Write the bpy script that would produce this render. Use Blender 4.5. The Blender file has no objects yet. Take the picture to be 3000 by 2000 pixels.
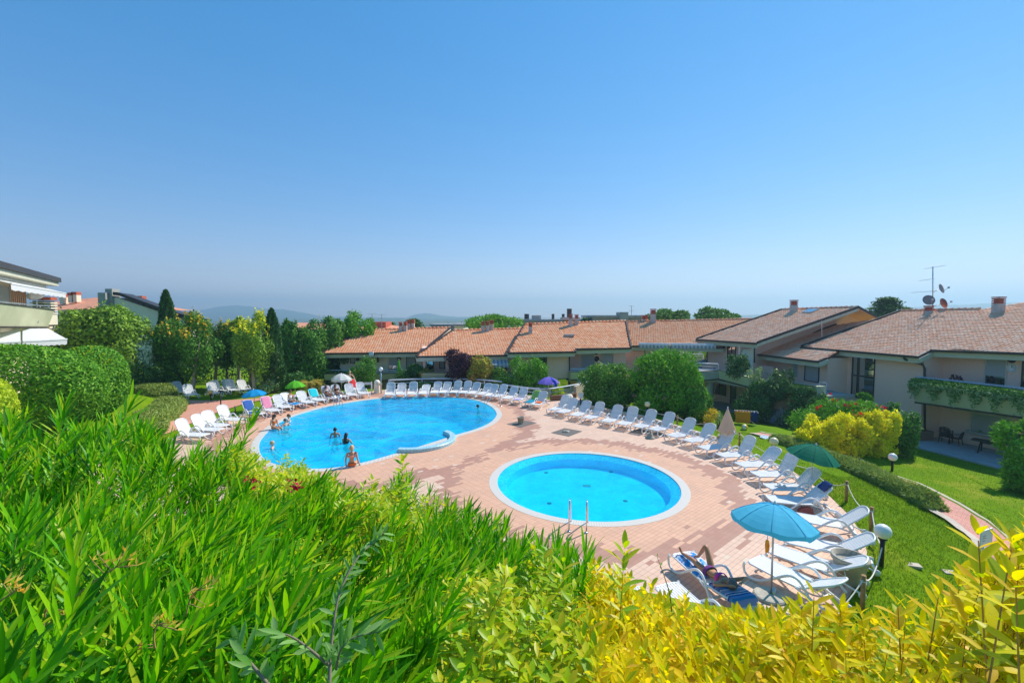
import bpy, math, random
import numpy as np
from mathutils import Vector, Matrix
random.seed(7); RNG = np.random.default_rng(11)
R = math.radians
SC = bpy.context.scene
COL = SC.collection
# ------------------------------------------------------------ camera
CAMH = 6.2; FPX = 1300.0; PITCH = math.atan(75/1300)
cd = bpy.data.cameras.new('camera'); cam = bpy.data.objects.new('camera', cd); COL.objects.link(cam)
cd.sensor_width = 36; cd.lens = 36*FPX/3000; cd.clip_start = 0.05; cd.clip_end = 20000
cam.location = (0, 0, CAMH); cam.rotation_euler = (math.pi/2-PITCH, 0, 0)
SC.camera = cam
# ------------------------------------------------------------ sky, sun, exposure
SUN_EL = 46.0; SDIR = Vector((0.78, 0.62, 0)).normalized()      # towards the sun, on plan
w = bpy.data.worlds.new('World'); SC.world = w; w.use_nodes = True
nt = w.node_tree; nt.nodes.clear()
sky = nt.nodes.new('ShaderNodeTexSky'); sky.sky_type = 'NISHITA'; sky.sun_disc = False
sky.sun_elevation = R(SUN_EL); sky.sun_rotation = math.atan2(SDIR.x, SDIR.y)
sky.altitude = 0; sky.air_density = 1.0; sky.dust_density = 0.0; sky.ozone_density = 4.0
bg = nt.nodes.new('ShaderNodeBackground'); bg.inputs[1].default_value = 0.13
wo = nt.nodes.new('ShaderNodeOutputWorld')
gk = 0.13*1.27
def vm(op, a, k):
    x = nt.nodes.new('ShaderNodeVectorMath'); x.operation = op; nt.links.new(a, x.inputs[0])
    if op == 'SCALE': x.inputs['Scale'].default_value = k
    else: x.inputs[1].default_value = k
    return x.outputs[0]
gm = nt.nodes.new('ShaderNodeGamma'); gm.inputs[1].default_value = 0.56
nt.links.new(vm('SCALE', sky.outputs[0], gk), gm.inputs[0])
hs = nt.nodes.new('ShaderNodeHueSaturation'); hs.inputs['Saturation'].default_value = 1.88; nt.links.new(gm.outputs[0], hs.inputs['Color'])
sk = vm('MULTIPLY', hs.outputs[0], (.74/gk, .56/gk, .575/gk))
nt.links.new(sk, bg.inputs[0]); nt.links.new(bg.outputs[0], wo.inputs[0])
sd = bpy.data.lights.new('sun', 'SUN'); sd.energy = 3.0; sd.angle = R(0.53); sd.color = (1, 0.95, 0.86)
sun = bpy.data.objects.new('sun', sd); COL.objects.link(sun)
sv = Vector((SDIR.x*math.cos(R(SUN_EL)), SDIR.y*math.cos(R(SUN_EL)), math.sin(R(SUN_EL))))
sun.rotation_euler = sv.to_track_quat('Z', 'Y').to_euler(); sun.location = (20, 20, 40)
SC.view_settings.view_transform = 'Standard'; SC.view_settings.look = 'None'
SC.view_settings.exposure = 0.98; SC.view_settings.gamma = 1
SC.cycles.max_bounces = 8; SC.cycles.transparent_max_bounces = 8
SC.cycles.transmission_bounces = 4; SC.cycles.diffuse_bounces = 5; SC.cycles.volume_bounces = 0
# ------------------------------------------------------------ pixel (3000x2000 photo) to place
FW = Vector((0, math.cos(PITCH), -math.sin(PITCH))); UP = Vector((0, math.sin(PITCH), math.cos(PITCH)))
def ray(px, py):
    return Vector((1, 0, 0))*((px-1500)/FPX) + FW - UP*((py-1000)/FPX)
def at_z(px, py, z=0.0):
    d = ray(px, py); t = (z-CAMH)/d.z
    return Vector((d.x*t, d.y*t, z))
def at_y(px, py, Y):
    d = ray(px, py); t = Y/d.y
    return Vector((d.x*t, Y, CAMH+d.z*t))
def at_pl(px, py, p0, n):
    d = ray(px, py); o = Vector((0, 0, CAMH)); t = (p0-o).dot(n)/d.dot(n)
    return o+d*t
def project(P):
    v = P-np.array([0, 0, CAMH]); f = v@np.array(FW); u = v@np.array(UP)
    return 1500+FPX*v[:, 0]/f, 1000-FPX*u/f
# ------------------------------------------------------------ tags
def tag(o, label=None, cat=None, group=None, kind=None):
    if label: o['label'] = label
    if cat: o['category'] = cat
    if group: o['group'] = group
    if kind: o['kind'] = kind
    return o
def thing(name, label, cat, loc=(0, 0, 0), rz=0, group=None):
    o = bpy.data.objects.new(name, None); COL.objects.link(o); o.empty_display_size = .2
    o.location = loc; o.rotation_euler = (0, 0, rz)
    return tag(o, label, cat, group)
def kids(o): return [c for c in ALL if c.parent == o]
ALL = []
def copy_tree(src, parent=None, loc=None, rz=None):
    c = src.copy(); COL.objects.link(c); ALL.append(c)
    if parent is not None: c.parent = parent
    if loc is not None: c.location = loc
    if rz is not None: c.rotation_euler = (0, 0, rz)
    for k in kids(src): copy_tree(k, c)
    return c
ORD = ['first', 'second', 'third', 'fourth', 'fifth', 'sixth', 'seventh', 'eighth', 'ninth', 'tenth', 'eleventh', 'twelfth', 'thirteenth', 'fourteenth', 'fifteenth', 'sixteenth', 'seventeenth', 'eighteenth', 'nineteenth', 'twentieth']
# ------------------------------------------------------------ materials
MATS = {}
class NT:
    def __init__(s, name):
        s.m = bpy.data.materials.new(name); s.m.use_nodes = True; s.t = s.m.node_tree; s.t.nodes.clear()
        s.out = s.n('ShaderNodeOutputMaterial')
        MATS[name] = s.m
    def n(s, typ, ins=None, **kw):
        x = s.t.nodes.new(typ)
        for k, v in kw.items(): setattr(x, k, v)
        for k, v in (ins or {}).items():
            if isinstance(v, bpy.types.NodeSocket): s.t.links.new(v, x.inputs[k])
            else:
                if isinstance(v, (tuple, list)) and len(v) == 3 and x.inputs[k].type == 'RGBA': v = (*v, 1)
                x.inputs[k].default_value = v
        return x
    def math(s, op, a, b=None, c=None):
        ins = {0: a}
        if b is not None: ins[1] = b
        if c is not None: ins[2] = c
        return s.n('ShaderNodeMath', ins, operation=op).outputs[0]
    def vmath(s, op, a, b=None):
        ins = {0: a}
        if b is not None: ins[1] = b
        x = s.n('ShaderNodeVectorMath', ins, operation=op)
        return x.outputs['Value'] if op in ('LENGTH', 'DISTANCE', 'DOT_PRODUCT') else x.outputs[0]
    def mix(s, f, a, b, bt='MIX'):
        x = s.n('ShaderNodeMix', data_type='RGBA', blend_type=bt)
        for i, v in ((0, f), (6, a), (7, b)):
            if isinstance(v, bpy.types.NodeSocket): s.t.links.new(v, x.inputs[i])
            else: x.inputs[i].default_value = (*v, 1) if isinstance(v, (tuple, list)) else v
        return x.outputs[2]
    def noise(s, scale, vec=None, detail=4, rough=.6):
        ins = {'Scale': scale, 'Detail': detail, 'Roughness': rough}
        if vec is not None: ins['Vector'] = vec
        return s.n('ShaderNodeTexNoise', ins).outputs[0]
    def ramp(s, f, stops):
        x = s.n('ShaderNodeValToRGB', {0: f}); e = x.color_ramp.elements
        while len(e) < len(stops): e.new(0.5)
        for k, (p, c) in enumerate(stops): e[k].position = p; e[k].color = (*c, 1)
        return x.outputs[0]
    def obj(s): return s.n('ShaderNodeTexCoord').outputs['Object']
    def pos(s): return s.n('ShaderNodeNewGeometry').outputs['Position']
    def bump(s, h, strength=.3, dist=.02):
        return s.n('ShaderNodeBump', {'Strength': strength, 'Distance': dist, 'Height': h}).outputs[0]
    def pbr(s, col, rough=.6, bump=None, metal=0, spec=.5, **extra):
        ins = {'Base Color': col, 'Roughness': rough, 'Metallic': metal, 'Specular IOR Level': spec}
        if bump is not None: ins['Normal'] = bump
        ins.update(extra)
        p = s.n('ShaderNodeBsdfPrincipled', ins)
        return p.outputs[0]
    def end(s, sh):
        s.t.links.new(sh, s.out.inputs[0]); return s.m
def simple(name, col, rough=.6, var=.12, scale=6, bump=0, metal=0, spec=.4):
    m = NT(name); p = m.obj(); n1 = m.noise(scale, p)
    lo = tuple(max(0, c*(1-var)) for c in col); hi = tuple(min(1, c*(1+var)) for c in col)
    c = m.ramp(n1, [(.3, lo), (.7, hi)])
    b = m.bump(m.noise(scale*6, p), bump, .02) if bump else None
    return m.end(m.pbr(c, rough, b, metal, spec))
def leafmat(name, cols, trans=.35, rough=.55, tcol=None, spec=.18):
    m = NT(name); g = m.n('ShaderNodeNewGeometry')
    c = m.ramp(g.outputs['Random Per Island'], [(k/max(1, len(cols)-1), c) for k, c in enumerate(cols)])
    n1 = m.noise(1.3, m.pos(), 2)
    c = m.mix(m.math('MULTIPLY', n1, .35), c, cols[0])
    tc = m.mix(1.0, c, tcol or (1.0, 1.0, .45), 'MULTIPLY')
    tc = m.mix(.5, tc, c, 'ADD')
    p = m.pbr(c, rough, spec=spec); t = m.n('ShaderNodeBsdfTranslucent', {0: tc}).outputs[0]
    x = m.n('ShaderNodeMixShader', {0: trans, 1: p, 2: t})
    return m.end(x.outputs[0])
# ------------------------------------------------------------ mesh builder
class MB:
    def __init__(s): s.v = []; s.f = []; s.mi = []; s.sm = []; s.uv = None
    def add(s, vs, fs, mi=0, sm=False):
        o = len(s.v); s.v += [tuple(v) for v in vs]
        for f in fs: s.f.append(tuple(i+o for i in f)); s.mi.append(mi); s.sm.append(sm)
        return s
    def box(s, c, size, rz=0, mi=0, M=None):
        hx, hy, hz = size[0]/2, size[1]/2, size[2]/2; ca, sa = math.cos(rz), math.sin(rz)
        vs = []
        for z in (-hz, hz):
            for x, y in ((-hx, -hy), (hx, -hy), (hx, hy), (-hx, hy)):
                p = Vector((x*ca-y*sa, x*sa+y*ca, z))+Vector(c)
                vs.append(M @ p if M else p)
        return s.add(vs, [(3, 2, 1, 0), (4, 5, 6, 7), (0, 1, 5, 4), (1, 2, 6, 5), (2, 3, 7, 6), (3, 0, 4, 7)], mi)
    def prism(s, pts, z0, z1, mi=0):
        n = len(pts); vs = [(p[0], p[1], z0) for p in pts]+[(p[0], p[1], z1) for p in pts]
        a = sum(pts[i][0]*pts[(i+1) % n][1]-pts[(i+1) % n][0]*pts[i][1] for i in range(n))
        fs = [tuple(range(n, 2*n)), tuple(range(n-1, -1, -1))]+[(i, (i+1) % n, (i+1) % n+n, i+n) for i in range(n)]
        if a < 0: fs = [tuple(reversed(f)) for f in fs]
        return s.add(vs, fs, mi)
    def slab(s, P, off, mi=0):                 # polygon P (3-D) thickened by vector off
        n = len(P); vs = [Vector(p) for p in P]+[Vector(p)+Vector(off) for p in P]
        return s.add(vs, [tuple(range(n)), tuple(range(2*n-1, n-1, -1))]+[(i, i+n, (i+1) % n+n, (i+1) % n) for i in range(n)], mi)
    def bar(s, a, b, w, h, mi=0, up=(0, 0, 1)):
        a, b = Vector(a), Vector(b); d = (b-a).normalized(); u = Vector(up)
        if abs(d.dot(u)) > .98: u = Vector((0, 1, 0))
        sd_ = d.cross(u).normalized(); u = sd_.cross(d)
        vs = [p+sd_*(x*w/2)+u*(y*h/2) for p in (a, b) for x, y in ((-1, -1), (1, -1), (1, 1), (-1, 1))]
        return s.add(vs, [(0, 1, 2, 3), (7, 6, 5, 4), (0, 4, 5, 1), (1, 5, 6, 2), (2, 6, 7, 3), (3, 7, 4, 0)], mi)
    def tube(s, pts, r, n=8, mi=0, cap=True, closed=False, flat=1.0):
        pts = [Vector(p) for p in pts]; m = len(pts); rs = r if isinstance(r, (list, tuple)) else [r]*m
        vs = []; pu = None
        for i, p in enumerate(pts):
            if closed: d = pts[(i+1) % m]-pts[i-1]
            else: d = pts[min(i+1, m-1)]-pts[max(i-1, 0)]
            if d.length < 1e-9: d = Vector((0, 0, 1))
            d.normalize()
            if pu is None: pu = Vector((0, 0, 1)) if abs(d.z) < .9 else Vector((0, 1, 0))
            sd_ = d.cross(pu)
            if sd_.length < 1e-6: sd_ = d.cross(Vector((1, 0, 0)))
            sd_.normalize(); pu = sd_.cross(d).normalized()
            for k in range(n):
                a = 2*math.pi*k/n; vs.append(p+sd_*(math.cos(a)*rs[i]*flat)+pu*(math.sin(a)*rs[i]))
        fs = []
        for i in range(m if closed else m-1):
            j = (i+1) % m
            for k in range(n): fs.append((i*n+k, i*n+(k+1) % n, j*n+(k+1) % n, j*n+k))
        s.add(vs, fs, mi, True)
        if cap and not closed:
            o = len(s.v)-m*n; s.f += [tuple(o+k for k in range(n-1, -1, -1)), tuple(o+(m-1)*n+k for k in range(n))]; s.mi += [mi, mi]; s.sm += [False, False]
        return s
    def lathe(s, prof, c=(0, 0, 0), n=20, mi=0, sm=True, sx=1, sy=1, rot=None):
        vs = []; c = Vector(c)
        for r_, z in prof:
            for k in range(n):
                a = 2*math.pi*k/n; p = Vector((math.cos(a)*r_*sx, math.sin(a)*r_*sy, z))
                if rot: p = rot @ p
                vs.append(p+c)
        fs = []
        for i in range(len(prof)-1):
            for k in range(n): fs.append((i*n+k, i*n+(k+1) % n, (i+1)*n+(k+1) % n, (i+1)*n+k))
        s.add(vs, fs, mi, sm)
        return s
    def sphere(s, c, r, n=16, mi=0, sc=(1, 1, 1)):
        m = n//2; pr = [(math.sin(math.pi*i/m)*r+1e-5, -math.cos(math.pi*i/m)*r*sc[2]) for i in range(m+1)]
        return s.lathe(pr, c, n, mi, True, sc[0], sc[1])
    def build(s, name, mats, parent=None, **kw):
        me = bpy.data.meshes.new(name); me.from_pydata(s.v, [], s.f)
        for m in (mats if isinstance(mats, (list, tuple)) else [mats]): me.materials.append(m if not isinstance(m, str) else MATS[m])
        me.polygons.foreach_set('material_index', s.mi); me.polygons.foreach_set('use_smooth', s.sm); me.update()
        o = bpy.data.objects.new(name, me); COL.objects.link(o); ALL.append(o)
        if parent is not None:
            o.parent = parent
            if kw.get('world', False): o.matrix_parent_inverse = parent_inv(parent)
        return o
def parent_inv(p):
    return (Matrix.Translation(p.location) @ p.rotation_euler.to_matrix().to_4x4()).inverted()
def npmesh(name, V, Fq, mats, parent=None, smooth=False, mi=None, world=True):
    me = bpy.data.meshes.new(name); n = len(V); k = Fq.shape[1]; m = len(Fq)
    me.vertices.add(n); me.vertices.foreach_set('co', np.ascontiguousarray(V, dtype=np.float32).ravel())
    me.loops.add(m*k); me.loops.foreach_set('vertex_index', np.ascontiguousarray(Fq, dtype=np.int32).ravel())
    me.polygons.add(m); me.polygons.foreach_set('loop_start', np.arange(0, m*k, k, dtype=np.int32))
    if smooth: me.polygons.foreach_set('use_smooth', np.ones(m, dtype=bool))
    for q in (mats if isinstance(mats, (list, tuple)) else [mats]): me.materials.append(MATS[q] if isinstance(q, str) else q)
    if mi is not None: me.polygons.foreach_set('material_index', mi.astype(np.int32))
    me.update(calc_edges=True)
    o = bpy.data.objects.new(name, me); COL.objects.link(o); ALL.append(o)
    if parent is not None:
        o.parent = parent
        if world: o.matrix_parent_inverse = parent_inv(parent)
    return o
def unit(a): return a/np.maximum(np.linalg.norm(a, axis=-1, keepdims=True), 1e-9)
# leaves: P base, D direction, U rough facing direction, L length, W width
def leaf_geo(P, D, U, L, W, kind='card', droop=0.0, fold=.25):
    N = len(P); D = unit(D); S = unit(np.cross(D, U)); Nn = unit(np.cross(S, D)); L = L[:, None]; W = W[:, None]
    if kind == 'card':
        mid = P+D*L*.45
        V = np.stack([P, mid+S*W*.5, P+D*L-Nn*L*droop, mid-S*W*.5], 1).reshape(-1, 3)
        F = np.arange(N*4).reshape(-1, 4)
        return V, F
    if kind == 'fold':
        rows = [(0, .06), (.45, 1.0), (1.0, .04)]
    else:
        rows = [(0, .15), (.22, .75), (.5, 1.0), (.78, .7), (1.0, .04)]
    vs = []
    for t, hw in rows:
        c = P+D*L*t-Nn*L*(droop*t*t); c2 = c-Nn*W*fold*hw*.6
        vs += [c+S*W*.5*hw, c2, c-S*W*.5*hw]
    V = np.stack(vs, 1).reshape(-1, 3); k = len(rows)*3; b = np.arange(N)[:, None]*k; Fs = []
    for i in range(len(rows)-1):
        for j in (0, 1):
            Fs.append(np.concatenate([b+i*3+j, b+i*3+j+1, b+i*3+j+4, b+i*3+j+3], 1))
    return V, np.stack(Fs, 1).reshape(-1, 4)
def rdir(n): return unit(RNG.normal(size=(n, 3)))
def spline(P, n=8, closed=True):
    P = [Vector((*p, 0)) if len(p) == 2 else Vector(p) for p in P]; m = len(P); out = []
    for i in range(m if closed else m-1):
        if closed: a, b, c, d = P[i-1], P[i], P[(i+1) % m], P[(i+2) % m]
        else: a, b, c, d = P[max(i-1, 0)], P[i], P[i+1], P[min(i+2, m-1)]
        for k in range(n):
            t = k/n; out.append(.5*((2*b)+(c-a)*t+(2*a-5*b+4*c-d)*t*t+(3*b-a-3*c+d)*t**3))
    if not closed: out.append(P[-1])
    return out
def in_poly(X, Y, poly):
    ins = np.zeros(X.shape, bool); n = len(poly)
    for i in range(n):
        x1, y1 = poly[i][0], poly[i][1]; x2, y2 = poly[(i+1) % n][0], poly[(i+1) % n][1]
        c = ((y1 > Y) != (y2 > Y)) & (X < (x2-x1)*(Y-y1)/((y2-y1) if y2 != y1 else 1e-9)+x1); ins ^= c
    return ins
def dist_poly(X, Y, poly, closed=True):
    d = np.full(X.shape, 1e9); n = len(poly)
    for i in range(n if closed else n-1):
        x1, y1 = poly[i][0], poly[i][1]; x2, y2 = poly[(i+1) % n][0], poly[(i+1) % n][1]
        dx, dy = x2-x1, y2-y1; t = np.clip(((X-x1)*dx+(Y-y1)*dy)/(dx*dx+dy*dy+1e-12), 0, 1)
        d = np.minimum(d, np.hypot(X-x1-t*dx, Y-y1-t*dy))
    return d
from mathutils.geometry import delaunay_2d_cdt
# ============================================================ SETTING: materials
def m_lawn():
    m = NT('lawn'); p = m.pos(); n1 = m.noise(.35, p, 5); n2 = m.noise(40, p, 3); n3 = m.noise(2.2, p, 4)
    c = m.ramp(n1, [(.36, (.10, .22, .003)), (.55, (.17, .29, .003)), (.66, (.40, .38, .04)), (.78, (.58, .42, .12))])
    c = m.mix(m.math('MULTIPLY', n3, .5), c, (.09, .21, .003)); c = m.mix(.35, c, m.ramp(n2, [(.3, (.03, .08, .003)), (.7, (.22, .34, .01))]))
    far = m.ramp(m.math('DIVIDE', m.vmath('LENGTH', p), 400.0), [(.16, (0, 0, 0)), (.26, (1, 1, 1))]); c = m.mix(far, c, m.ramp(m.noise(.01, p, 5), [(.4, (.05, .09, .04)), (.6, (.14, .15, .09))]))
    return m.end(m.pbr(c, .85, m.bump(n2, .6, .03), spec=.03))
m_lawn()
def m_deck():
    m = NT('deck_tiles'); p = m.pos(); A = R(40)
    r = m.n('ShaderNodeVectorRotate', {'Vector': p, 'Angle': -A}, rotation_type='Z_AXIS').outputs[0]
    s = m.n('ShaderNodeSeparateXYZ', {0: r}); u = m.math('DIVIDE', s.outputs[0], .25); v = m.math('DIVIDE', s.outputs[1], .125)
    iu, iv = m.math('FLOOR', u), m.math('FLOOR', v)
    cu = m.math('MULTIPLY', m.math('ADD', iu, .5), .25); cv = m.math('MULTIPLY', m.math('ADD', iv, .5), .125)
    q = m.n('ShaderNodeCombineXYZ', {0: cu, 1: cv, 2: 0.0}).outputs[0]
    q = m.n('ShaderNodeVectorRotate', {'Vector': q, 'Angle': A}, rotation_type='Z_AXIS').outputs[0]      # tile centre
    stretch = m.n('ShaderNodeCombineXYZ', {0: m.math('MULTIPLY', m.math('FLOOR', m.math('DIVIDE', iu, 3.0)), 1.0), 1: m.math('MULTIPLY', iv, 1.0), 2: 0.0}).outputs[0]
    jag = m.n('ShaderNodeTexWhiteNoise', {'Vector': stretch}, noise_dimensions='3D').outputs[0]
    jag = m.math('MULTIPLY', m.math('SUBTRACT', jag, .5), .55)
    big = m.math('MULTIPLY', m.math('SUBTRACT', m.noise(.5, q, 2), .5), 1.6)
    dsm = m.vmath('DISTANCE', q, (2.8, 16.4, 0.0))
    dl = m.vmath('MULTIPLY', m.vmath('SUBTRACT', q, (-7.2, 25.7, 0.0)), (1.0, .81, 0.0)); dbg = m.math('SUBTRACT', m.vmath('LENGTH', dl), 6.4)
    ds = m.math('SUBTRACT', dsm, 3.75)
    d = m.math('MINIMUM', ds, m.math('MULTIPLY', dbg, .92)); d = m.math('ADD', m.math('ADD', d, jag), big)
    inner = m.math('LESS_THAN', d, 1.15); band = m.math('LESS_THAN', d, 1.95)
    idv = m.n('ShaderNodeCombineXYZ', {0: iu, 1: iv, 2: 3.0}).outputs[0]
    rnd = m.n('ShaderNodeTexWhiteNoise', {'Vector': idv}, noise_dimensions='3D').outputs[0]
    c = m.mix(band, (.75, .51, .375), (.47, .245, .175)); c = m.mix(inner, c, (.73, .42, .275))
    rr = m.math('GREATER_THAN', rnd, .992); c = m.mix(rr, c, (.78, .62, .48))
    c = m.mix(m.math('MULTIPLY', rnd, .22), c, m.mix(1.0, c, (.62, .52, .48), 'MULTIPLY'))
    st = m.noise(.8, p, 5); c = m.mix(m.ramp(st, [(.45, (0, 0, 0)), (.75, (.35, .35, .35))]), c, (.45, .30, .22))
    fu, fv = m.math('FRACT', u), m.math('FRACT', v)
    g = m.math('MAXIMUM', m.math('LESS_THAN', fu, .035), m.math('LESS_THAN', fv, .07))
    c = m.mix(m.math('MULTIPLY', g, .85), c, (.32, .19, .14))
    b = m.bump(m.math('SUBTRACT', 1.0, g), .25, .004)
    return m.end(m.pbr(c, .7, b, spec=.3))
m_deck()
def m_brick(name, a, c1, c2, grout, su=.21, sv=.105):
    m = NT(name); p = m.pos()
    r = m.n('ShaderNodeVectorRotate', {'Vector': p, 'Angle': R(a)}, rotation_type='Z_AXIS').outputs[0]
    t = m.n('ShaderNodeTexBrick', {'Vector': r, 'Color1': c1, 'Color2': c2, 'Mortar': grout, 'Scale': 1.0, 'Mortar Size': .008, 'Brick Width': su, 'Row Height': sv})
    c = m.mix(m.math('MULTIPLY', m.noise(1.1, p), .4), t.outputs[0], (.50, .25, .17))
    return m.end(m.pbr(c, .8, m.bump(t.outputs[1], .3, -.004), spec=.25))
m_brick('path_bricks', 30, (.66, .28, .20), (.72, .36, .24), (.42, .22, .17))
m_brick('path_bricks_right', 52, (.62, .26, .20), (.70, .34, .26), (.36, .18, .15), .24, .12)
def m_mosaic(name, c1, c2, c3, sc=28.0, rough=.35):
    m = NT(name); p = m.pos(); v = m.n('ShaderNodeTexVoronoi', {'Vector': p, 'Scale': sc}, distance='CHEBYCHEV')
    s = m.n('ShaderNodeSeparateColor', {0: v.outputs['Color']}).outputs[0]
    c = m.ramp(s, [(.0, c1), (.5, c2), (1.0, c3)]); c = m.mix(m.math('MULTIPLY', m.noise(.6, p), .35), c, c2)
    return m.end(m.pbr(c, rough, spec=.4))
m_mosaic('mosaic_basin', (.05, .64, .92), (.07, .72, .97), (.12, .80, .99))
m_mosaic('mosaic_edge', (.10, .50, .80), (.30, .70, .88), (.62, .88, .95), 22.0)
m_mosaic('mosaic_wall', (.20, .42, .50), (.36, .60, .66), (.55, .74, .78), 26.0)
m_mosaic('mosaic_motif', (.01, .14, .52), (.02, .22, .62), (.05, .36, .60), 9.0)
m_mosaic('mosaic_motif_green', (.06, .45, .55), (.16, .60, .50), (.05, .40, .66), 9.0)
def m_grate():
    m = NT('pool_grate'); p = m.obj(); s = m.n('ShaderNodeSeparateXYZ', {0: p})
    a = m.math('ARCTAN2', s.outputs[1], s.outputs[0]); f = m.math('FRACT', m.math('MULTIPLY', a, 46.0))
    g = m.math('LESS_THAN', f, .3); c = m.mix(m.math('MULTIPLY', g, .5), (.66, .62, .55), (.38, .37, .35))
    c = m.mix(m.math('MULTIPLY', m.noise(3, p), .5), c, (.55, .50, .44))
    return m.end(m.pbr(c, .6, m.bump(g, .3, -.006), spec=.3))
m_grate()
def m_water(name, tint, bs, bscale, share):
    m = NT(name); p = m.pos()
    st = m.vmath('MULTIPLY', p, (1.0, 1.0, 1.0))
    n1 = m.noise(bscale, st, 3, .5); n2 = m.noise(bscale*.28, st, 2, .5)
    b = m.bump(m.math('ADD', n1, m.math('MULTIPLY', n2, 2.2)), bs, .05)
    fr = m.n('ShaderNodeFresnel', {'IOR': 1.16, 'Normal': b}).outputs[0]
    tn = m.mix(m.ramp(m.math('ADD', m.math('MULTIPLY', n1, .5), m.math('MULTIPLY', n2, .5)), [(.40, (0, 0, 0)), (.62, (1, 1, 1))]), tuple(c*.86 for c in tint), tint)  # light focused by ripples, put into the tint as paler and darker patches
    t = m.n('ShaderNodeBsdfTransparent', {0: tn}).outputs[0]
    g = m.n('ShaderNodeBsdfGlossy', {'Color': (1, 1, 1, 1), 'Roughness': .04, 'Normal': b}).outputs[0]
    d = m.n('ShaderNodeBsdfDiffuse', {0: m.mix(m.ramp(n2, [(.35, (0, 0, 0)), (.65, (1, 1, 1))]), (.0, .50, .88), (.01, .70, .98)), 'Normal': b}).outputs[0]
    t = m.n('ShaderNodeMixShader', {0: share, 1: t, 2: d}).outputs[0]
    return m.end(m.n('ShaderNodeMixShader', {0: fr, 1: t, 2: g}).outputs[0])
m_water('pool_water_material', (.22, .93, 1.0), 1.0, 3.2, .46)
m_water('wading_water_material', (.22, .95, 1.0), .25, 4.0, .16)
simple('coping', (.72, .66, .58), .7, .1, 3, .2)
simple('dark_mat', (.15, .135, .12), .9, .1, 5, .3)
simple('kerb_stone', (.55, .46, .36), .85, .15, 4, .3)
simple('soil', (.10, .065, .035), .95, .3, 5, .6)
simple('pale_paving', (.42, .41, .42), .85, .15, 2.2, .2)
simple('grey_paving', (.36, .34, .32), .85, .15, 2.2, .2)
# ============================================================ deck and pools
BIG = spline([(-12.04, 30.95), (-10.75, 32.4), (-9.24, 33.3), (-7.05, 33.75), (-4.7, 33.5), (-2.97, 32.65), (-1.91, 31.2), (-1.29, 29.6), (-.98, 27.9), (-1.05, 26.6), (-1.35, 25.3), (-1.97, 24.07), (-3.01, 22.75), (-4.1, 21.2), (-5.19, 19.8), (-6.4, 18.4), (-7.6, 17.75), (-9.2, 17.9), (-10.8, 19.0), (-12.2, 21.1), (-12.95, 23), (-13.5, 25.2), (-13.5, 27.2), (-12.95, 29.3)], 5)
def offset(P, d):
    n = len(P); out = []
    for i, p in enumerate(P):
        t = (P[(i+1) % n]-P[i-1]).normalized(); out.append(p+Vector((t.y, -t.x, 0))*d)
    return out
def area(P): return sum(P[i].x*P[(i+1) % len(P)].y-P[(i+1) % len(P)].x*P[i].y for i in range(len(P)))/2
if area(BIG) < 0: BIG.reverse()
SM_C = Vector((2.8, 16.4, 0)); SM = [SM_C+Vector((math.cos(a), math.sin(a), 0))*3.35 for a in [2*math.pi*k/96 for k in range(96)]]
deck_px = [(2432, 1454), (2486, 1507), (2528, 1566), (2540, 1617), (2529, 1676), (2492, 1736), (2445, 1800), (2370, 1880)]
DECK = [at_z(*q) for q in deck_px]+[Vector(v) for v in ((6.2, 7.6, 0), (3, 6.6, 0), (-3, 8, 0), (-9, 11, 0), (-16, 14.5, 0), (-19.5, 18, 0))]
DECK += [at_z(*q) for q in ((460, 1310), (513, 1284), (576, 1264), (666, 1233), (704, 1218), (780, 1197), (870, 1179), (946, 1162), (1074, 1147), (1135, 1141), (1220, 1138), (1300, 1138), (1390, 1141), (1480, 1149), (1560, 1160), (1612, 1171), (1650, 1169), (1690, 1163), (1708, 1164), (1703, 1190), (1779, 1207), (1881, 1226), (1996, 1262), (2103, 1293), (2167, 1317), (2225, 1344), (2307, 1368), (2358, 1404))]
DECK = [Vector((p.x, p.y, 0)) for p in DECK]
if area(DECK) < 0: DECK.reverse()
def sheet_with_holes(name, outer, holes, z, mat, skirt=.0):
    vs = []; es = []
    for loop in [outer]+holes:
        o = len(vs); vs += [Vector((p.x, p.y)) for p in loop]; es += [(o+i, o+(i+1) % len(loop)) for i in range(len(loop))]
    v2, _, f2, _, _, _ = delaunay_2d_cdt(vs, es, [], 0, 1e-5)
    mb = MB(); keep = []
    for f in f2:
        c = sum((v2[i] for i in f), Vector((0, 0)))/len(f); X = np.array([c.x]); Y = np.array([c.y])
        if in_poly(X, Y, outer)[0] and not any(in_poly(X, Y, h)[0] for h in holes): keep.append(tuple(f))
    mb.add([(v.x, v.y, z) for v in v2], keep)
    if skirt:
        n = len(outer); mb.add([(p.x, p.y, z) for p in outer]+[(p.x, p.y, z-skirt) for p in outer], [(i, i+n, (i+1) % n+n, (i+1) % n) for i in range(n)])
    return mb.build(name, mat)
BIGO = offset(BIG, .34); SMO = offset(SM, .31)
def ring(mb, A, B, za, zb, mi=0):
    n = len(A); mb.add([(p.x, p.y, za) for p in A]+[(p.x, p.y, zb) for p in B], [(i, (i+1) % n, (i+1) % n+n, i+n) for i in range(n)], mi)
tag(sheet_with_holes('deck', DECK, [BIGO, SMO], 0, 'deck_tiles', .4), kind='structure')
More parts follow.
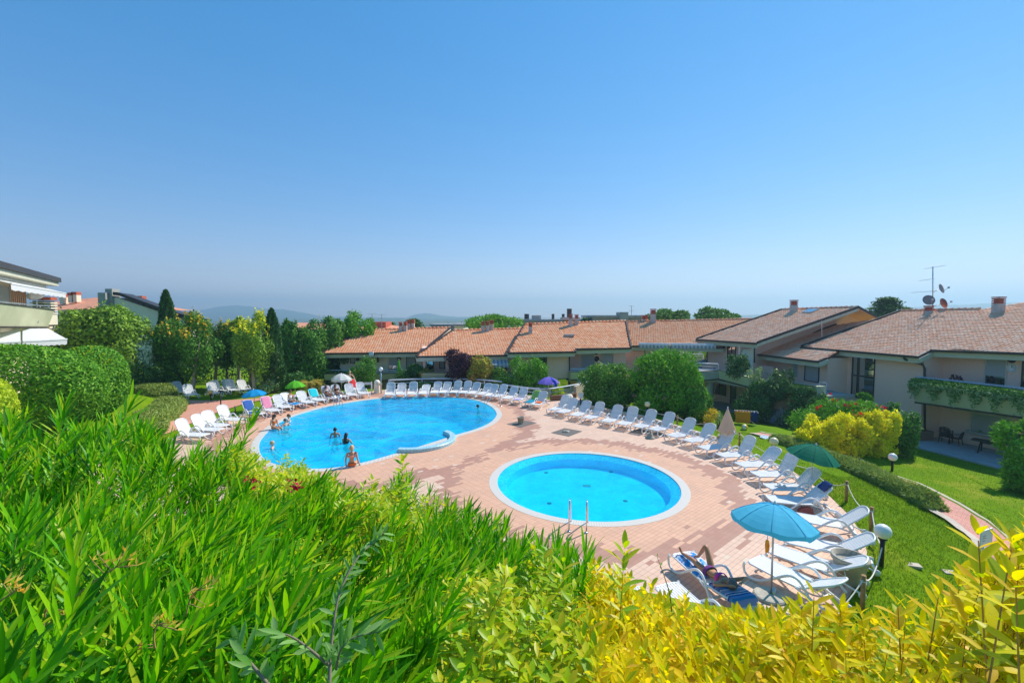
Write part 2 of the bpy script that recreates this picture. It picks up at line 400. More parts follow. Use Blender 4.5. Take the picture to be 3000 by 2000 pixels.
# pool basins: sloping mosaic lip, wall, floor
def basin(name, P, lip, depth_fn, edge_z=-.02, c0=None):
    mb = MB(); I = offset(P, -lip); n = len(P)
    ring(mb, P, I, edge_z, -.16, 1); fl = [(p.x, p.y, depth_fn(p)) for p in I]
    mb.add([(p.x, p.y, -.16) for p in I]+fl, [(i, (i+1) % n, (i+1) % n+n, i+n) for i in range(n)], 0)
    c = sum(I, Vector())/n; m = len(mb.v); rings = []
    for k in range(1, 9):
        s = 1-k/8; rings.append([c+(p-c)*s for p in I])
    prev = [c+(p-c) for p in I]
    for rg in rings:
        o = len(mb.v); mb.add([(p.x, p.y, depth_fn(p)) for p in prev]+[(p.x, p.y, depth_fn(p)) for p in rg], [(i, (i+1) % n, (i+1) % n+n, i+n) for i in range(n)], 0)
        prev = rg
    return tag(mb.build(name, ['mosaic_basin', 'mosaic_edge']), kind='structure')
basin('pool_basin', BIG, .45, lambda p: -1.05-.75*min(1, max(0, (p.x+8)/7)))
basin('wading_pool_basin', SM, .34, lambda p: -.50)
def coping(name, A, B, C):
    mb = MB(); z = .006; n = len(A)
    ring(mb, [p-C for p in A], [p-C for p in B], z, z)
    mb.add([(p.x-C.x, p.y-C.y, z) for p in B]+[(p.x-C.x, p.y-C.y, -.2) for p in B], [(i, (i+1) % n, (i+1) % n+n, i+n) for i in range(n)])
    mb.add([(p.x-C.x, p.y-C.y, z) for p in A]+[(p.x-C.x, p.y-C.y, -.2) for p in A], [(i, i+n, (i+1) % n+n, (i+1) % n) for i in range(n)])
    o = mb.build(name, 'pool_grate'); o.location = C; return tag(o, kind='structure')
coping('pool_coping', BIGO, BIG, Vector((-7.2, 25.7, 0))); coping('wading_pool_coping', SMO, SM, SM_C.copy())
for nm, P, mt, dz in (('pool_water', BIG, 'pool_water_material', -.012), ('wading_pool_water', SM, 'wading_water_material', -.012)):
    mb = MB(); mb.add([(p.x, p.y, dz) for p in P], [tuple(range(len(P)))]); tag(mb.build(nm, mt), kind='structure')
# mosaic fish-shaped motif on the basin floor
def floor_patch(name, pts, z, mat):
    mb = MB(); mb.add([(p[0], p[1], z) for p in pts], [tuple(range(len(pts)))]); return tag(mb.build(name, mat), kind='structure')
mo = [at_z(x, y, -1.02) for x, y in ((942, 1272), (975, 1262), (1020, 1258), (1070, 1260), (1115, 1267), (1156, 1276), (1110, 1282), (1060, 1285), (1000, 1285), (965, 1281))]
floor_patch('pool_floor_motif', [(p.x, p.y) for p in spline([(p.x, p.y) for p in mo], 3)], -1.035, 'mosaic_motif')
mo = [at_z(x, y, -1.02) for x, y in ((1010, 1266), (1060, 1269), (1105, 1276), (1065, 1280), (1030, 1277))]
floor_patch('pool_floor_motif_stripe', [(p.x, p.y) for p in spline([(p.x, p.y) for p in mo], 3)], -1.028, 'mosaic_motif_green')
for k, (x, y) in enumerate(((1600, 1384), (1790, 1382), (1609, 1474), (1832, 1467))):
    c = at_z(x, y, -.5); mb = MB(); mb.lathe([(.001, .012), (.085, .012), (.09, 0)], (c.x, c.y, -.50), 16); o = mb.build('pool_inlet', 'dark_mat')
    tag(o, 'round dark floor inlet in the wading pool, ' + ['far left', 'far right', 'near left', 'near right'][k]+' of four', 'floor inlet', 'round inlets in the wading pool floor')
c = at_z(1719, 1423, -.5); mb = MB().box((c.x, c.y, -.488), (.3, .2, .02)); tag(mb.build('drain_grille', 'grey_paving'), 'small rectangular grey drain grille in the middle of the wading pool', 'drain')
# whirlpool ledge: raised curved mosaic wall and submerged bench
JC = Vector((-5.35, 22.0, 0)); 
def circ3(a, b, c):
    ax, ay, bx, by, cx, cy = a.x, a.y, b.x, b.y, c.x, c.y; d = 2*(ax*(by-cy)+bx*(cy-ay)+cx*(ay-by))
    ux = ((ax*ax+ay*ay)*(by-cy)+(bx*bx+by*by)*(cy-ay)+(cx*cx+cy*cy)*(ay-by))/d; uy = ((ax*ax+ay*ay)*(cx-bx)+(bx*bx+by*by)*(ax-cx)+(cx*cx+cy*cy)*(bx-ax))/d
    return Vector((ux, uy, 0)), math.hypot(ax-ux, ay-uy)
ja, jb, jc_ = at_z(1163, 1326), at_z(1306, 1309.5), at_z(1312, 1268)
JC, JR = circ3(ja, jb, jc_)
a0 = math.atan2(ja.y-JC.y, ja.x-JC.x); a1 = math.atan2(jc_.y-JC.y, jc_.x-JC.x)
if a1 < a0: a1 += 2*math.pi
def arc_wall(mb, r0, r1, z0, z1, a0, a1, n=30):
    vs = []
    for k in range(n+1):
        a = a0+(a1-a0)*k/n
        for r_, z in ((r0, z0), (r1, z0), (r1, z1-.03), (r1-.03, z1), (r0+.03, z1), (r0, z1-.03)): vs.append((JC.x+math.cos(a)*r_, JC.y+math.sin(a)*r_, z))
    fs = []
    for k in range(n):
        for j in range(6): fs.append((k*6+j, (k+1)*6+j, (k+1)*6+(j+1) % 6, k*6+(j+1) % 6))
    fs += [tuple(range(5, -1, -1)), tuple(n*6+j for j in range(6))]
    mb.add(vs, [tuple(reversed(f)) for f in fs])
mb = MB(); arc_wall(mb, JR-.33, JR, -1.3, .17, a0, a1)
wl = tag(mb.build('pool_wall', 'mosaic_wall'), 'curved blue grey mosaic wall of the whirlpool corner beside the big pool', 'pool wall')
mb = MB(); arc_wall(mb, JR-1.15, JR-.42, -1.3, -.42, a0-.35, a1+.5); arc_wall(mb, JR-.42, JR-.05, -1.4, -.12, a1+.02, a0-.02+2*math.pi)
tag(mb.build('whirlpool_bench', 'mosaic_basin'), kind='structure')
# ============================================================ terrain
CAN_CTL = [(0, 1240, 3.6), (150, 1225, 3.5), (300, 1225, 3.4), (450, 1260, 3.7), (600, 1300, 4.2), (750, 1300, 4.6), (900, 1345, 5.0), (1000, 1395, 5.0), (1100, 1440, 4.8), (1250, 1465, 4.3), (1400, 1520, 3.8), (1520, 1590, 3.2), (1620, 1650, 2.7), (1750, 1710, 2.3), (1900, 1750, 2.0), (2050, 1775, 1.85), (2200, 1800, 1.7), (2350, 1820, 1.55), (2500, 1860, 1.45), (2650, 1860, 1.3), (2780, 1800, 1.15), (2880, 1660, 1.0), (3000, 1600, .95),
           (0, 1600, 1.6), (500, 1600, 2.1), (900, 1650, 2.3), (1300, 1700, 2.2), (0, 2000, .95), (400, 2000, 1.1), (800, 2000, 1.2), (1200, 2000, 1.25), (1600, 2000, 1.2), (2000, 2000, 1.15), (2400, 2000, 1.05), (2800, 2000, .85), (3000, 2000, .8)]
CW = [at_y(*c) for c in CAN_CTL]
def idw(X, Y, pts, pw=3.0):
    num = np.zeros(X.shape); den = np.zeros(X.shape)
    for p in pts:
        w_ = 1/((X-p[0])**2+(Y-p[1])**2+1e-3)**(pw/2); num += w_*p[2]; den += w_
    return num/den
def canopy(X, Y): return idw(X, Y, CW, 3.0)
GC = [(p.x, p.y, p.z-1.0) for p in CW]+[(p.x*1.3, p.y*1.2+.5, p.z-1.7) for p in CW[:21]]+[(0, 0, 3.9), (3, 0, 3.9), (-3, 0, 3.9), (0, -4, 4), (8, 0, 2.6), (-8, 0, 3.6), (-6.5, 3.5, 3.2), (-9, 5, 2.4), (-13, 3, 3.0)]
for p in DECK:
    GC.append((p.x, p.y, -.04))
GC += [(x, y, -.04) for x, y in ((-6, 10.5), (-10, 12.5), (0, 8.2), (4, 8), (-2, 9), (-14, 16), (7, 8.6), (-4, 8.6))]
def g(px, py, z): p = at_z(px, py, z); GC.append((p.x, p.y, z))
for q in ((2282, 1290, -.55), (2360, 1320, -.5), (2450, 1365, -.45), (2550, 1405, -.45), (2650, 1450, -.5), (2770, 1510, -.7), (2729, 1454, -.85), (2850, 1530, -.9), (3000, 1590, -1.2), (2900, 1680, -.7), (3000, 1750, -.8), (2600, 1600, -.12), (2650, 1700, -.15), (2750, 1700, -.35), (2650, 1550, -.3), (2600, 1380, -1.1), (2750, 1400, -1.3), (2900, 1480, -1.3),
          (2670, 1305, -2.0), (2820, 1340, -2.0), (3000, 1388, -2.0), (3000, 1440, -1.7), (2500, 1290, -1.7), (2430, 1290, -1.5), (2350, 1240, -2.0), (2250, 1225, -2.0), (2120, 1225, -1.8), (2050, 1200, -1.6), (1980, 1215, -.9), (1900, 1200, -.35), (1800, 1180, -.3), (2180, 1262, -1.2), (2230, 1285, -.9),
          (300, 1290, 1.0), (150, 1300, 1.6), (50, 1320, 2.0), (200, 1240, 1.5), (350, 1220, .8), (430, 1240, .3), (420, 1160, .3), (300, 1160, 1.0), (480, 1130, 0), (560, 1150, 0), (700, 1150, 0), (820, 1140, 0), (880, 1130, 0), (650, 1200, 0), (560, 1200, 0), (520, 1230, .0), (600, 1180, 0), (760, 1160, 0), (960, 1145, 0), (1080, 1143, -.04)): g(*q)
GC += [(-14, 40, -1.2), (-10, 40, -2.4), (-5, 40, -2.6), (0, 39, -2.6), (5, 38, -2.4), (8, 38, -2.2), (12, 38, -2.1), (-20, 44, -.5), (-30, 44, 0), (-45, 45, 1), (-40, 25, 2.5), (-30, 20, 2.2), (-30, 30, 1.6), (-45, 10, 3), (20, 40, -2.3), (30, 35, -2.1), (32, 20, -1.8), (25, 10, -1), (20, 5, 0), (40, 30, -2), (0, 60, -4), (-30, 65, -3), (40, 65, -3), (5, 37.4, -2.2), (-3, 38, -2.2), (30, 28, -2), (28, 24, -2)]
def gz(X, Y):
    X = np.asarray(X, float); Y = np.asarray(Y, float); z = idw(X, Y, GC, 4.0)
    far = np.clip((np.hypot(X, Y-20)-70)/120, 0, 1); return z*(1-far)+far*(-9)
def gzs(x, y): return float(gz(np.array([x]), np.array([y]))[0])
def axis(lo, hi, st, far):
    a = list(np.arange(lo, hi+.01, st)); s = st; x = hi; y_ = lo; r_, l_ = [], []
    while x < far: s *= 1.28; x += s; r_.append(x)
    s = st
    while y_ > -far: s *= 1.28; y_ -= s; l_.append(y_)
    return np.array(l_[::-1]+a+r_)
ax, ay = axis(-40, 42, .42, 2900), axis(-4, 50, .42, 2900)
X, Y = np.meshgrid(ax, ay); Z = gz(X, Y)
ins = in_poly(X, Y, DECK) & (dist_poly(X, Y, DECK) > .9); Z = np.where(ins, -3.2, Z)
nx, ny = len(ax), len(ay); I = np.arange(nx*ny).reshape(ny, nx)
Fq = np.stack([I[:-1, :-1], I[:-1, 1:], I[1:, 1:], I[1:, :-1]], -1).reshape(-1, 4)
tag(npmesh('ground', np.stack([X, Y, Z], -1).reshape(-1, 3), Fq, 'lawn', smooth=True), kind='structure')
# draped paths
def drape(name, poly, mat, dz, step=.5, kind='structure'):
    poly = [Vector((p[0], p[1], 0)) for p in poly]
    xs = np.arange(min(p.x for p in poly), max(p.x for p in poly), step); ys = np.arange(min(p.y for p in poly), max(p.y for p in poly), step)
    XX, YY = np.meshgrid(xs, ys); m = in_poly(XX, YY, poly) & (dist_poly(XX, YY, poly) > step*.35)
    bd = []
    for i, p in enumerate(poly):
        q = poly[(i+1) % len(poly)]; k = max(1, int((q-p).length/step)); bd += [p+(q-p)*j/k for j in range(k)]
    vs = [Vector((p.x, p.y)) for p in bd]; es = [(i, (i+1) % len(vs)) for i in range(len(vs))]
    vs += [Vector((x, y)) for x, y in zip(XX[m], YY[m])]
    v2, _, f2, _, _, _ = delaunay_2d_cdt(vs, es, [], 0, 1e-4)
    C = np.array([[sum(v2[i].x for i in f)/len(f), sum(v2[i].y for i in f)/len(f)] for f in f2]); ok = in_poly(C[:, 0], C[:, 1], poly)
    zz = gz(np.array([v.x for v in v2]), np.array([v.y for v in v2]))+dz
    mb = MB(); mb.add([(v.x, v.y, z) for v, z in zip(v2, zz)], [tuple(f) for f, k in zip(f2, ok) if k], 0, True)
    return tag(mb.build(name, mat), kind=kind)
lp = [(541, 1174), (666, 1173), (755, 1167), (832, 1159), (900, 1152), (900, 1156), (826, 1163), (755, 1174), (704, 1187), (653, 1203), (610, 1219), (543, 1252), (500, 1267), (400, 1300), (330, 1330), (300, 1310), (420, 1270), (500, 1224), (515, 1203), (525, 1185)]
drape('path', [at_z(x, y, .02) for x, y in lp], 'path_bricks', .05)
PR = [at_z(x, y, z) for x, y, z in ((2200, 1262, -1.0), (2290, 1282, -.9), (2420, 1318, -.9), (2560, 1378, -.85), (2680, 1440, -.8), (2790, 1505, -.85), (2900, 1580, -1.0), (3010, 1690, -1.0), (3120, 1850, -1.0))]
PR = [Vector((p.x, p.y, 0)) for p in spline([(p.x, p.y) for p in PR], 4, False)]
def ribbon(C, a, b): 
    L_, R_ = [], []
    for i, p in enumerate(C):
        t = (C[min(i+1, len(C)-1)]-C[max(i-1, 0)]).normalized(); nn = Vector((-t.y, t.x, 0)); L_.append(p+nn*a); R_.append(p+nn*b)
    return L_+R_[::-1]
drape('garden_path', ribbon(PR, -.75, .75), 'path_bricks_right', .045, .4)
for nm, a, b in (('path_kerb', .75, .87), ('path_kerb', -1.0, -.75)): drape(nm, ribbon(PR, a, b), 'kerb_stone', .09, .4)
pt = [at_z(x, y, -2) for x, y in ((2665, 1303), (2770, 1290), (3060, 1330), (3100, 1420), (3000, 1390), (2850, 1352))]
def flat(name, P, z, th, mat): mb = MB(); mb.prism([(p[0], p[1]) for p in P], z-th, z, 0); return tag(mb.build(name, mat), kind='structure')
flat('patio', [at_z(2655, 1303, -1.95), at_z(3005, 1392, -1.95), Vector((31.5, 20, 0)), Vector((31.5, 31, 0)), Vector((25.5, 32.5, 0))], -1.9, .4, 'pale_paving')
flat('rear_patio', [at_z(2215, 1228, -1.95), at_z(2330, 1262, -1.95), at_z(2420, 1240, -1.95), at_z(2390, 1200, -1.95), at_z(2260, 1190, -1.95)], -1.88, .4, 'pale_paving')
flat('rear_terrace', [at_z(2050, 1210, -1.9), at_z(2185, 1225, -1.9), at_z(2215, 1180, -1.9), at_z(2040, 1175, -1.9)], -1.86, .4, 'grey_paving')
# low kerb wall between deck and the right-hand lawn
kp = [at_z(*q) for q in ((1712, 1191), (1779, 1206), (1881, 1225), (1960, 1249), (2040, 1273), (2103, 1292))]
mb = MB()
for a, b in zip(kp, kp[1:]): mb.bar(a+Vector((0, 0, .02)), b+Vector((0, 0, .02)), .16, .34)
tag(mb.build('kerb_wall', 'kerb_stone'), 'low stone kerb wall behind the right row of loungers holding back the lawn', 'kerb wall')
# far hills and lake plain
def hills(name, Y, prof, mat, back=1200):
    V = []; n = len(prof)
    for x, y in prof:
        p = at_y(x, y, Y); V += [(p.x*.72, Y*.72, -12), (p.x, p.y, p.z), (p.x*1.4, Y*1.4, -12)]
    mb = MB(); fs = []
    for i in range(n-1): fs += [(i*3, (i+1)*3, (i+1)*3+1, i*3+1), (i*3+1, (i+1)*3+1, (i+1)*3+2, i*3+2)]
    mb.add(V, fs, 0, True); return tag(mb.build(name, mat), kind='structure')
simple('hill_green', (.05, .10, .05), .95, .3, .003)
rr = random.Random(3)
def jit(pts, n, a):
    out = []
    for (x0, y0), (x1, y1) in zip(pts, pts[1:]):
        for k in range(n): out.append((x0+(x1-x0)*k/n, y0+(y1-y0)*k/n+rr.uniform(-a, a)))
    return out+[pts[-1]]
hills('mountain', 2500, jit([(-200, 925), (300, 922), (470, 921), (600, 906), (650, 897), (690, 894), (730, 897), (790, 905), (830, 906), (880, 914), (940, 926), (1000, 929)], 4, .6), 'hill_green')
hills('mountain', 2300, jit([(900, 929), (1000, 927), (1100, 930), (1190, 930), (1215, 921), (1245, 917), (1262, 918), (1290, 924), (1340, 928), (1500, 929), (1700, 933)], 4, .6), 'hill_green')
hills('hills', 1700, jit([(700, 932), (1100, 932), (1500, 933), (1800, 934), (2100, 926), (2250, 920), (2500, 912), (2660, 903), (2740, 894), (2810, 893), (2900, 888), (3000, 886), (3400, 884)], 4, .9), 'hill_green')
# ============================================================ HOUSES
def m_tiles(name, cols):
    m = NT(name); g_ = m.n('ShaderNodeNewGeometry')
    c = m.ramp(g_.outputs['Random Per Island'], [(k/(len(cols)-1), c) for k, c in enumerate(cols)])
    n1 = m.noise(.5, m.pos(), 5); c = m.mix(m.ramp(n1, [(.55, (0, 0, 0)), (.85, (.3, .3, .3))]), c, (.58, .36, .26))
    return m.end(m.pbr(c, .8, m.bump(m.noise(30, m.pos()), .2, .01), spec=.08))
m_tiles('roof_tiles', [(.88, .33, .15), (.94, .40, .20), (.97, .52, .30), (.92, .36, .17)])
m_tiles('roof_tiles_aged', [(.92, .42, .24), (.96, .50, .30), (.98, .62, .42), (.94, .44, .26)])
simple('roof_under', (.20, .09, .06), .9)
simple('cream_fascia', (.58, .56, .42), .75, .06, 2)
simple('dark_gutter', (.045, .035, .03), .45, .15, 3)
def m_stucco(name, c, s=.10):
    m = NT(name); p = m.pos(); n1 = m.noise(.7, p, 6); n2 = m.noise(60, p, 3)
    cc = m.ramp(n1, [(.3, tuple(x*(1-s) for x in c)), (.7, c)]); cc = m.mix(.1, cc, m.ramp(n2, [(.3, tuple(x*.6 for x in c)), (.7, c)]))
    st = m.n('ShaderNodeMapping', {'Vector': p, 'Scale': (3, 3, .25)}).outputs[0]
    cc = m.mix(m.ramp(m.noise(1.2, st, 5), [(.55, (0, 0, 0)), (.8, (.16, .16, .16))]), cc, tuple(x*.6 for x in c))
    return m.end(m.pbr(cc, .9, m.bump(n2, .35, .01), spec=.15))
m_stucco('pink_plaster', (.98, .63, .50), .04); m_stucco('cream_plaster', (.95, .78, .57), .06); m_stucco('white_plaster', (.95, .86, .68), .06)
m_stucco('green_concrete', (.60, .60, .38), .2); m_stucco('grey_concrete', (.46, .45, .40), .25); m_stucco('town_plaster', (.42, .36, .30), .2); m_stucco('brown_brick', (.28, .16, .10), .3)
def m_shutter():
    m = NT('roller_shutter'); p = m.pos(); s = m.n('ShaderNodeSeparateXYZ', {0: p}); f = m.math('FRACT', m.math('MULTIPLY', s.outputs[2], 16.0))
    g_ = m.math('LESS_THAN', f, .2); c = m.mix(g_, (.46, .47, .47), (.26, .27, .28)); c = m.mix(m.math('MULTIPLY', m.noise(2, p), .3), c, (.38, .38, .40))
    return m.end(m.pbr(c, .5, m.bump(f, .4, .01), spec=.4))
m_shutter()
simple('window_frame_dark', (.03, .025, .022), .4); simple('window_frame_pale', (.60, .55, .48), .5); simple('dark_interior', (.018, .018, .02), .9)
def m_glass():
    m = NT('window_glass'); n1 = m.noise(.8, m.pos(), 3); b = m.bump(n1, .1, .02)
    f = m.n('ShaderNodeFresnel', {'IOR': 1.7, 'Normal': b}).outputs[0]; f = m.math('ADD', m.math('MULTIPLY', f, 1.0), .4)
    d = m.n('ShaderNodeBsdfDiffuse', {0: (.035, .045, .04, 1)}).outputs[0]; gl = m.n('ShaderNodeBsdfGlossy', {'Color': (.9, .95, .95, 1), 'Roughness': .03, 'Normal': b}).outputs[0]
    return m.end(m.n('ShaderNodeMixShader', {0: f, 1: d, 2: gl}).outputs[0])
m_glass()
def m_stripe(name, c1, c2, freq, ax=0):
    m = NT(name); p = m.obj(); s = m.n('ShaderNodeSeparateXYZ', {0: p}); f = m.math('FRACT', m.math('MULTIPLY', s.outputs[ax], freq))
    c = m.mix(m.math('LESS_THAN', f, .5), c1, c2); sh = m.pbr(c, .8, spec=.2); t = m.n('ShaderNodeBsdfTranslucent', {0: c}).outputs[0]
    return m.end(m.n('ShaderNodeMixShader', {0: .3, 1: sh, 2: t}).outputs[0])
m_stripe('awning_stripes', (.75, .76, .76), (.36, .42, .50), 3.0); m_stripe('awning_white', (.86, .86, .85), (.80, .80, .82), 5.0)
simple('steel', (.55, .57, .6), .3, .05, 3, 0, .9); simple('rail_paint', (.50, .56, .66), .4); simple('white_metal', (.78, .78, .78), .4)
simple('chimney_plaster', (.60, .52, .46), .9, .2, 3); simple('chimney_clay', (.50, .12, .07), .8, .2, 5)
class Pl:
    def __init__(s, E0, E1, off=0.0):
        s.d = Vector((E1.x-E0.x, E1.y-E0.y, 0)).normalized(); s.n = Vector((-s.d.y, s.d.x, 0))
        if s.n.dot(Vector((E0.x, E0.y, 0))) < 0: s.n = -s.n
        s.p = Vector((E0.x, E0.y, 0))+s.n*off; s.E0, s.E1 = E0, E1
    def off(s, o): q = Pl(s.E0, s.E1); q.p = s.p+s.n*o; return q
    def at(s, x, y): return at_pl(x, y, s.p, s.n)
    def s_(s, P): return (P-s.p).dot(s.d)
    def rect(s, x0, y0, x1, y1):
        a = s.s_(s.at(x0, (y0+y1)/2)); b = s.s_(s.at(x1, (y0+y1)/2)); zt = s.at((x0+x1)/2, y0).z; zb = s.at((x0+x1)/2, y1).z
        return min(a, b), max(a, b), zb, zt
    def box(s, mb, s0, s1, z0, z1, o0, o1, mi=0):          # o: offset along n (negative = towards the viewer)
        P = [s.p+s.d*a+s.n*o for a, o in ((s0, o0), (s1, o0), (s1, o1), (s0, o1))]
        mb.prism([(p.x, p.y) for p in P], z0, z1, mi)
def window(pl, rect, par, kind='shutter', frame='window_frame_dark', split=0, fw=.06, half=None, proud=.03):
    s0, s1, z0, z1 = pl.rect(*rect); mb = MB()
    for a, b, c, d in ((s0, s1, z1-fw, z1), (s0, s1, z0, z0+fw), (s0, s0+fw, z0+fw, z1-fw), (s1-fw, s1, z0+fw, z1-fw)): pl.box(mb, a, b, c, d, -proud-.03, .02)
    for k in range(split): q = s0+(s1-s0)*(k+1)/(split+1); pl.box(mb, q-fw/2, q+fw/2, z0+fw, z1-fw, -proud-.02, .02)
    f = mb.build('window', frame, par, world=True)
    if half:
        zm = z1-(z1-z0)*half; mb = MB(); pl.box(mb, s0+fw, s1-fw, zm, z1-fw, -proud, .01); mb.build('shutter', 'roller_shutter', f, world=False)
        mb = MB(); pl.box(mb, s0+fw, s1-fw, z0+fw, zm, -.012, .01); mb.build('pane', 'window_glass', f)
    else:
        mb = MB(); pl.box(mb, s0+fw, s1-fw, z0+fw, z1-fw, -.014, .01); mb.build({'shutter': 'shutter', 'glass': 'pane', 'cream': 'panel'}[kind], {'shutter': 'roller_shutter', 'glass': 'window_glass', 'cream': 'cream_plaster'}[kind], f)
    return f
def tile_roof(P, e, s, par, mat='roof_tiles', tw=.23, tr=.34):
    """P polygon on plane, e along-eave unit, s up-slope unit"""
    n = e.cross(s).normalized(); 
    if n.z < 0: n = -n
    o = P[0]; uv = [((p-o).dot(e), (p-o).dot(s)) for p in P]
    us = np.arange(min(u for u, v in uv), max(u for u, v in uv), tw); vs = np.arange(min(v for u, v in uv)-.02, max(v for u, v in uv), tr)
    U, V = np.meshgrid(us+tw/2, vs); U = U.ravel(); V = V.ravel()
    k = in_poly(U, V+tr/2, uv) & (dist_poly(U, V+tr/2, uv) > .08); U, V = U[k], V[k]; N = len(U)
    r = tw*.5; ph = .013 if 'aged' in mat else .020; prof = [(-r, 0), (-r*.5, ph), (r*.5, ph), (r, 0)]; T = []
    for vv, lift, sc in ((-.03, .012, 1.0), (tr+.01, .003, .94)):
        for x, h in prof: T.append((x*sc, vv, h+lift))
    T = np.array(T); J = RNG.normal(size=(N, 3))*np.array([.006, .01, .0025])
    u = U[:, None]+T[None, :, 0]+J[:, :1]; v = V[:, None]+T[None, :, 1]+J[:, 1:2]; h = np.broadcast_to(T[None, :, 2], u.shape)+J[:, 2:]
    W_ = np.array(o)+u[..., None]*np.array(e)+v[..., None]*np.array(s)+h[..., None]*np.array(n)
    b = np.arange(N)[:, None]*8; F = np.stack([b+np.array([[0, 1, 5, 4]]), b+np.array([[1, 2, 6, 5]]), b+np.array([[2, 3, 7, 6]]), b+np.array([[3, 2, 1, 0]])], 1).reshape(-1, 4)
    return npmesh('tiles', W_.reshape(-1, 3), F, mat, par)
def caps(P0, P1, mb, r=.13, l=.4):
    d = (P1-P0); n = max(1, int(d.length/l)); 
    for k in range(n):
        a = P0+d*(k/n); b = P0+d*((k+1.08)/n); mb.tube([a+Vector((0, 0, .05)), b+Vector((0, 0, .02))], [r, r*.8], 6, cap=True)
def make_house(name, label, eave, ze, slope, poly, cat='house', off=.9, wall='pink_plaster', zg=-2.6, wx=None, gut=None, rake=None, ridge=None, mat='roof_tiles', back=9.0, depth=14.0, tiles=True, group=None):
    E0, E1 = at_z(*eave[0], ze), at_z(*eave[1], ze); pl = Pl(E0, E1)
    e = pl.d; sl = R(slope); s = pl.n*math.cos(sl)+Vector((0, 0, math.sin(sl))); n = e.cross(s)
    if n.z < 0: n = -n
    P = [at_pl(x, y, E0, n) for x, y in poly]
    root = thing(name, label, cat, (E0.x, E0.y, zg), 0, group)
    mb = MB(); mb.slab([p-n*.015 for p in P], -n*.16, 0); rf = mb.build('roof', 'roof_under', root, world=True)
    if tiles: t = tile_roof(P, e, s, rf, mat)
    # back slope
    if ridge:
        a, b = P[ridge[0]], P[ridge[1]]; bk = pl.n*back+Vector((0, 0, -math.tan(sl)*back)); m2 = MB(); nn = Vector((n.x, n.y, n.z)); m2.slab([a, b, b+bk, a+bk], Vector((0, 0, -.16))); m2.build('rear_roof', mat, rf)
        m3 = MB(); caps(a, b, m3); m3.build('ridge_caps', mat, rf)
    gm_ = MB(); fm = MB()
    for i, j in gut or []:
        a, b = P[i], P[j]; dn = Vector((0, 0, -1)); out = (-pl.n if abs((b-a).normalized().dot(e)) > .9 else Vector(((b-a).y, -(b-a).x, 0)).normalized())
        if out.dot(pl.n) > 0: out = -out
        gm_.bar(a+out*.07-Vector((0, 0, .06)), b+out*.07-Vector((0, 0, .06)), .13, .15); fm.bar(a-out*.06-Vector((0, 0, .3)), b-out*.06-Vector((0, 0, .3)), .05, .32)
    for i, j in rake or []:
        a, b = P[i], P[j]; gm_.bar(a+Vector((0, 0, .03)), b+Vector((0, 0, .03)), .1, .2); fm.bar(a-Vector((0, 0, .2)), b-Vector((0, 0, .2)), .07, .24)
    if gm_.v: gm_.build('gutter', 'dark_gutter', rf)
    if fm.v: fm.build('fascia', 'cream_fascia', rf)
    # soffit and body
    wp = pl.off(off)
    A = wp.at(wx[0], 1080); B = wp.at(wx[1], 1080); s0, s1 = sorted((wp.s_(A), wp.s_(B)))
    mb = MB(); wp.box(mb, s0, s1, zg, ze-.02+off*math.tan(sl)-.2, 0, depth); mb.build('wall', wall, root, world=True)
    return root, rf, pl, wp, P, n
def gable(par, rf_pts, th, mat, zlow):
    a, r_, b = rf_pts; mb = MB(); dn = Vector((0, 0, .25)); P = [Vector((a.x, a.y, zlow)), a-dn, r_-dn, b-dn, Vector((b.x, b.y, zlow))]
    mb.slab(P, th, 0); return mb.build('gable', mat, par, world=True)
def chimney(par, x, y, pl3, n3, w_=.5, h=1.0, cowls=1, hc=.5, plast='chimney_plaster'):
    c = at_pl(x, y, pl3, n3); mb = MB(); mb.box((c.x, c.y, c.z+h/2-.2), (w_, w_, h)); o = mb.build('chimney', plast, par)
    mb = MB()
    for k in range(3): mb.box((c.x, c.y, c.z+h-.2+.03+k*hc/3+hc/9), (w_*1.02, w_*1.02, hc/4.5)); mb.box((c.x, c.y, c.z+h-.2+.03+k*hc/3), (w_*.7, w_*.7, hc/4.5))
    mb.box((c.x, c.y, c.z+h-.2+hc+.05), (w_*1.1, w_*1.1, .07)); mb.build('cowl', 'chimney_clay', o); return o
def chim(par, x, y, P, n, **k):
    o = chimney(par, x, y, P[0], n, **k); return o
def ring_lamp(pl, x, y, par, r=.18, mat='window_frame_dark'):
    c = pl.at(x, y); q = Vector((0, 0, 1)).rotation_difference(-pl.n).to_matrix(); mb = MB(); mb.lathe([(r, 0), (r, .06), (r*.75, .1), (r*.7, .04), (.01, .06)], c, 16, rot=q); return mb.build('wall_lamp', mat, par, world=True)
def pipe(pts, par, r=.05, mat='dark_gutter'):
    mb = MB(); mb.tube(pts, r, 8); return mb.build('downpipe', mat, par, world=True)
def trough(pl, x0, x1, yt, yb, par, o=.0, w_=.55, tilt=.18, mat='green_concrete', name='planter'):
    """planter parapet: front plane pl, top/bottom from pixels at both ends"""
    a = pl.at(x0, yt[0]); b = pl.at(x1, yt[1]); c = pl.at(x1, yb[1]); d = pl.at(x0, yb[0])
    nn = -pl.n; mb = MB(); T = [a+nn*tilt, b+nn*tilt, c, d]; Bk = [p+pl.n*w_ for p in (a, b, c, d)]
    mb.add(T+Bk, [(0, 1, 2, 3), (7, 6, 5, 4), (0, 4, 5, 1), (1, 5, 6, 2), (2, 6, 7, 3), (3, 7, 4, 0)])
    o_ = mb.build(name, mat, par, world=True)
    mb = MB(); mb.bar(T[0]+Vector((0, 0, .03)), T[1]+Vector((0, 0, .03)), .08, .05); mb.bar(d+nn*.03-Vector((0, 0, .05)), c+nn*.03-Vector((0, 0, .05)), .08, .09); mb.build('edge_trim', 'dark_gutter', o_)
    return o_
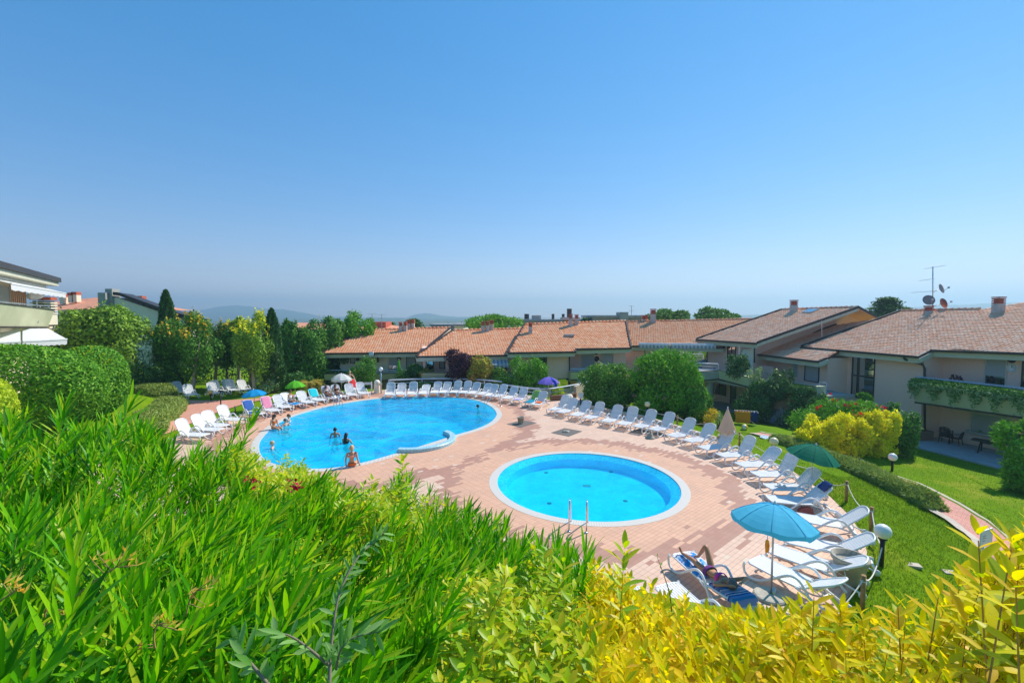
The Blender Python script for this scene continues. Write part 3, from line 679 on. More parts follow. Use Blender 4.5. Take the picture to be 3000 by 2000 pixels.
def slabp(pl, x0, x1, z0, z1, o0, o1, par, mat, name='floor_slab', ym=1100):
    mb = MB(); s0, s1 = sorted((pl.s_(pl.at(x0, ym)), pl.s_(pl.at(x1, ym)))); pl.box(mb, s0, s1, z0, z1, o0, o1); return mb.build(name, mat, par, world=True)
def awning(pl, x0, x1, y0, y1, out, drop, par_name, label, mat='awning_stripes', val=.22, scal=True):
    """sloping fabric from pl at y0, projecting 'out' metres; with a scalloped valance"""
    a, b = pl.at(x0, y0), pl.at(x1, y0); root = thing(par_name, label, 'awning', a, math.atan2((b-a).y, (b-a).x)); L = (Vector((b.x, b.y, 0))-Vector((a.x, a.y, 0))).length
    q = -1 if Vector((-(b-a).y, (b-a).x, 0)).dot(pl.n) > 0 else 1
    mb = MB(); n = 20; top = [(L*k/n, 0, 0) for k in range(n+1)]; fr = [(L*k/n, q*out, -drop) for k in range(n+1)]; lo = [(L*k/n, q*(out+.01), -drop-val-(.05 if k % 2 else 0)) for k in range(n+1)]
    mb.add(top+fr, [(k, k+1, k+n+2, k+n+1) for k in range(n)]); mb.build('canopy', mat, root)
    mb = MB(); mb.add(fr+lo, [(k, k+1, k+n+2, k+n+1) for k in range(n)]); mb.build('valance', mat, root)
    mb = MB(); mb.bar((0, q*out, -drop), (L, q*out, -drop), .06, .06); mb.bar((0, 0, .06), (L, 0, .06), .14, .14); mb.bar((.1, 0, -.1), (.1, q*out, -drop), .03, .03); mb.bar((L-.1, 0, -.1), (L-.1, q*out, -drop), .03, .03); mb.build('frame', 'white_metal', root)
    return root
# ---- first house (left end of the row)
H1, rf1, pl1, wp1, P1_, n1_ = make_house('house', 'cream house with tiled roof at the left end of the row of houses', ((942, 1034), (1234, 1031)), 2.8, 17, [(942, 1034), (1236, 1031), (1320, 960), (1068, 967)], off=1.1, wx=(995, 1235), gut=[(0, 1)], rake=[(1, 2), (0, 3)], ridge=(2, 3), group='houses in a row around the pool', wall='cream_plaster')
for k, (x, y) in enumerate(((1174, 966), (1188, 965), (1198, 963), (1210, 962))): chim(rf1, x, y+(4 if k < 2 else 0), P1_, n1_, w_=.32, h=.75, hc=.35)
window(wp1, (1026, 1047, 1041, 1064), H1); window(wp1, (1055, 1048, 1082, 1064), H1); window(wp1, (1137, 1048, 1166, 1086), H1, half=.6, frame='window_frame_pale'); window(wp1, (1190, 1045, 1219, 1084), H1)
ring_lamp(wp1, 1048, 1052, H1); ring_lamp(wp1, 1169, 1050, H1, .2)
bp1 = pl1.off(-.6)
pipe([bp1.at(1087, 1036)+pl1.n*.5, pl1.off(.4).at(1107, 1044), wp1.off(-.1).at(1107, 1060)], H1, .09)
mb = MB(); c = pl1.off(-.15).at(1088, 1036); mb.box(c, (.4, .2, .4)); mb.build('hopper', 'white_metal', H1, world=True)
trough(bp1, 951, 1335, (1095, 1093), (1113, 1111), H1, w_=.7)
slabp(bp1, 955, 1340, .0, .16, .6, 4.0, H1, 'grey_concrete')
mb = MB(); a, b = bp1.off(.5).at(957, 1084), bp1.off(.5).at(1335, 1084)
mb.bar(a, b, .06, .06)
for k in range(12): p = a+(b-a)*k/11; mb.bar(p, p-Vector((0, 0, .5)), .04, .04)
mb.build('balcony_rail', 'rail_paint', H1, world=True)
window(wp1.off(0), (1140, 1116, 1175, 1140), H1, 'glass'); window(wp1, (1010, 1116, 1034, 1138), H1, 'glass')
# ---- second house
H2, rf2, pl2, wp2, P2_, n2_ = make_house('house', 'tiled roof house with loggias and two striped awnings, behind the dark purple plum tree', ((1219, 1043), (1489, 1039)), 2.75, 17, [(1219, 1043), (1489, 1039), (1534, 963), (1326, 968)], off=2.4, wx=(1236, 1500), gut=[(0, 1)], rake=[(0, 3)], ridge=(2, 3), group='houses in a row around the pool')
for x, y in ((1415, 971), (1428, 970), (1440, 966)): chim(rf2, x, y, P2_, n2_, w_=.36, h=.8, hc=.35)
window(wp2, (1287, 1056, 1304, 1080), H2); window(wp2, (1250, 1056, 1270, 1082), H2, 'glass'); window(wp2, (1430, 1060, 1458, 1085), H2, 'glass'); window(wp2, (1466, 1052, 1490, 1085), H2)
slabp(pl2.off(.6), 1240, 1246, 0, 2.7, 0, .3, H2, 'pink_plaster', 'pillar'); slabp(pl2.off(.6), 1306, 1318, 0, 2.7, 0, .3, H2, 'pink_plaster', 'pillar'); slabp(pl2.off(.6), 1486, 1503, 0, 2.7, 0, 1.9, H2, 'pink_plaster', 'pillar')
trough(pl2.off(-.4), 1235, 1505, (1092, 1091), (1112, 1112), H2, w_=.7); slabp(pl2.off(-.3), 1236, 1505, .0, .16, .3, 3, H2, 'grey_concrete')
awning(pl2.off(.3), 1231, 1307, 1047, 1056, .25, .08, 'awning', 'short retracted grey striped awning left of the dark purple plum tree')
awning(pl2.off(.5), 1409, 1484, 1045, 1067, 1.1, .62, 'awning', 'half open blue and white striped awning right of the dark purple plum tree')
# ---- third house
H3, rf3, pl3, wp3, P3_, n3_ = make_house('house', 'pink house with closed grey shutters in the middle of the row behind the round bush', ((1488, 1032), (1684, 1029)), 3.05, 20, [(1488, 1032), (1684, 1029), (1686, 1022), (1849, 1018), (1833, 941), (1536, 951)], off=1.0, wx=(1505, 1668), gut=[(0, 1), (2, 3), (1, 2)], rake=[(3, 4), (5, 0)], ridge=(4, 5), group='houses in a row around the pool', depth=4)
rc3 = wp3.off(1.4)
slabp(rc3, 1660, 1833, -2.6, 3.9, 0, 10, H3, 'pink_plaster', 'wall')
for x, y, h_ in ((1554, 975, .8), (1672, 955, 1.0), (1689, 950, .8)): chim(rf3, x, y, P3_, n3_, w_=.36, h=h_, hc=.35)
mb = MB(); c = at_pl(1668, 985, P3_[0], n3_); mb.box(c+Vector((0, 0, .12)), (.9, .5, .2)); mb.build('roof_vent', 'chimney_plaster', rf3)
window(wp3, (1570, 1036, 1602, 1100), H3, 'glass'); window(rc3, (1704, 1036, 1742, 1082), H3, frame='window_frame_pale'); window(rc3, (1760, 1034, 1797, 1082), H3, frame='window_frame_pale')
ring_lamp(rc3, 1746, 1031, H3, .24); ring_lamp(rc3, 1748, 1051, H3, .26)
pipe([pl3.off(.1).at(1661, 1033), wp3.off(-.1).at(1668, 1042), wp3.off(-.1).at(1669, 1135)], H3)
window(wp3, (1634, 1108, 1666, 1136), H3, 'glass')
bp3 = pl3.off(.2); trough(bp3, 1671, 1838, (1089, 1086), (1111, 1109), H3, w_=.6); slabp(bp3, 1671, 1838, .3, .45, .3, 3, H3, 'grey_concrete')
mb = MB(); a, b = bp3.off(.2).at(1671, 1080), bp3.off(.2).at(1838, 1078); mb.bar(a, b, .1, .1); mb.bar(a-Vector((0, 0, .2)), b-Vector((0, 0, .2)), .05, .1); mb.build('balcony_rail', 'rail_paint', H3, world=True)
awning(bp3, 1690, 1722, 1113, 1120, .3, .1, 'awning', 'small white scalloped awning under the balcony beside the ramp', 'awning_white', .2)
# ---- fourth house
H4, rf4, pl4, wp4, P4_, n4_ = make_house('house', 'pink house with long striped awning and big dark windows, behind the tall oleander', ((1846, 1012), (2062, 1016)), 3.3, 18, [(1846, 1012), (2120, 1017), (2240, 934), (1835, 943)], off=1.3, wx=(1833, 2140), gut=[(0, 1)], ridge=(2, 3), group='houses in a row around the pool')
chim(rf4, 1913, 944, P4_, n4_, w_=.5, h=1.1, hc=.5); chim(rf4, 1889, 938, P4_, n4_, w_=.55, h=.3, hc=.4)
window(wp4, (1841, 1010, 1877, 1027), H4, 'glass'); window(wp4, (1888, 1014, 1928, 1066), H4, 'cream'); window(wp4, (1929, 1016, 1966, 1066), H4, 'glass'); window(wp4, (1987, 1018, 2073, 1066), H4, 'glass', split=1)
ring_lamp(wp4, 1975, 1020, H4, .22)
awning(pl4.off(.1), 1871, 1962, 1007, 1016, .3, .05, 'awning', 'left half of the long grey striped awning above the big dark windows', val=.28)
awning(pl4.off(.1), 1964, 2096, 1008, 1018, .3, .05, 'awning', 'right half of the long grey striped awning above the big dark windows', val=.28)
slabp(pl4.off(-1.5), 1830, 2120, .35, .65, 0, 3, H4, 'grey_concrete')
# ---- fifth house with the gable and the lower wing
H5, rf5, pl5, wp5, P5_, n5_ = make_house('house', 'gabled pink house with skylight and wide concrete terrace, behind the closed beige parasol', ((2041, 993), (2218, 1004)), 3.95, 17, [(2041, 993), (2218, 1004), (2515, 900), (2290, 907)], off=1.0, wx=(2068, 2185), gut=[(0, 1)], rake=[(1, 2), (3, 0)], ridge=(2, 3), mat='roof_tiles_aged', zg=-2.2, depth=12, back=6, group='houses in a row around the pool')
gable(H5, (P5_[1]-pl5.d*1.6, P5_[2]-pl5.d*1.6, P5_[2]-pl5.d*1.6+pl5.n*6-Vector((0, 0, 1.8))), -pl5.d*.2, 'pink_plaster', 0)
mb = MB(); a = P5_[2]; b = a+pl5.n*6-Vector((0, 0, 1.83)); mb.bar(a, b, .12, .2); mb.build('gutter', 'dark_gutter', rf5)
chim(rf5, 2325, 912, P5_, n5_, w_=.5, h=.8, hc=.42)
mb = MB(); q = [at_pl(x, y, P5_[0], n5_)+n5_*.12 for x, y in ((2350, 917), (2378, 917), (2400, 907.5), (2370, 907.5))]; mb.slab(q, -n5_*.1); mb.build('skylight', 'window_glass', rf5)
window(wp5, (2131, 1014, 2156, 1060), H5, 'glass', split=1)
mb = MB(); c = wp5.at(2116, 1029); wp5.box(mb, wp5.s_(c)-.2, wp5.s_(c)+.2, c.z-.15, c.z+.15, -.03, .01); mb.build('wall_plaque', 'cream_plaster', H5, world=True)
mb = MB(); a, b = wp5.off(-.2).at(2203, 1018), wp5.off(-1.9).at(2140, 1066); mb.slab([Vector((a.x, a.y, 3.4)), Vector((a.x, a.y, .9)), Vector((b.x, b.y, .9)), Vector((b.x, b.y, 1.3)), Vector((a.x*.6+b.x*.4, a.y*.6+b.y*.4, 3.3))], Vector((.16, 0, 0))); mb.build('privacy_wall', 'white_plaster', H5, world=True)
# terrace slab, column, lower rooms
tp = pl5.off(-3.0)
a, b = at_y(2036, 1100, 38.0), at_y(2112, 1102, 37.5)
tpl = Pl(a, b)
trough(tpl, 2036, 2106, (1090, 1086), (1115, 1108), H5, w_=1.0, tilt=0, mat='grey_concrete', name='terrace_edge')
c2 = at_y(2195, 1115, 34.5); tp2 = Pl(Vector((tpl.at(2106, 1100).x, tpl.at(2106, 1100).y, 0)), c2)
trough(tp2, 2107, 2195, (1084, 1106), (1109, 1132), H5, w_=.8, tilt=.1)
mb = MB(); q = [tpl.at(2030, 1100), tpl.at(2106, 1100), tp2.at(2195, 1120), wp5.at(2216, 1080), wp5.at(2060, 1080), wp4.at(1990, 1080)]; mb.prism([(p.x, p.y+.15) for p in q], .5, .72); mb.build('terrace', 'grey_concrete', H5, world=True)
mb = MB(); c = at_y(2079, 1150, 38.3); mb.prism([(c.x+.28*math.cos(t), c.y+.28*math.sin(t)) for t in [k*math.pi/5 for k in range(10)]], -2.0, .5); mb.build('column', 'grey_concrete', H5, world=True)
lw = wp5.off(.4)
window(wp5, (2056, 1114, 2068, 1158), H5, 'glass', proud=.08); window(wp5, (2088, 1113, 2128, 1156), H5, 'glass', split=1); window(wp5, (2140, 1117, 2157, 1186), H5, 'glass')
# lower wing
H5b, rf5b, pl5b, wp5b, P5b_, n5b_ = make_house('house_wing', 'low tiled wing with planter balcony between the gabled house and the near right house', ((2206, 1035), (2398, 1057)), 2.84, 17, [(2206, 1035), (2398, 1057), (2425, 1046), (2630, 925), (2578, 932), (2450, 951)], off=1.2, wx=(2212, 2425), gut=[(0, 1), (1, 2)], rake=[(5, 0)], mat='roof_tiles_aged', zg=-2.1, depth=6, group='houses in a row around the pool')
window(wp5b, (2325, 1054, 2339, 1104), H5b, frame='window_frame_pale'); window(wp5b, (2358, 1058, 2401, 1118), H5b, frame='window_frame_dark')
pp = pl5b.off(-1.4); trough(pp, 2193, 2396, (1108, 1132), (1134, 1162), H5b, w_=.7, tilt=.15)
slabp(pp, 2195, 2410, .35, .55, .4, 2.8, H5b, 'grey_concrete')
pipe([pl5.off(.1).at(2210, 1006), pl5.off(.1).at(2210, 1062)], H5, .06)
pipe([pl5b.off(-.05).at(2207, 1040), pl5b.off(.5).at(2207, 1070)], H5b, .08)
mb = MB(); a = pl5b.off(-.2).at(2408, 990)
mb.bar(at_y(2407.5, 985, 36), at_y(2407.5, 940, 36), .04, .04); mb.build('roof_mast', 'steel', rf5b)
mb = MB(); pv = wp5b.off(-1.3); sa = pv.s_(pv.at(2215, 1080)); sb = pv.s_(pv.at(2262, 1080)); pv.box(mb, min(sa, sb), max(sa, sb), .4, 1.9, 0, .15); mb.build('privacy_wall', 'pink_plaster', H5b, world=True)
# ---- sixth house (near right)
H6, rf6, pl6, wp6, P6_, n6_ = make_house('house', 'near right pink house with aged tiled roof, antenna mast and ivy covered balcony', ((2347, 1016), (2691, 1043)), 3.6, 17, [(2347, 1015), (2691, 1043), (2729, 1024), (3000, 1033), (3300, 1046), (3260, 852), (3000, 885), (2960, 891), (2872, 906), (2640, 911)], off=.75, wx=(2418, 2706), gut=[(0, 1), (2, 3), (3, 4), (1, 2)], rake=[(9, 0)], ridge=(8, 9), mat='roof_tiles_aged', zg=-2.1, depth=3, back=5, group='houses in a row around the pool')
lg = wp6.off(1.7)
slabp(lg, 2690, 3300, -2.1, 4.2, 0, 8, H6, 'pink_plaster', 'wall'); 
slabp(wp6, 2418, 2500, -2.1, 3.9, 2.9, 10, H6, 'pink_plaster', 'wall')
window(wp6, (2496, 1034, 2563, 1168), H6, 'glass', split=0)
mb = MB(); s0, s1, z0, z1 = wp6.rect(2496, 1034, 2563, 1168); wp6.box(mb, s0, s1, z0+(z1-z0)*.48, z0+(z1-z0)*.48+.09, -.08, .01); q = s1-(s1-s0)*.28 if wp6.s_(wp6.at(2496, 1100)) > wp6.s_(wp6.at(2563, 1100)) else s0+(s1-s0)*.28; wp6.box(mb, q-.05, q+.05, z0, z1, -.09, .01); mb.build('window_bar', 'window_frame_dark', H6, world=True)
window(lg, (2884, 1046, 2951, 1136), H6, half=.62, frame='window_frame_pale'); window(lg, (2994, 1046, 3060, 1140), H6, 'glass')
window(lg, (2844, 1202, 2962, 1274), H6, frame='window_frame_pale', proud=.05); ring_lamp(lg, 2965, 1053, H6, .2)
s0, s1, z0, z1 = lg.rect(2836, 1272, 2970, 1279); mb = MB(); lg.box(mb, s0, s1, z0, z1+.02, -.25, .01); mb.build('window_sill', 'grey_concrete', H6, world=True)
c = lg.at(2966, 1077); qd = Vector((0, 0, 1)).rotation_difference(-pl6.n).to_matrix()
ck = thing('wall_clock', 'round white clock on the shaded loggia wall of the near right house', 'clock', c)
mb = MB(); mb.lathe([(.26, 0), (.26, .05), (.22, .07), (.22, .045), (.001, .045)], (0, 0, 0), 20, rot=qd); mb.build('rim', 'white_metal', ck)
mb = MB(); e_ = pl6.d; 
mb.bar(-pl6.n*.055, -pl6.n*.055+Vector((0, 0, .16)), .015, .02, up=pl6.n); mb.bar(-pl6.n*.055, -pl6.n*.055+e_*.1+Vector((0, 0, .04)), .015, .02, up=pl6.n)
for k in range(12): t = k*math.pi/6; u_ = e_*math.cos(t)+Vector((0, 0, math.sin(t))); mb.bar(-pl6.n*.052+u_*.17, -pl6.n*.052+u_*.2, .012, .012, up=pl6.n)
mb.build('hands', 'window_frame_dark', ck)
pipe([pl6.off(-.05).at(2648, 1041), pl6.off(-.05).at(2650, 1052), wp6.off(-.08).at(2704, 1068), wp6.off(-.08).at(2709, 1080), wp6.off(-.08).at(2709, 1272)], H6, .07)
mb = MB(); c = wp6.off(-.1).at(2700, 1290); mb.box((c.x, c.y, -1.7), (1.0, .6, .8)); tag(mb.build('stone_planter', 'brown_brick'), 'low dark stone block at the foot of the downpipe of the near right house', 'stone block')
bp6 = pl6.off(-.25)
b6 = trough(bp6, 2682, 3120, (1128, 1196), (1176, 1238), H6, w_=.8, tilt=.25)
slabp(bp6, 2690, 3200, .55, .75, .3, 2.7, H6, 'grey_concrete')
mb = MB(); a, b = bp6.off(.55).at(2684, 1103), bp6.off(.55).at(3120, 1150); mb.bar(a, b, .12, .09)
for k in range(9): p = a+(b-a)*k/8; mb.bar(p, p-Vector((0, 0, .7)), .04, .04)
mb.build('balcony_rail', 'rail_paint', H6, world=True)
chim(rf6, 2924, 912, P6_, n6_, w_=.5, h=.75, hc=.42); chim(rf6, 2720, 916, P6_, n6_, w_=.42, h=.35, hc=.35)
# antenna mast and dishes
c = at_pl(2733, 912, P6_[0], n6_); D_ = c.y
am = thing('antenna_mast', 'tall steel antenna mast with aerials on the near right roof', 'antenna', c)
mb = MB(); top = (at_y(2733, 781, D_)-c); mb.tube([(0, 0, -.2), top], .035, 8); mb.build('pole', 'steel', am)
for (x0, y0, x1, y1, nel) in ((2712, 787, 2765, 778, 9), (2696, 822, 2733, 817, 7), (2673, 857, 2733, 853, 9)):
    mb = MB(); a, b = at_y(x0, y0, D_)-c, at_y(x1, y1, D_)-c; mb.bar(a, b, .03, .03)
    for k in range(nel): p = a+(b-a)*k/(nel-1); mb.bar(p-Vector((.03, .22, 0)), p+Vector((.03, .22, .0)), .012, .012)
    mb.build('aerial', 'steel', am)
simple('dish_grey', (.30, .24, .24), .5); simple('dish_red', (.24, .08, .06), .5)
def dish(x, y, r, dirv, mat, label, c, grp='satellite dishes on the antenna mast', arm=True):
    p = at_y(x, y, c.y); t = thing('satellite_dish', label, 'satellite dish', p, 0, grp); d = Vector(dirv).normalized(); q = Vector((0, 0, 1)).rotation_difference(d).to_matrix(); mb = MB()
    mb.lathe([(.01, 0), (r*.5, r*.05), (r*.85, r*.16), (r, r*.25), (r, r*.28), (r*.5, r*.1), (.01, r*.05)], (0, 0, 0), 24, rot=q); mb.build('reflector', mat, t)
    mb = MB(); mb.bar(q @ Vector((0, -r*.9, r*.2)), q @ Vector((0, -r*.3, r*1.3)), .03, .03); mb.box(q @ Vector((0, -r*.25, r*1.35)), (.1, .1, .14)); mb.build('arm', 'steel', t)
    if arm: mb = MB(); mb.tube([d*-.02, Vector((c.x-p.x, 0, -.25))], .025, 6); mb.build('bracket', 'steel', t)
dish(2754, 846, .40, (.45, -.85, .3), 'dish_grey', 'upper grey satellite dish on the right side of the antenna mast', c)
dish(2719, 880, .42, (-.3, -.9, .3), 'dish_grey', 'lower left dark satellite dish on the antenna mast', c)
dish(2760, 889, .42, (.95, -.25, .3), 'dish_red', 'lower right dark red satellite dish seen nearly edge on', c)

# ---- left house
A0, A1 = at_z(-420, 702, 8.3), at_z(172, 838, 8.3)
A0 = at_z(0, 800, 8.3)+(at_z(0, 800, 8.3)-A1)*.5; plL = Pl(A0, A1)
LH = thing('house', 'cream house at the far left edge with white awnings and a planter balcony', 'house', (A1.x, A1.y, 1), 0)
mb = MB(); q = [A0, A1, A1+plL.n*9, A0+plL.n*9]; mb.prism([(p.x, p.y) for p in q], 8.3, 8.55); r_ = mb.build('roof', 'cream_fascia', LH, world=True)
mb = MB(); mb.bar(A0+Vector((0, 0, .42)), A1+Vector((0, 0, .42)), .3, .3); mb.bar(A1+Vector((0, 0, .42)), A1+plL.n*9+Vector((0, 0, .42)), .3, .3); mb.build('gutter', 'dark_gutter', r_)
wL = plL.off(1.3); s1 = wL.s_(wL.at(76, 870)); s0 = wL.s_(wL.at(-500, 870)); mb = MB(); wL.box(mb, min(s0, s1), max(s0, s1), 0, 8.3, 0, 7); mb.build('wall', 'cream_plaster', LH, world=True)
window(wL, (-40, 834, 27, 905), LH, frame='window_frame_pale'); simple('terracotta_curtain', (.62, .36, .24), .8)
mb = MB(); s0, s1, z0, z1 = wL.rect(30, 838, 72, 905)
for k in range(14): a = s0+(s1-s0)*k/14; wL.box(mb, a, a+(s1-s0)/14*.8, z0, z1, -.06-.03*(k % 2), .01)
mb.build('curtain', 'terracotta_curtain', LH, world=True)
bL = plL.off(.1); trough(bL, -400, 141, (845, 909), (950, 957), LH, w_=.9, tilt=.3)
slabp(bL, -300, 125, 5.35, 5.6, .4, 2, LH, 'cream_plaster', ym=950)
mb = MB(); a, b = bL.off(.3).at(-300, 858), bL.off(.3).at(143, 897); mb.bar(a, b, .1, .06)
for k in range(10): p = a+(b-a)*k/9; mb.bar(p, p-Vector((0, 0, .35)), .05, .05)
mb.build('balcony_rail', 'white_metal', LH, world=True)
awning(plL.off(.6), -60, 130, 806, 840, 1.0, .35, 'awning', 'narrow white scalloped awning under the roof of the far left house', 'awning_white', .3)
def big_awning(x0, x1, label):
    a, b = bL.off(.3).at(x0, 956), bL.off(.3).at(min(x1, 128), 956); c, d = at_z(x1+(20 if x1 > 150 else 0)*0, 993+(196-x1)*.05, 4.85), at_z(x0, 993+(196-x0)*.05, 4.85)
    t = thing('awning', label, 'awning', (0, 0, 0), 0, 'large white awnings of the far left house'); mb = MB(); mb.add([a, b, c, d], [(0, 1, 2, 3)]); mb.build('canopy', 'awning_white', t)
    mb = MB(); n = 16; tp = [d+(c-d)*k/n for k in range(n+1)]; mb.add(tp+[p-Vector((0, 0, .28+.05*(k % 2))) for k, p in enumerate(tp)], [(k, k+1, k+n+2, k+n+1) for k in range(n)]); mb.build('valance', 'awning_white', t)
    mb = MB(); mb.bar(c, d, .07, .07); mb.build('frame', 'white_metal', t)
big_awning(-160, 60, 'large white sloping awning at the left edge, under the planter balcony'); big_awning(66, 196, 'large white sloping awning under the right end of the planter balcony')
c = at_y(129, 905, 31); mb = MB(); lc = thing('chimney', 'louvred white chimney with clay top behind the left balcony', 'chimney', c)
for k in range(5): mb.box((0, 0, -.3+k*.18), (.95, .95, .09))
mb.box((0, 0, -.8), (.9, .9, .8)); mb.build('louvres', 'white_plaster', lc)
mb = MB(); mb.box((0, 0, .1), (.75, .75, .9)); mb.build('flue', 'window_frame_dark', lc); mb = MB(); mb.box((0, 0, .72), (.95, .95, .22)); mb.build('cowl', 'chimney_clay', lc); 
mb = MB(); mb.box((0, 0, -3.2), (.9, .9, 4.2)); mb.build('stack', 'cream_plaster', lc)
simple('dish_white', (.75, .73, .68), .5)
p_ = at_y(106, 868, 27); mp = dish(106, 868, .40, (.35, -.75, .75), 'dish_white', 'white satellite dish beside the louvred chimney of the left house', p_, None, False)
mb = MB(); mb.bar(p_, p_-Vector((0, 0, 1.6)), .05, .05); o = mb.build('dish_pole', 'steel', LH, world=True)
# ============================================================ buildings beyond the garden
def quad_building(name, label, cat, D, x0, x1, yt, zg, dep, mat, parapet=None, group=None, wins=0):
    a, b = at_y(x0, yt, D), at_y(x1, yt, D); t = thing(name, label, cat, (a.x, a.y, zg), 0, group); mb = MB(); mb.prism([(a.x, D), (b.x, D), (b.x, D+dep), (a.x, D+dep)], zg, a.z); w_ = mb.build('wall', mat, t, world=True)
    mb = MB(); mb.prism([(a.x-.3, D-.3), (b.x+.3, D-.3), (b.x+.3, D+dep), (a.x-.3, D+dep)], a.z, a.z+.35); mb.build('roof', 'pale_paving' if parapet is None else parapet, t, world=True)
    for k in range(wins):
        x = a.x+(b.x-a.x)*(k+.5)/wins; mb = MB(); mb.box((x, D-.02, a.z-1.5), (1.6, .1, 1.1)); mb.build('window', 'window_glass', t, world=True)
    return t, a, b
t, a, b = quad_building('apartment_block', 'grey flat roofed block with roof cabin beyond the steep roof, right of the leafy tree', 'building', 85, 1500, 1722, 940, -5, 12, 'town_plaster', wins=7)
mb = MB(); p = at_y(1574, 925, 84.5); mb.box((p.x, 88, p.z-1.6), (1.7, 3, 3.4)); mb.build('roof_cabin', 'grey_concrete', t, world=True)
mb = MB()
for x in (1540, 1546, 1620, 1650): p = at_y(x, 930, 86); mb.box((p.x, 86, p.z), (.5, .5, 1.4))
mb.build('vents', 'dark_gutter', t, world=True)
t, a, b = quad_building('apartment_block', 'grey flat roofed block with tall roof cabin and mast, left of the umbrella pines', 'building', 78, 1738, 1920, 929, -5, 12, 'town_plaster', wins=6)
mb = MB(); p0_, p1_ = at_y(1817, 914, 77), at_y(1841, 914, 77); mb.prism([(p0_.x, 77), (p1_.x, 77), (p1_.x, 80), (p0_.x, 80)], 3, p0_.z); mb.build('roof_cabin', 'grey_concrete', t, world=True)
mb = MB(); p = at_y(1850, 895, 79); q = at_y(1850, 930, 79); mb.bar(p, q, .08, .08); mb.bar(p+Vector((-.5, 0, -.1)), p+Vector((.5, 0, -.1)), .05, .05); mb.bar(p+Vector((-.4, 0, -.9)), p+Vector((.4, 0, -.9)), .05, .05); mb.build('mast', 'steel', t, world=True)
t, a, b = quad_building('office_building', 'small white building with one pale window between the tree and the tiled roofs', 'building', 70, 1331, 1357, 955, -4, 8, 'white_plaster', wins=1)
t, a, b = quad_building('apartment_block', 'low grey block far behind the first roof, left of the white building', 'building', 110, 1262, 1331, 953, -6, 8, 'town_plaster', wins=3)
t, a, b = quad_building('chimney_stack', 'dark square chimney stacks on a brick base behind the middle roof', 'building', 60, 1655, 1692, 937, -4, 3, 'brown_brick')
mb = MB(); p = at_y(1672, 921, 60); mb.box((p.x, 61.5, p.z-.5), (.6, .6, 2.6)); mb.build('flue', 'dark_gutter', t, world=True)
def hip_roof(name, label, D, pts, mat, zg, wall):      # pts: eave-left, eave-right, ridge-right, ridge-left (pixels)
    ze = at_y(*pts[0], D).z; E0, E1 = at_z(*pts[0], ze), at_y(pts[1][0], pts[1][1], D); ze2 = E1.z
    t = thing(name, label, 'house', (E0.x, E0.y, zg)); R0 = at_y(*pts[3], D+6); R1 = at_y(*pts[2], D+6); mb = MB(); B0, B1 = Vector((E0.x, D+12, E0.z)), Vector((E1.x, D+12, E1.z))
    mb.add([E0, E1, R1, R0, B1, B0], [(0, 1, 2, 3), (3, 2, 4, 5), (1, 4, 2), (0, 3, 5)]); rf = mb.build('roof', mat, t, world=True)
    mb = MB(); mb.prism([(E0.x+.5, D+.5), (E1.x-.5, D+.5), (E1.x-.5, D+11.5), (E0.x+.5, D+11.5)], zg, min(E0.z, E1.z)-.05); mb.build('wall', wall, t, world=True); return t, rf
simple('far_tiles', (.66, .28, .16), .85, .2, 1.5, .3)
t, rf = hip_roof('house', 'red roofed brown house behind the trees left of the row of houses', 62, [(866, 962), (1000, 966), (965, 946), (872, 945)], 'far_tiles', -4, 'brown_brick')
t, rf = hip_roof('house', 'distant orange roofed house behind the first house, below the far mountains', 58, [(1050, 970), (1180, 972), (1140, 951), (1085, 951)], 'far_tiles', -4, 'brown_brick')
mb = MB(); a, b = at_y(1088, 946, 61), at_y(1130, 946, 61); mb.prism([(a.x, 61), (b.x, 61), (b.x, 64), (a.x, 64)], a.z-.8, a.z+.15); mb.build('dormer', 'chimney_clay', rf)
t, rf = hip_roof('house', 'orange roofed house with two chimneys between the left house and the big tree', 44, [(140, 908), (310, 905), (306, 869), (150, 884)], 'far_tiles', 1, 'cream_plaster')
for x, y in ((188, 878), (213, 874), (224, 872)): c = at_y(x, y, 47); mb = MB(); mb.box(c, (.5, .5, .9)); o = mb.build('chimney', 'cream_plaster', t, world=True); mb = MB(); mb.box(c+Vector((0, 0, .45)), (.55, .55, .3)); o2 = mb.build('cowl', 'chimney_clay', o)
CG = thing('house', 'white gabled building with dark roof edge behind the tall cypress', 'house', at_y(330, 1000, 42)); D = 42
g_ = [at_y(x, y, D) for x, y in ((322, 1080), (322, 872), (345, 872), (470, 914), (560, 941), (560, 1080))]; mb = MB(); mb.slab(g_, Vector((0, 1.2, 0))); mb.build('wall', 'white_plaster', CG, world=True)
rp = [at_y(*q, D-.4) for q in ((330, 855), (345, 856), (470, 901), (566, 930))]; mb = MB()
for a, b in zip(rp, rp[1:]): mb.slab([a, b, b+Vector((0, 1.6, -.12)), a+Vector((0, 1.6, -.12))], Vector((0, 0, -.28)))
mb.build('roof', 'dark_gutter', CG, world=True)
mb = MB(); a, b = at_y(303, 858, D), at_y(325, 858, D); mb.prism([(a.x, D-.6), (b.x, D-.6), (b.x, D+1), (a.x, D+1)], 3, a.z); a, b = at_y(313, 846, D), at_y(333, 846, D); mb.prism([(a.x, D-.2), (b.x, D-.2), (b.x, D+.6), (a.x, D+.6)], 5, a.z); mb.build('chimney', 'grey_concrete', CG, world=True)
c = at_y(415, 874, D+4); mb = MB(); mb.box(c-Vector((0, 0, .7)), (.5, .5, 1.4)); o = mb.build('chimney', 'white_plaster', CG, world=True); mb = MB(); mb.box(c+Vector((0, 0, .05)), (.55, .55, .4)); mb.build('cowl', 'chimney_clay', o)
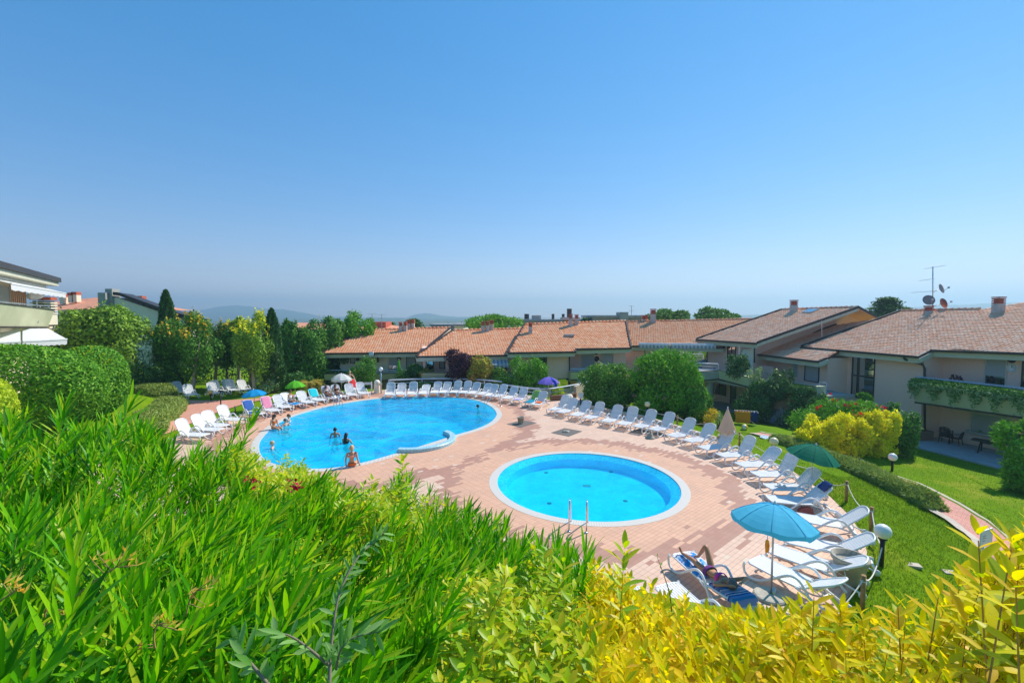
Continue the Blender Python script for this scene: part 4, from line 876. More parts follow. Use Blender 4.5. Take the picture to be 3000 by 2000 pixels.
for k, (x, y0, y1, Dm, lb) in enumerate(((935, 922, 948, 60, 'thin roof aerial above the red roofed brown house'), (1090, 918, 946, 60, 'left thin aerial mast above the distant orange roof'), (1118, 920, 946, 60, 'right thin aerial mast above the distant orange roof'), (1313, 938, 955, 90, 'thin aerial mast above the low far block'))):
    a, b = at_y(x, y0, Dm), at_y(x, y1, Dm); mb = MB(); mb.bar(a, b-Vector((0, 0, .6)), .06, .06)
    for z in (.1, .5): mb.bar(a+Vector((-.6, 0, -z)), a+Vector((.6, 0, -z)), .03, .03)
    tag(mb.build('roof_aerial', 'steel'), lb, 'aerial', 'thin aerials on the far roofs')
# ============================================================ PLANTS
leafmat('leaf_maple', [(0.13, 0.26, 0.026), (0.221, 0.39, 0.039), (0.338, 0.494, 0.052)], .16)
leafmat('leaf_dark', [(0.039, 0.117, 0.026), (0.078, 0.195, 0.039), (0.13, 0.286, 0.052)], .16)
leafmat('leaf_mid', [(0.061, 0.183, 0.02), (0.112, 0.284, 0.03), (0.172, 0.385, 0.051)], .16)
leafmat('leaf_bright', [(0.081, 0.264, 0.015), (0.142, 0.385, 0.02), (0.243, 0.507, 0.03)], .16)
leafmat('leaf_laurel', [(0.065, 0.221, 0.016), (0.13, 0.351, 0.019), (0.312, 0.572, 0.039)],   .16, .5)
leafmat('leaf_cypress', [(0.033, 0.091, 0.026), (0.065, 0.169, 0.039), (0.104, 0.247, 0.052)], .16, .7)
leafmat('leaf_pine', [(0.065, 0.169, 0.026), (0.117, 0.286, 0.039), (0.182, 0.39, 0.052)], .16, .6)
leafmat('leaf_yellow', [(.50, .52, .01), (.84, .76, .01), (.94, .86, .03)], .36)
leafmat('leaf_gold_tip', [(.55, .48, .03), (.75, .58, .04), (.85, .38, .05)], .24)
leafmat('leaf_yellowgreen', [(0.286, 0.429, 0.019), (0.494, 0.624, 0.026), (0.715, 0.754, 0.039)], .24)
leafmat('leaf_plum', [(0.046, 0.016, 0.026), (0.078, 0.026, 0.046), (0.169, 0.065, 0.078)], .16)
leafmat('leaf_autumn', [(.20, .26, .03), (.40, .34, .05), (.55, .26, .05)], .16)
leafmat('leaf_grey', [(0.208, 0.325, 0.13), (0.338, 0.468, 0.208), (0.494, 0.611, 0.312)], .16)
leafmat('leaf_juniper', [(0.176, 0.263, 0.053), (0.316, 0.421, 0.088), (0.527, 0.579, 0.158)], .16, .6)
leafmat('petal_pink', [(.80, .30, .36), (.85, .50, .55)], .3); leafmat('petal_red', [(.70, .02, .03), (.85, .05, .06)], .3, tcol=(1, .3, .3))
simple('bark', (.20, .15, .11), .95, .25, 5, .5); simple('bark_pale', (.42, .36, .27), .95, .25, 5, .4); simple('dark_core', (.012, .022, .008), 1, .2, 3)
def crown_pts(c, r, n, lobes=14, lr=.42, boxy=0, pw=3.2):
    """leaf points on a cluster of lobes that fill an ellipsoid; returns positions and outward directions"""
    c = np.array(c, float); r = np.array(r, float)
    if lobes == 0:
        d = rdir(n); p_ = 2.0 if not boxy else boxy
        k = (np.abs(d)**p_).sum(1)**(-1/p_); q = d*k[:, None]; nn = unit(np.sign(q)*np.abs(q)**(p_-1)); s = 1-np.abs(RNG.normal(size=n))*.06
        return c+q*s[:, None]*r, unit(nn/r)
    d = rdir(lobes); k3 = (np.abs(d)**pw).sum(1)**(-1/pw); rad = RNG.uniform(.5, .80, lobes)*k3; L = d*rad[:, None]
    w_ = RNG.uniform(.7, 1.2, lobes)*lr; idx = RNG.choice(lobes, n, p=w_**2/np.sum(w_**2)); u = rdir(n); u = unit(u+unit(L[idx])*.55+np.array([0, 0, .15]))
    q = L[idx]+u*w_[idx][:, None]*(1+RNG.normal(size=n)*.17)[:, None]
    k = int(n*.2); q[:k] = rdir(k)*RNG.uniform(0, .85, k)[:, None]
    return c+q*r, unit(u/r)
def foliage(name, mat, P, Nrm, size, asp=.5, par=None, droop=.1, up=.15, spread=.9, kind='card', world=True):
    n = len(P); D = unit(Nrm*.6+rdir(n)*spread+np.array([0, 0, up])); U = unit(Nrm+rdir(n)*.5); L = size*RNG.uniform(.65, 1.3, n); V, F = leaf_geo(P-D*(L*.5)[:, None], D, U, L, L*asp, kind, droop)
    return npmesh(name, V, F, mat, par, world=world, smooth=(kind != 'card'))
def crown2(name, sets, asp, par, droop, up):
    Vs, Fs, M_, o = [], [], [], 0
    for k, (mat, P, Nr, size) in enumerate(sets):
        n = len(P); D = unit(Nr*.6+rdir(n)*.9+np.array([0, 0, up])); L = size*RNG.uniform(.6, 1.35, n); a_ = asp if k == 0 else .55
        V, F = leaf_geo(P-D*(L*.5)[:, None], D, unit(Nr+rdir(n)*.5), L, L*a_, 'card', droop); Vs.append(V); Fs.append(F+o); M_.append(np.full(len(F), k)); o += len(V)
    return npmesh(name, np.concatenate(Vs), np.concatenate(Fs), [q[0] for q in sets], par, mi=np.concatenate(M_))
def limb_tree(par, base, top, r0, mat, crown_c, crown_r, n=7):
    mb = MB(); base, top = Vector(base), Vector(top); mb.tube([base-Vector((0, 0, .3)), base+Vector((0, 0, .15)), base.lerp(top, .5)+Vector((random.uniform(-.08, .08), 0, 0)), top], [r0*1.5, r0*1.1, r0*.85, r0*.4], 9)
    for k in range(n):
        a = random.uniform(0, 6.28); s = base.lerp(top, random.uniform(.45, .95)); e = Vector(crown_c)+Vector((math.cos(a)*crown_r[0]*.65, math.sin(a)*crown_r[1]*.65, random.uniform(-.2, .6)*crown_r[2])); mb.tube([s, s.lerp(e, .5)+Vector((0, 0, .15)), e], [r0*.4, r0*.25, r0*.08], 6)
    return mb.build('trunk', mat, par, world=True)
def plant(name, label, rect, D, mat, size=.2, n=4000, lobes=14, lr=.42, cat='shrub', trunk=None, zb=None, bark='bark', group=None, ry=None, boxy=0, asp=.5, core=True, tips=None, flowers=None, droop=.1, up=.15, tx=None):
    x0, y0, x1, y1 = rect; a = at_y(x0, (y0+y1)/2, D); b = at_y(x1, (y0+y1)/2, D); zt = at_y((x0+x1)/2, y0, D).z; zl = at_y((x0+x1)/2, y1, D).z
    gg = gzs((a.x+b.x)/2, D) if zb is None else zb
    if cat != 'tree' and gg < zl and gg > zl-2.2: zl = gg
    c = Vector(((a.x+b.x)/2, D, (zt+zl)/2)); rx = abs(b.x-a.x)/2; rz = (zt-zl)/2; ry = ry or rx*.9
    g0 = gzs(c.x, D) if zb is None else zb
    t = thing(name, label, cat, (c.x, D, g0), 0, group)
    P, N_ = crown_pts(c, (rx, ry, rz), n, lobes, lr, boxy, 2.3 if cat == 'tree' else (4.0 if group and 'yellow' in group else 2.8)); TQ = []
    if trunk is not None or cat == 'tree':
        bx = c.x if tx is None else at_y(tx, y1, D).x
        limb_tree(t, (bx, D, g0), (c.x, D, c.z-rz*.1), trunk or .12, bark, c, (rx, ry, rz))
    else:
        mb = MB()
        for k in range(5): e = c+Vector((random.uniform(-.5, .5)*rx, random.uniform(-.5, .5)*ry, rz*.3)); mb.tube([Vector((c.x+(e.x-c.x)*.2, c.y, min(g0-.1, c.z-rz))), e], [.04, .015], 5)
        mb.build('stems', 'bark', t, world=True)
    if tips:
        m = tips[1]; i = RNG.choice(len(P), m); q = P[i]; k_ = (q[:, 2] > c.z+rz*tips[3]); q = q[k_]
        if len(q):
            Q, W_ = [], []
            for j in range(tips[4]): Q.append(q+np.array([0, 0, 1])*j*tips[2]*.35+RNG.normal(size=q.shape)*tips[2]*.18); W_.append(rdir(len(q)))
            TQ = [(tips[0], np.concatenate(Q), np.concatenate(W_), tips[2])]
    crown2('crown' if cat == 'tree' else 'foliage', [(mat, P, N_, size)]+TQ, asp, t, droop, up)
    if flowers:
        fm_, k, fs = flowers; i = RNG.choice(len(P), k*3); q = P[i]; front = q[:, 1] < c.y+ry*.2; q = q[front][:k]; 
        for c_ in q: foliage('flower_cluster', fm_, c_+RNG.normal(size=(7, 3))*fs*.6, rdir(7)+np.array([0, -1, .5]), fs, .9, t)
    return t
G1 = 'trees on the lawn behind the left path'
# ---- left side trees
plant('tree', 'big broad maple with dark yellow green leaves between the left house and the cypress', (145, 892, 402, 1150), 33, 'leaf_maple', .30, 15000, 26, .34, 'tree', .22, droop=.3)
plant('shrub', 'loose pale green shrub in front of the white gabled building', (395, 965, 500, 1090), 36, 'leaf_grey', .16, 3200, 16, .34)
plant('shrub', 'dark bushy shrub with yellow leaf patches left of the gold tipped trees', (340, 1060, 450, 1140), 33.5, 'leaf_dark', .2, 4200, 14, tips=('leaf_yellow', 160, .14, -.1, 2))
plant('shrub', 'dark green bush just left of the first tree trunks', (440, 1055, 540, 1138), 36, 'leaf_mid', .2, 4200, 14, tips=('leaf_yellow', 110, .14, .1, 2))
def cypress(label, rect, D, n=7000):
    x0, y0, x1, y1 = rect; a, b = at_y(x0, y1, D), at_y(x1, y1, D); zt, zl = at_y((x0+x1)/2, y0, D).z, at_y((x0+x1)/2, y1, D).z; cx = (a.x+b.x)/2; w_ = (b.x-a.x)/2*1.15; g0 = gzs(cx, D); t = thing('cypress_tree', label, 'cypress', (cx, D, g0), 0, 'tall cypresses')
    u = RNG.uniform(0, 1, n); th = RNG.uniform(0, 2*math.pi, n); pr = np.minimum(1, (1-u)**.55*1.15)*np.minimum(1, .55+u*2.2)*(1+.13*np.sin(th*3+u*9)+.1*np.sin(th*7-u*23))*w_*(1-np.abs(RNG.normal(size=n))*.08)
    P = np.stack([cx+pr*np.cos(th), D+pr*np.sin(th), zl+(zt-zl)*u], 1); N_ = np.stack([np.cos(th)*.4, np.sin(th)*.4, np.ones(n)], 1); foliage('crown', 'leaf_cypress', P, unit(N_), .26, .35, t, spread=.45)
    mb = MB(); mb.tube([(cx, D, g0-.3), (cx, D, zl+(zt-zl)*.85)], [.18, .04], 8); mb.build('trunk', 'bark', t, world=True)
cypress('tall dark cypress standing before the white gabled building', (468, 850, 524, 1085), 37)
cypress('tall dark cypress between the yellow tipped trees and the dark green trees', (774, 904, 830, 1130), 35.5)
TP = lambda n_, m='leaf_gold_tip': (m, n_*2, .24, .25, 5)
for rect, D, mt, lb, tp, tx in (((455, 930, 560, 1098), 36.5, 'leaf_mid', 'leftmost gold tipped tree, right beside the left cypress', TP(100), 529), ((520, 925, 635, 1105), 35, 'leaf_mid', 'gold and orange tipped tree with stout ochre trunk, second in its row', TP(130), 560),
                            ((590, 945, 685, 1092), 37.5, 'leaf_dark', 'dark green tree with few gold tips in the middle of its row', TP(70), 628), ((640, 925, 745, 1090), 38, 'leaf_mid', 'yellow tipped tree with upright shoots left of the yellow tree', TP(120, 'leaf_yellow'), 700), ((682, 918, 798, 1088), 34.5, 'leaf_maple', 'brightest yellow green tree of the row, its thin trunk behind the left blue parasol', TP(260, 'leaf_yellow'), 742)):
    plant('tree', lb, rect, D, mt, .2, 6500, 20, .36, 'tree', .13 if tx != 560 else .17, bark='bark_pale', tips=tp, group=G1, tx=tx)
for x, y, D, lb in ((662, 1040, 38.5, 'slim dark young tree behind the lawn loungers'), (727, 1040, 37, 'young tree with slender trunk left of the yellow green tree')):
    plant('tree', lb, (x-30, 960, x+34, 1085), D, 'leaf_dark', .2, 2500, 12, .4, 'tree', .1, group=G1)
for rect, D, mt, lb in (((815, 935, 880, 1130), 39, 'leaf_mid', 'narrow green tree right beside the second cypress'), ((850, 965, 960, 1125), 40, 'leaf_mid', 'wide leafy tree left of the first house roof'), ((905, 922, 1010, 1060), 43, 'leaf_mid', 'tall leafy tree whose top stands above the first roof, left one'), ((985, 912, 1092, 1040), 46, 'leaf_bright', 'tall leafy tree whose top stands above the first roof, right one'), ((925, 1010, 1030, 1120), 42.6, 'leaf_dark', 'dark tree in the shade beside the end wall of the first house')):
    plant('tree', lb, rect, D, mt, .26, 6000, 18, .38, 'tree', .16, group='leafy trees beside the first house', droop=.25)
def hedge(label, pts, h, w_, mat, size, n, z0=None, name='hedge', spread=.8, asp=.5, cat='hedge'):
    """hedge along ground points; rounded cross-section"""
    pts = [Vector((p[0], p[1], 0)) for p in pts]; pts = [Vector((p.x, p.y, 0)) for p in spline([(p.x, p.y) for p in pts], 8, False)]; L = np.cumsum([0]+[(b-a).length for a, b in zip(pts, pts[1:])]); PX = np.array([p.x for p in pts]); PY = np.array([p.y for p in pts])
    s = RNG.uniform(0, L[-1], n); x, y = np.interp(s, L, PX), np.interp(s, L, PY); tx, ty = np.interp(s+.1, L, PX)-np.interp(s-.1, L, PX), np.interp(s+.1, L, PY)-np.interp(s-.1, L, PY); T = unit(np.stack([tx, ty], 1)); a = RNG.uniform(0, math.pi, n)
    k = (np.abs(np.cos(a))**4+np.abs(np.sin(a))**4)**-.25; rj = 1-np.abs(RNG.normal(size=n))*.07+.08*np.sin(s*2.1+a*3); en = np.minimum(1, np.minimum(s, L[-1]-s)/(w_*.6)+.3)**.5
    lat = np.cos(a)*k*w_/2*rj*en; zz = np.sin(a)*k*h*rj*en; X_, Y_ = x-T[:, 1]*lat, y+T[:, 0]*lat; g0 = (gz(x, y) if z0 is None else z0)-.1
    P = np.stack([X_, Y_, g0+zz], 1); N_ = unit(np.stack([-T[:, 1]*np.cos(a), T[:, 0]*np.cos(a), np.sin(a)], 1)); t = thing(name, label, cat, (pts[0].x, pts[0].y, float(P[0, 2]-zz[0]))); foliage('foliage', mat, P, N_, size, asp, t, spread=spread)
    mb = MB(); 
    step = max(1, len(pts)//12)
    for i in range(0, len(pts), step): mb.tube([(pts[i].x, pts[i].y, gzs(pts[i].x, pts[i].y)-.1 if z0 is None else z0), (pts[i].x+.05, pts[i].y, (gzs(pts[i].x, pts[i].y) if z0 is None else z0)+h*.4)], [.04, .02], 5)
    mb.build('stems', 'bark', t, world=True); return t
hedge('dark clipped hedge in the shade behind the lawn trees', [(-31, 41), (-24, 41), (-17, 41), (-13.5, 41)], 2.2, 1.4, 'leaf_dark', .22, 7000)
plant('shrub', 'rounded light green bush between the yellow green tree and the second cypress', (742, 1092, 818, 1145), 35.5, 'leaf_grey', .16, 2600, 10)
plant('shrub', 'small yellowish bush under the little palm beside the green parasol', (898, 1120, 948, 1158), 33.5, 'leaf_autumn', .16, 1500, 8)
plant('shrub', 'low dark bush right of the second cypress', (820, 1085, 905, 1140), 37, 'leaf_dark', .22, 2500, 10)
def palm(label, x, yt, yb, D):
    top = at_y(x, yt, D); g0 = gzs(top.x, D); t = thing('palm_tree', label, 'palm', (top.x, D, g0)); mb = MB(); mb.tube([(top.x, D, g0-.1), (top.x, D, top.z)], [.2, .16], 9); mb.build('trunk', 'bark', t, world=True); Ps, Ds, Us = [], [], []
    for k in range(18):
        a = k*2.4; el = random.uniform(.1, .9)
        for j in range(14):
            s = (j+1)/14; r_ = s*1.0; p = Vector((top.x+math.cos(a)*r_*math.cos(el*.6), D+math.sin(a)*r_*math.cos(el*.6), top.z+.7*el*s-.55*s*s))
            for sg in (-1, 1): Ps.append(p); Ds.append((math.cos(a+sg*1.0), math.sin(a+sg*1.0), -.3)); Us.append((0, 0, 1))
    n = len(Ps); V, F = leaf_geo(np.array([tuple(p) for p in Ps]), np.array(Ds), np.array(Us, float), np.full(n, .42), np.full(n, .06), 'card', .1); npmesh('fronds', V, F, 'leaf_autumn', t)
palm('small palm with drooping yellowish fronds behind the green parasol', 905, 1118, 1150, 33.6)
# ---- left clipped laurels and ground junipers
def ell(name, label, rect, D, mat, size, n, zb, ry=None, boxy=3.0, cat='hedge', flowers=None, tips=None, asp=.5):
    return plant(name, label, rect, D, mat, size, n, 0, cat=cat, boxy=boxy, zb=zb, ry=ry, asp=asp, flowers=flowers, tips=tips)
ell('hedge', 'big clipped laurel hedge with a few red flowers in front of the left house', (-300, 1008, 292, 1275), 19.5, 'leaf_laurel', .15, 36000, 1.2, 2.0, 2.3, flowers=('petal_red', 3, .09), tips=None)
ell('hedge', 'rounded end of the clipped laurel hedge below the big maple', (195, 1012, 338, 1210), 23, 'leaf_laurel', .15, 15000, .9, 1.8, 2.3, tips=('leaf_yellow', 260, .12, .55, 2))
ell('hedge', 'yellow green clipped bush at the left edge of the picture', (-240, 1092, 30, 1320), 15.5, 'leaf_yellowgreen', .11, 10000, 1.5, .9, 2.4)
hedge('mounded grey green juniper hedge along the far side of the left lawn', [tuple(at_z(x, y, .1))[:2] for x, y in ((330, 1160), (420, 1166), (500, 1172))], .95, 1.9, 'leaf_juniper', .3, 6000, asp=.16, spread=.6)
hedge('mounded grey green juniper hedge drooping over the edge of the left path', [tuple(at_z(x, y, .1))[:2] for x, y in ((505, 1180), (480, 1212), (440, 1250), (400, 1290))], .7, 1.9, 'leaf_juniper', .3, 11000, asp=.16, spread=.6)
JH = [tuple(at_z(x, y, z))[:2] for x, y, z in ((2270, 1287, -.6), (2340, 1310, -.5), (2430, 1345, -.45), (2520, 1380, -.45), (2600, 1420, -.5), (2680, 1462, -.6), (2755, 1500, -.7))]
hedge('long creeping juniper hedge between the right lawn and the brick garden path', JH, .42, 1.05, 'leaf_juniper', .28, 12000, asp=.15, spread=.7)
mb = MB(); q = [at_z(x, y, .1) for x, y in ((520, 1207), (500, 1226), (455, 1275), (420, 1330))]
for a, b in zip(q, q[1:]): mb.bar(a, b, .2, .5)
tag(mb.build('retaining_wall', 'kerb_stone'), 'low stone retaining wall between the juniper hedge and the left brick path', 'low wall')
# ---- in front of the row of houses
FG = 'shrubs in front of the row of houses'
plant('shrub', 'green shrub in front of the first house balcony, left of the downpipe', (1020, 1045, 1102, 1135), 38.8, 'leaf_mid', .18, 3500, 14, zb=-2.4, group=FG)
plant('shrub', 'leafy green shrub at the right end of the first balcony', (1170, 1068, 1248, 1125), 39, 'leaf_dark', .2, 3000, 12, zb=-2.5, group=FG, tips=('leaf_mid', 70, .16, .1, 2))
plant('shrub', 'small reddish climber on the second planter balcony', (1225, 1080, 1275, 1108), 38.2, 'leaf_autumn', .14, 1300, 8, zb=-2.5, group=FG)
plant('plum_tree', 'dark purple leaved plum tree in front of the second house', (1304, 1022, 1404, 1130), 37.8, 'leaf_plum', .18, 6500, 20, .36, 'tree', .1, zb=-2.5)
plant('shrub', 'yellow green shrub with pink flowers right of the purple plum tree', (1372, 1048, 1442, 1138), 37.2, 'leaf_autumn', .17, 4000, 14, zb=-2.4, group=FG, flowers=('petal_pink', 6, .12), tips=('leaf_yellowgreen', 150, .16, .0, 3))
plant('shrub', 'low shrub with orange tinged top between the yellow green and the bright green shrubs', (1425, 1082, 1512, 1140), 37.0, 'leaf_mid', .16, 3500, 12, zb=-2.4, group=FG, tips=('leaf_autumn', 260, .15, .35, 2))
plant('tree', 'bright green leafy tree before the pink wall of the third house', (1492, 1040, 1604, 1160), 36.6, 'leaf_bright', .19, 6500, 20, .36, 'tree', .1, zb=-2.3, tips=('leaf_bright', 60, .2, .5, 5))
plant('shrub', 'round clipped bush beside the curved ramp wall', (1612, 1120, 1664, 1168), 34.8, 'leaf_yellowgreen', .12, 2200, 8, zb=-1)
hedge('dark green hedge behind the white lounger row at the far pool edge', [(-8.6, 37.1), (-5, 37.2), (-1.5, 36.8), (1.2, 36.2), (3.4, 35.4)], 1.15, 1.0, 'leaf_dark', .16, 6500, z0=-.45)
# ---- right of the pools
plant('shrub', 'big round clipped green bush with pale yellowish top', (1704, 1058, 1862, 1192), 31.5, 'leaf_mid', .17, 20000, 44, .34, zb=-.6, ry=2.1, tips=('leaf_yellowgreen', 500, .13, .25, 2))
plant('oleander', 'tall bright green oleander with pink flowers beside the round bush', (1836, 1040, 2056, 1205), 29.5, 'leaf_bright', .27, 22000, 46, .34, zb=-1, ry=2.2, asp=.28, flowers=('petal_pink', 16, .13), up=.5)
plant('shrub', 'low leafy right shoulder of the oleander reaching down to the lawn', (1975, 1115, 2076, 1214), 28.5, 'leaf_mid', .19, 8000, 20, zb=-1.2, flowers=('petal_pink', 3, .12))
plant('shrub', 'small orange yellow bush at the lawn edge right of the oleander', (2038, 1190, 2100, 1232), 27.5, 'leaf_gold_tip', .11, 1500, 8)
plant('shrub', 'small pale bush right of the orange yellow bush', (2090, 1196, 2125, 1226), 27.8, 'leaf_grey', .11, 700, 7)
plant('shrub', 'dark juniper on the terrace corner in front of the white diagonal wall', (2122, 1038, 2192, 1092), 36.2, 'leaf_cypress', .2, 2400, 12, zb=.6)
plant('shrub', 'pale silvery shrub standing in the balcony planter', (2178, 1062, 2240, 1118), 34.8, 'leaf_grey', .14, 1100, 12, .3, zb=.3)
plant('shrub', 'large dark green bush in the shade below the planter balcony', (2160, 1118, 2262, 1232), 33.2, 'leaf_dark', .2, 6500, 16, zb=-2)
plant('weeping_shrub', 'weeping grey green shrub hanging over the planter balcony', (2212, 1090, 2310, 1180), 33.0, 'leaf_cypress', .24, 3600, 16, .34, zb=-.3, asp=.2, droop=.6, up=-.5, tips=('leaf_grey', 120, .25, -.3, 2))
plant('shrub', 'small dark pointed bush in the planter behind the weeping shrub', (2288, 1078, 2322, 1115), 33.6, 'leaf_cypress', .15, 800, 8, zb=.3)
hedge('green hedge trailing from the long planter of the low wing', [tuple(at_y(x, y, D))[:2] for x, y, D in ((2235, 1115, 33.6), (2310, 1118, 32.2), (2388, 1130, 30.8))], .55, .9, 'leaf_dark', .14, 3500, z0=.75)
plant('shrub', 'dark green bush below the planter beside the white garden chair', (2288, 1150, 2390, 1240), 31, 'leaf_dark', .17, 5000, 16, zb=-2)
plant('shrub', 'dark green bush left of the red flowering oleander', (2370, 1152, 2440, 1240), 29.5, 'leaf_dark', .16, 2600, 12, zb=-2)
plant('oleander', 'wide oleander covered with red flowers before the tall window', (2330, 1165, 2575, 1290), 24.8, 'leaf_bright', .22, 15000, 34, .34, zb=-1.6, ry=1.6, asp=.28, flowers=('petal_red', 60, .17), up=.4)
YB = 'yellow leaved bushes below the near right house'
for rect, D, lb in (((2333, 1242, 2420, 1302), 22.6, 'small yellow leaved bush, left end of the yellow clump'), ((2372, 1214, 2500, 1312), 22.8, 'large yellow leaved bush in the middle of the yellow clump'), ((2536, 1194, 2626, 1303), 23.0, 'tall yellow leaved bush nearest the dark green bush'), ((2452, 1212, 2566, 1310), 23.2, 'yellow green bush between the two tall yellow bushes')):
    plant('shrub', lb, rect, D, 'leaf_yellow', .14, 8500, 34, .30, group=YB, zb=-1.4, up=.4)
plant('shrub', 'dark green upright bush between the yellow bushes and the stone block', (2588, 1186, 2686, 1312), 23.6, 'leaf_mid', .16, 9000, 24, .36, zb=-1.6)
plant('shrub', 'small fan leaved plant under the tall window', (2515, 1150, 2552, 1195), 26.5, 'leaf_mid', .22, 500, 7, zb=-1.8)
plant('oleander', 'oleander with pink flowers at the right edge beside the garden table', (2940, 1225, 3090, 1392), 19.5, 'leaf_bright', .24, 10000, 26, .36, zb=-1.6, asp=.25, flowers=('petal_pink', 6, .12), up=.3)
ev = [tuple(bp6.at(x, 1150)+pl6.n*.1)[:2] for x in (2672, 2760, 2850, 2940, 3060)]
z6 = bp6.at(2700, 1122).z
def ivy():
    t = thing('ivy', 'ivy trailing over the balcony planter of the near right house', 'ivy', (ev[0][0], ev[0][1], z6)); n = 9000; s = RNG.uniform(0, 1, n)**1.0; X_ = np.interp(s, np.linspace(0, 1, 5), [e[0] for e in ev]); Y_ = np.interp(s, np.linspace(0, 1, 5), [e[1] for e in ev]); hang = np.abs(RNG.normal(size=n))*.28*(1+.6*np.sin(s*37)); o = RNG.uniform(0, 1, n); nn = -np.array([pl6.n.x, pl6.n.y]); 
    top = o < .5; off = np.where(top, RNG.uniform(-.6, .35, n), .36+RNG.uniform(0, .12, n)); Z_ = np.where(top, z6+RNG.uniform(-.02, .28, n), z6+.1-hang)
    P = np.stack([X_+nn[0]*off, Y_+nn[1]*off, Z_], 1); foliage('foliage', 'leaf_mid', P, np.tile(unit(np.array([[nn[0], nn[1], .4]])), (n, 1)), .15, .4, t, .3, -.3)
    k = 1200; i = RNG.choice(n, k); foliage('pale_sprays', 'leaf_grey', P[i]+np.array([nn[0]*.08, nn[1]*.08, -.05]), np.tile(unit(np.array([[nn[0], nn[1], .1]])), (k, 1)), .2, .25, t, .4, -.4)
ivy()
plant('potted_plant', 'small dark red spiky plant on the balcony of the near right house', (2782, 1090, 2816, 1112), lg.at(2800, 1100).y-1.2, 'leaf_plum', .16, 260, 5, zb=.8)
# ---- trees behind the roofs
plant('tree', 'leafy green tree top behind the second roof, left of the grey block', (1362, 918, 1520, 985), 62, 'leaf_bright', .5, 5000, 22, .36, 'tree', .3, asp=.3, up=.5)
for rect, lb in (((1897, 905, 2022, 968), 'left umbrella pine behind the fourth roof'), ((2024, 903, 2172, 968), 'right wider umbrella pine behind the fourth roof')):
    plant('umbrella_pine', lb, rect, 64, 'leaf_pine', .5, 5500, 30, .26, 'tree', .3, group='umbrella pines behind the roofs')
def tiers(name, label, x, yt, yb, wpx, D, mat, nt, grp=None):
    a, b = at_y(x-wpx, yb, D), at_y(x+wpx, yb, D); zt = at_y(x, yt, D).z; cx = (a.x+b.x)/2; W_ = (b.x-a.x)/2; g0 = gzs(cx, D); t = thing(name, label, 'tree', (cx, D, g0), 0, grp); mb = MB(); mb.tube([(cx, D, g0-.3), (cx, D, zt)], [.3, .05], 8); P = []
    for k in range(nt):
        u = k/(nt-1); z = a.z+(zt-a.z)*u; rr_ = W_*(1-.75*u**1.3)
        for j in range(7):
            an = j*.9+k*1.7; r_ = rr_*random.uniform(.6, 1); e = Vector((cx+math.cos(an)*r_, D+math.sin(an)*r_, z+.1)); mb.tube([(cx, D, z-.2), e], [.07, .02], 5); n = 70; s = RNG.uniform(.25, 1.05, n)
            P.append(np.stack([cx+(e.x-cx)*s, D+(e.y-D)*s, np.full(n, z)], 1)+RNG.normal(size=(n, 3))*np.array([.28, .28, .08])*max(1, W_*.3))
    mb.build('trunk', 'bark', t, world=True); P = np.concatenate(P); foliage('crown', mat, P, np.tile(np.array([[0, 0, 1.]]), (len(P), 1)), .38, .5, t)
tiers('cedar_tree', 'dark flat tiered cedar behind the near right roof', 2598, 876, 930, 70, 52, 'leaf_cypress', 7)
tiers('cedar_tree', 'small dark tiered conifer behind the first roof ridge', 1212, 938, 968, 36, 62, 'leaf_dark', 5)
tiers('cedar_tree', 'tiny dark conifer top right of the orange dormer', 1142, 948, 968, 14, 66, 'leaf_dark', 4)
tiers('cedar_tree', 'small conifer top left of the two grey flat blocks', 1716, 934, 955, 12, 80, 'leaf_dark', 4)
# a far belt of trees and roofs that reads as one mass
def belt(name, x0, x1, y, D, n, size, mat):
    X_ = RNG.uniform(at_y(x0, y, D).x, at_y(x1, y, D).x, n); P = np.stack([X_, D+RNG.uniform(0, 60, n), np.zeros(n)], 1); P[:, 2] = gz(P[:, 0], P[:, 1])+RNG.uniform(0, 1, n)**.7*(3+2.5*np.sin(X_*.13)+1.5*np.sin(X_*.41)); o = foliage(name, mat, P, rdir(n), size, .7); tag(o, kind='stuff')
belt('distant_woods', -400, 1900, 930, 130, 9000, 2.4, 'leaf_mid'); belt('distant_woods', 1400, 3400, 930, 120, 8000, 2.4, 'leaf_mid')
# ============================================================ FOREGROUND SHRUBS
leafmat('oleander_leaf', [(.02, .13, .002), (.06, .30, .003), (.13, .44, .003), (.20, .54, .004), (.38, .68, .008), (.50, .56, .03)], .36, .42, spec=.3)
leafmat('privet_leaf_green', [(.18, .36, .003), (.38, .54, .004), (.60, .66, .006), (.72, .56, .02)], .44, .4, spec=.35, tcol=(1, 1, .25))
leafmat('privet_leaf_yellow', [(.28, .42, .003), (.66, .62, .003), (.86, .70, .003), (.93, .75, .006), (.84, .48, .04)], .44, .45, spec=.25, tcol=(1, .95, .2))
leafmat('grey_leaf', [(.12, .30, .05), (.22, .44, .10), (.34, .52, .18)], .35, .5)
simple('green_stem', (.22, .32, .06), .7); simple('dry_stem', (.45, .26, .10), .8); simple('grey_stem', (.24, .20, .14), .9)
leafmat('dry_flower', [(.85, .45, .06), (.92, .62, .10), (.95, .80, .30)], .3)
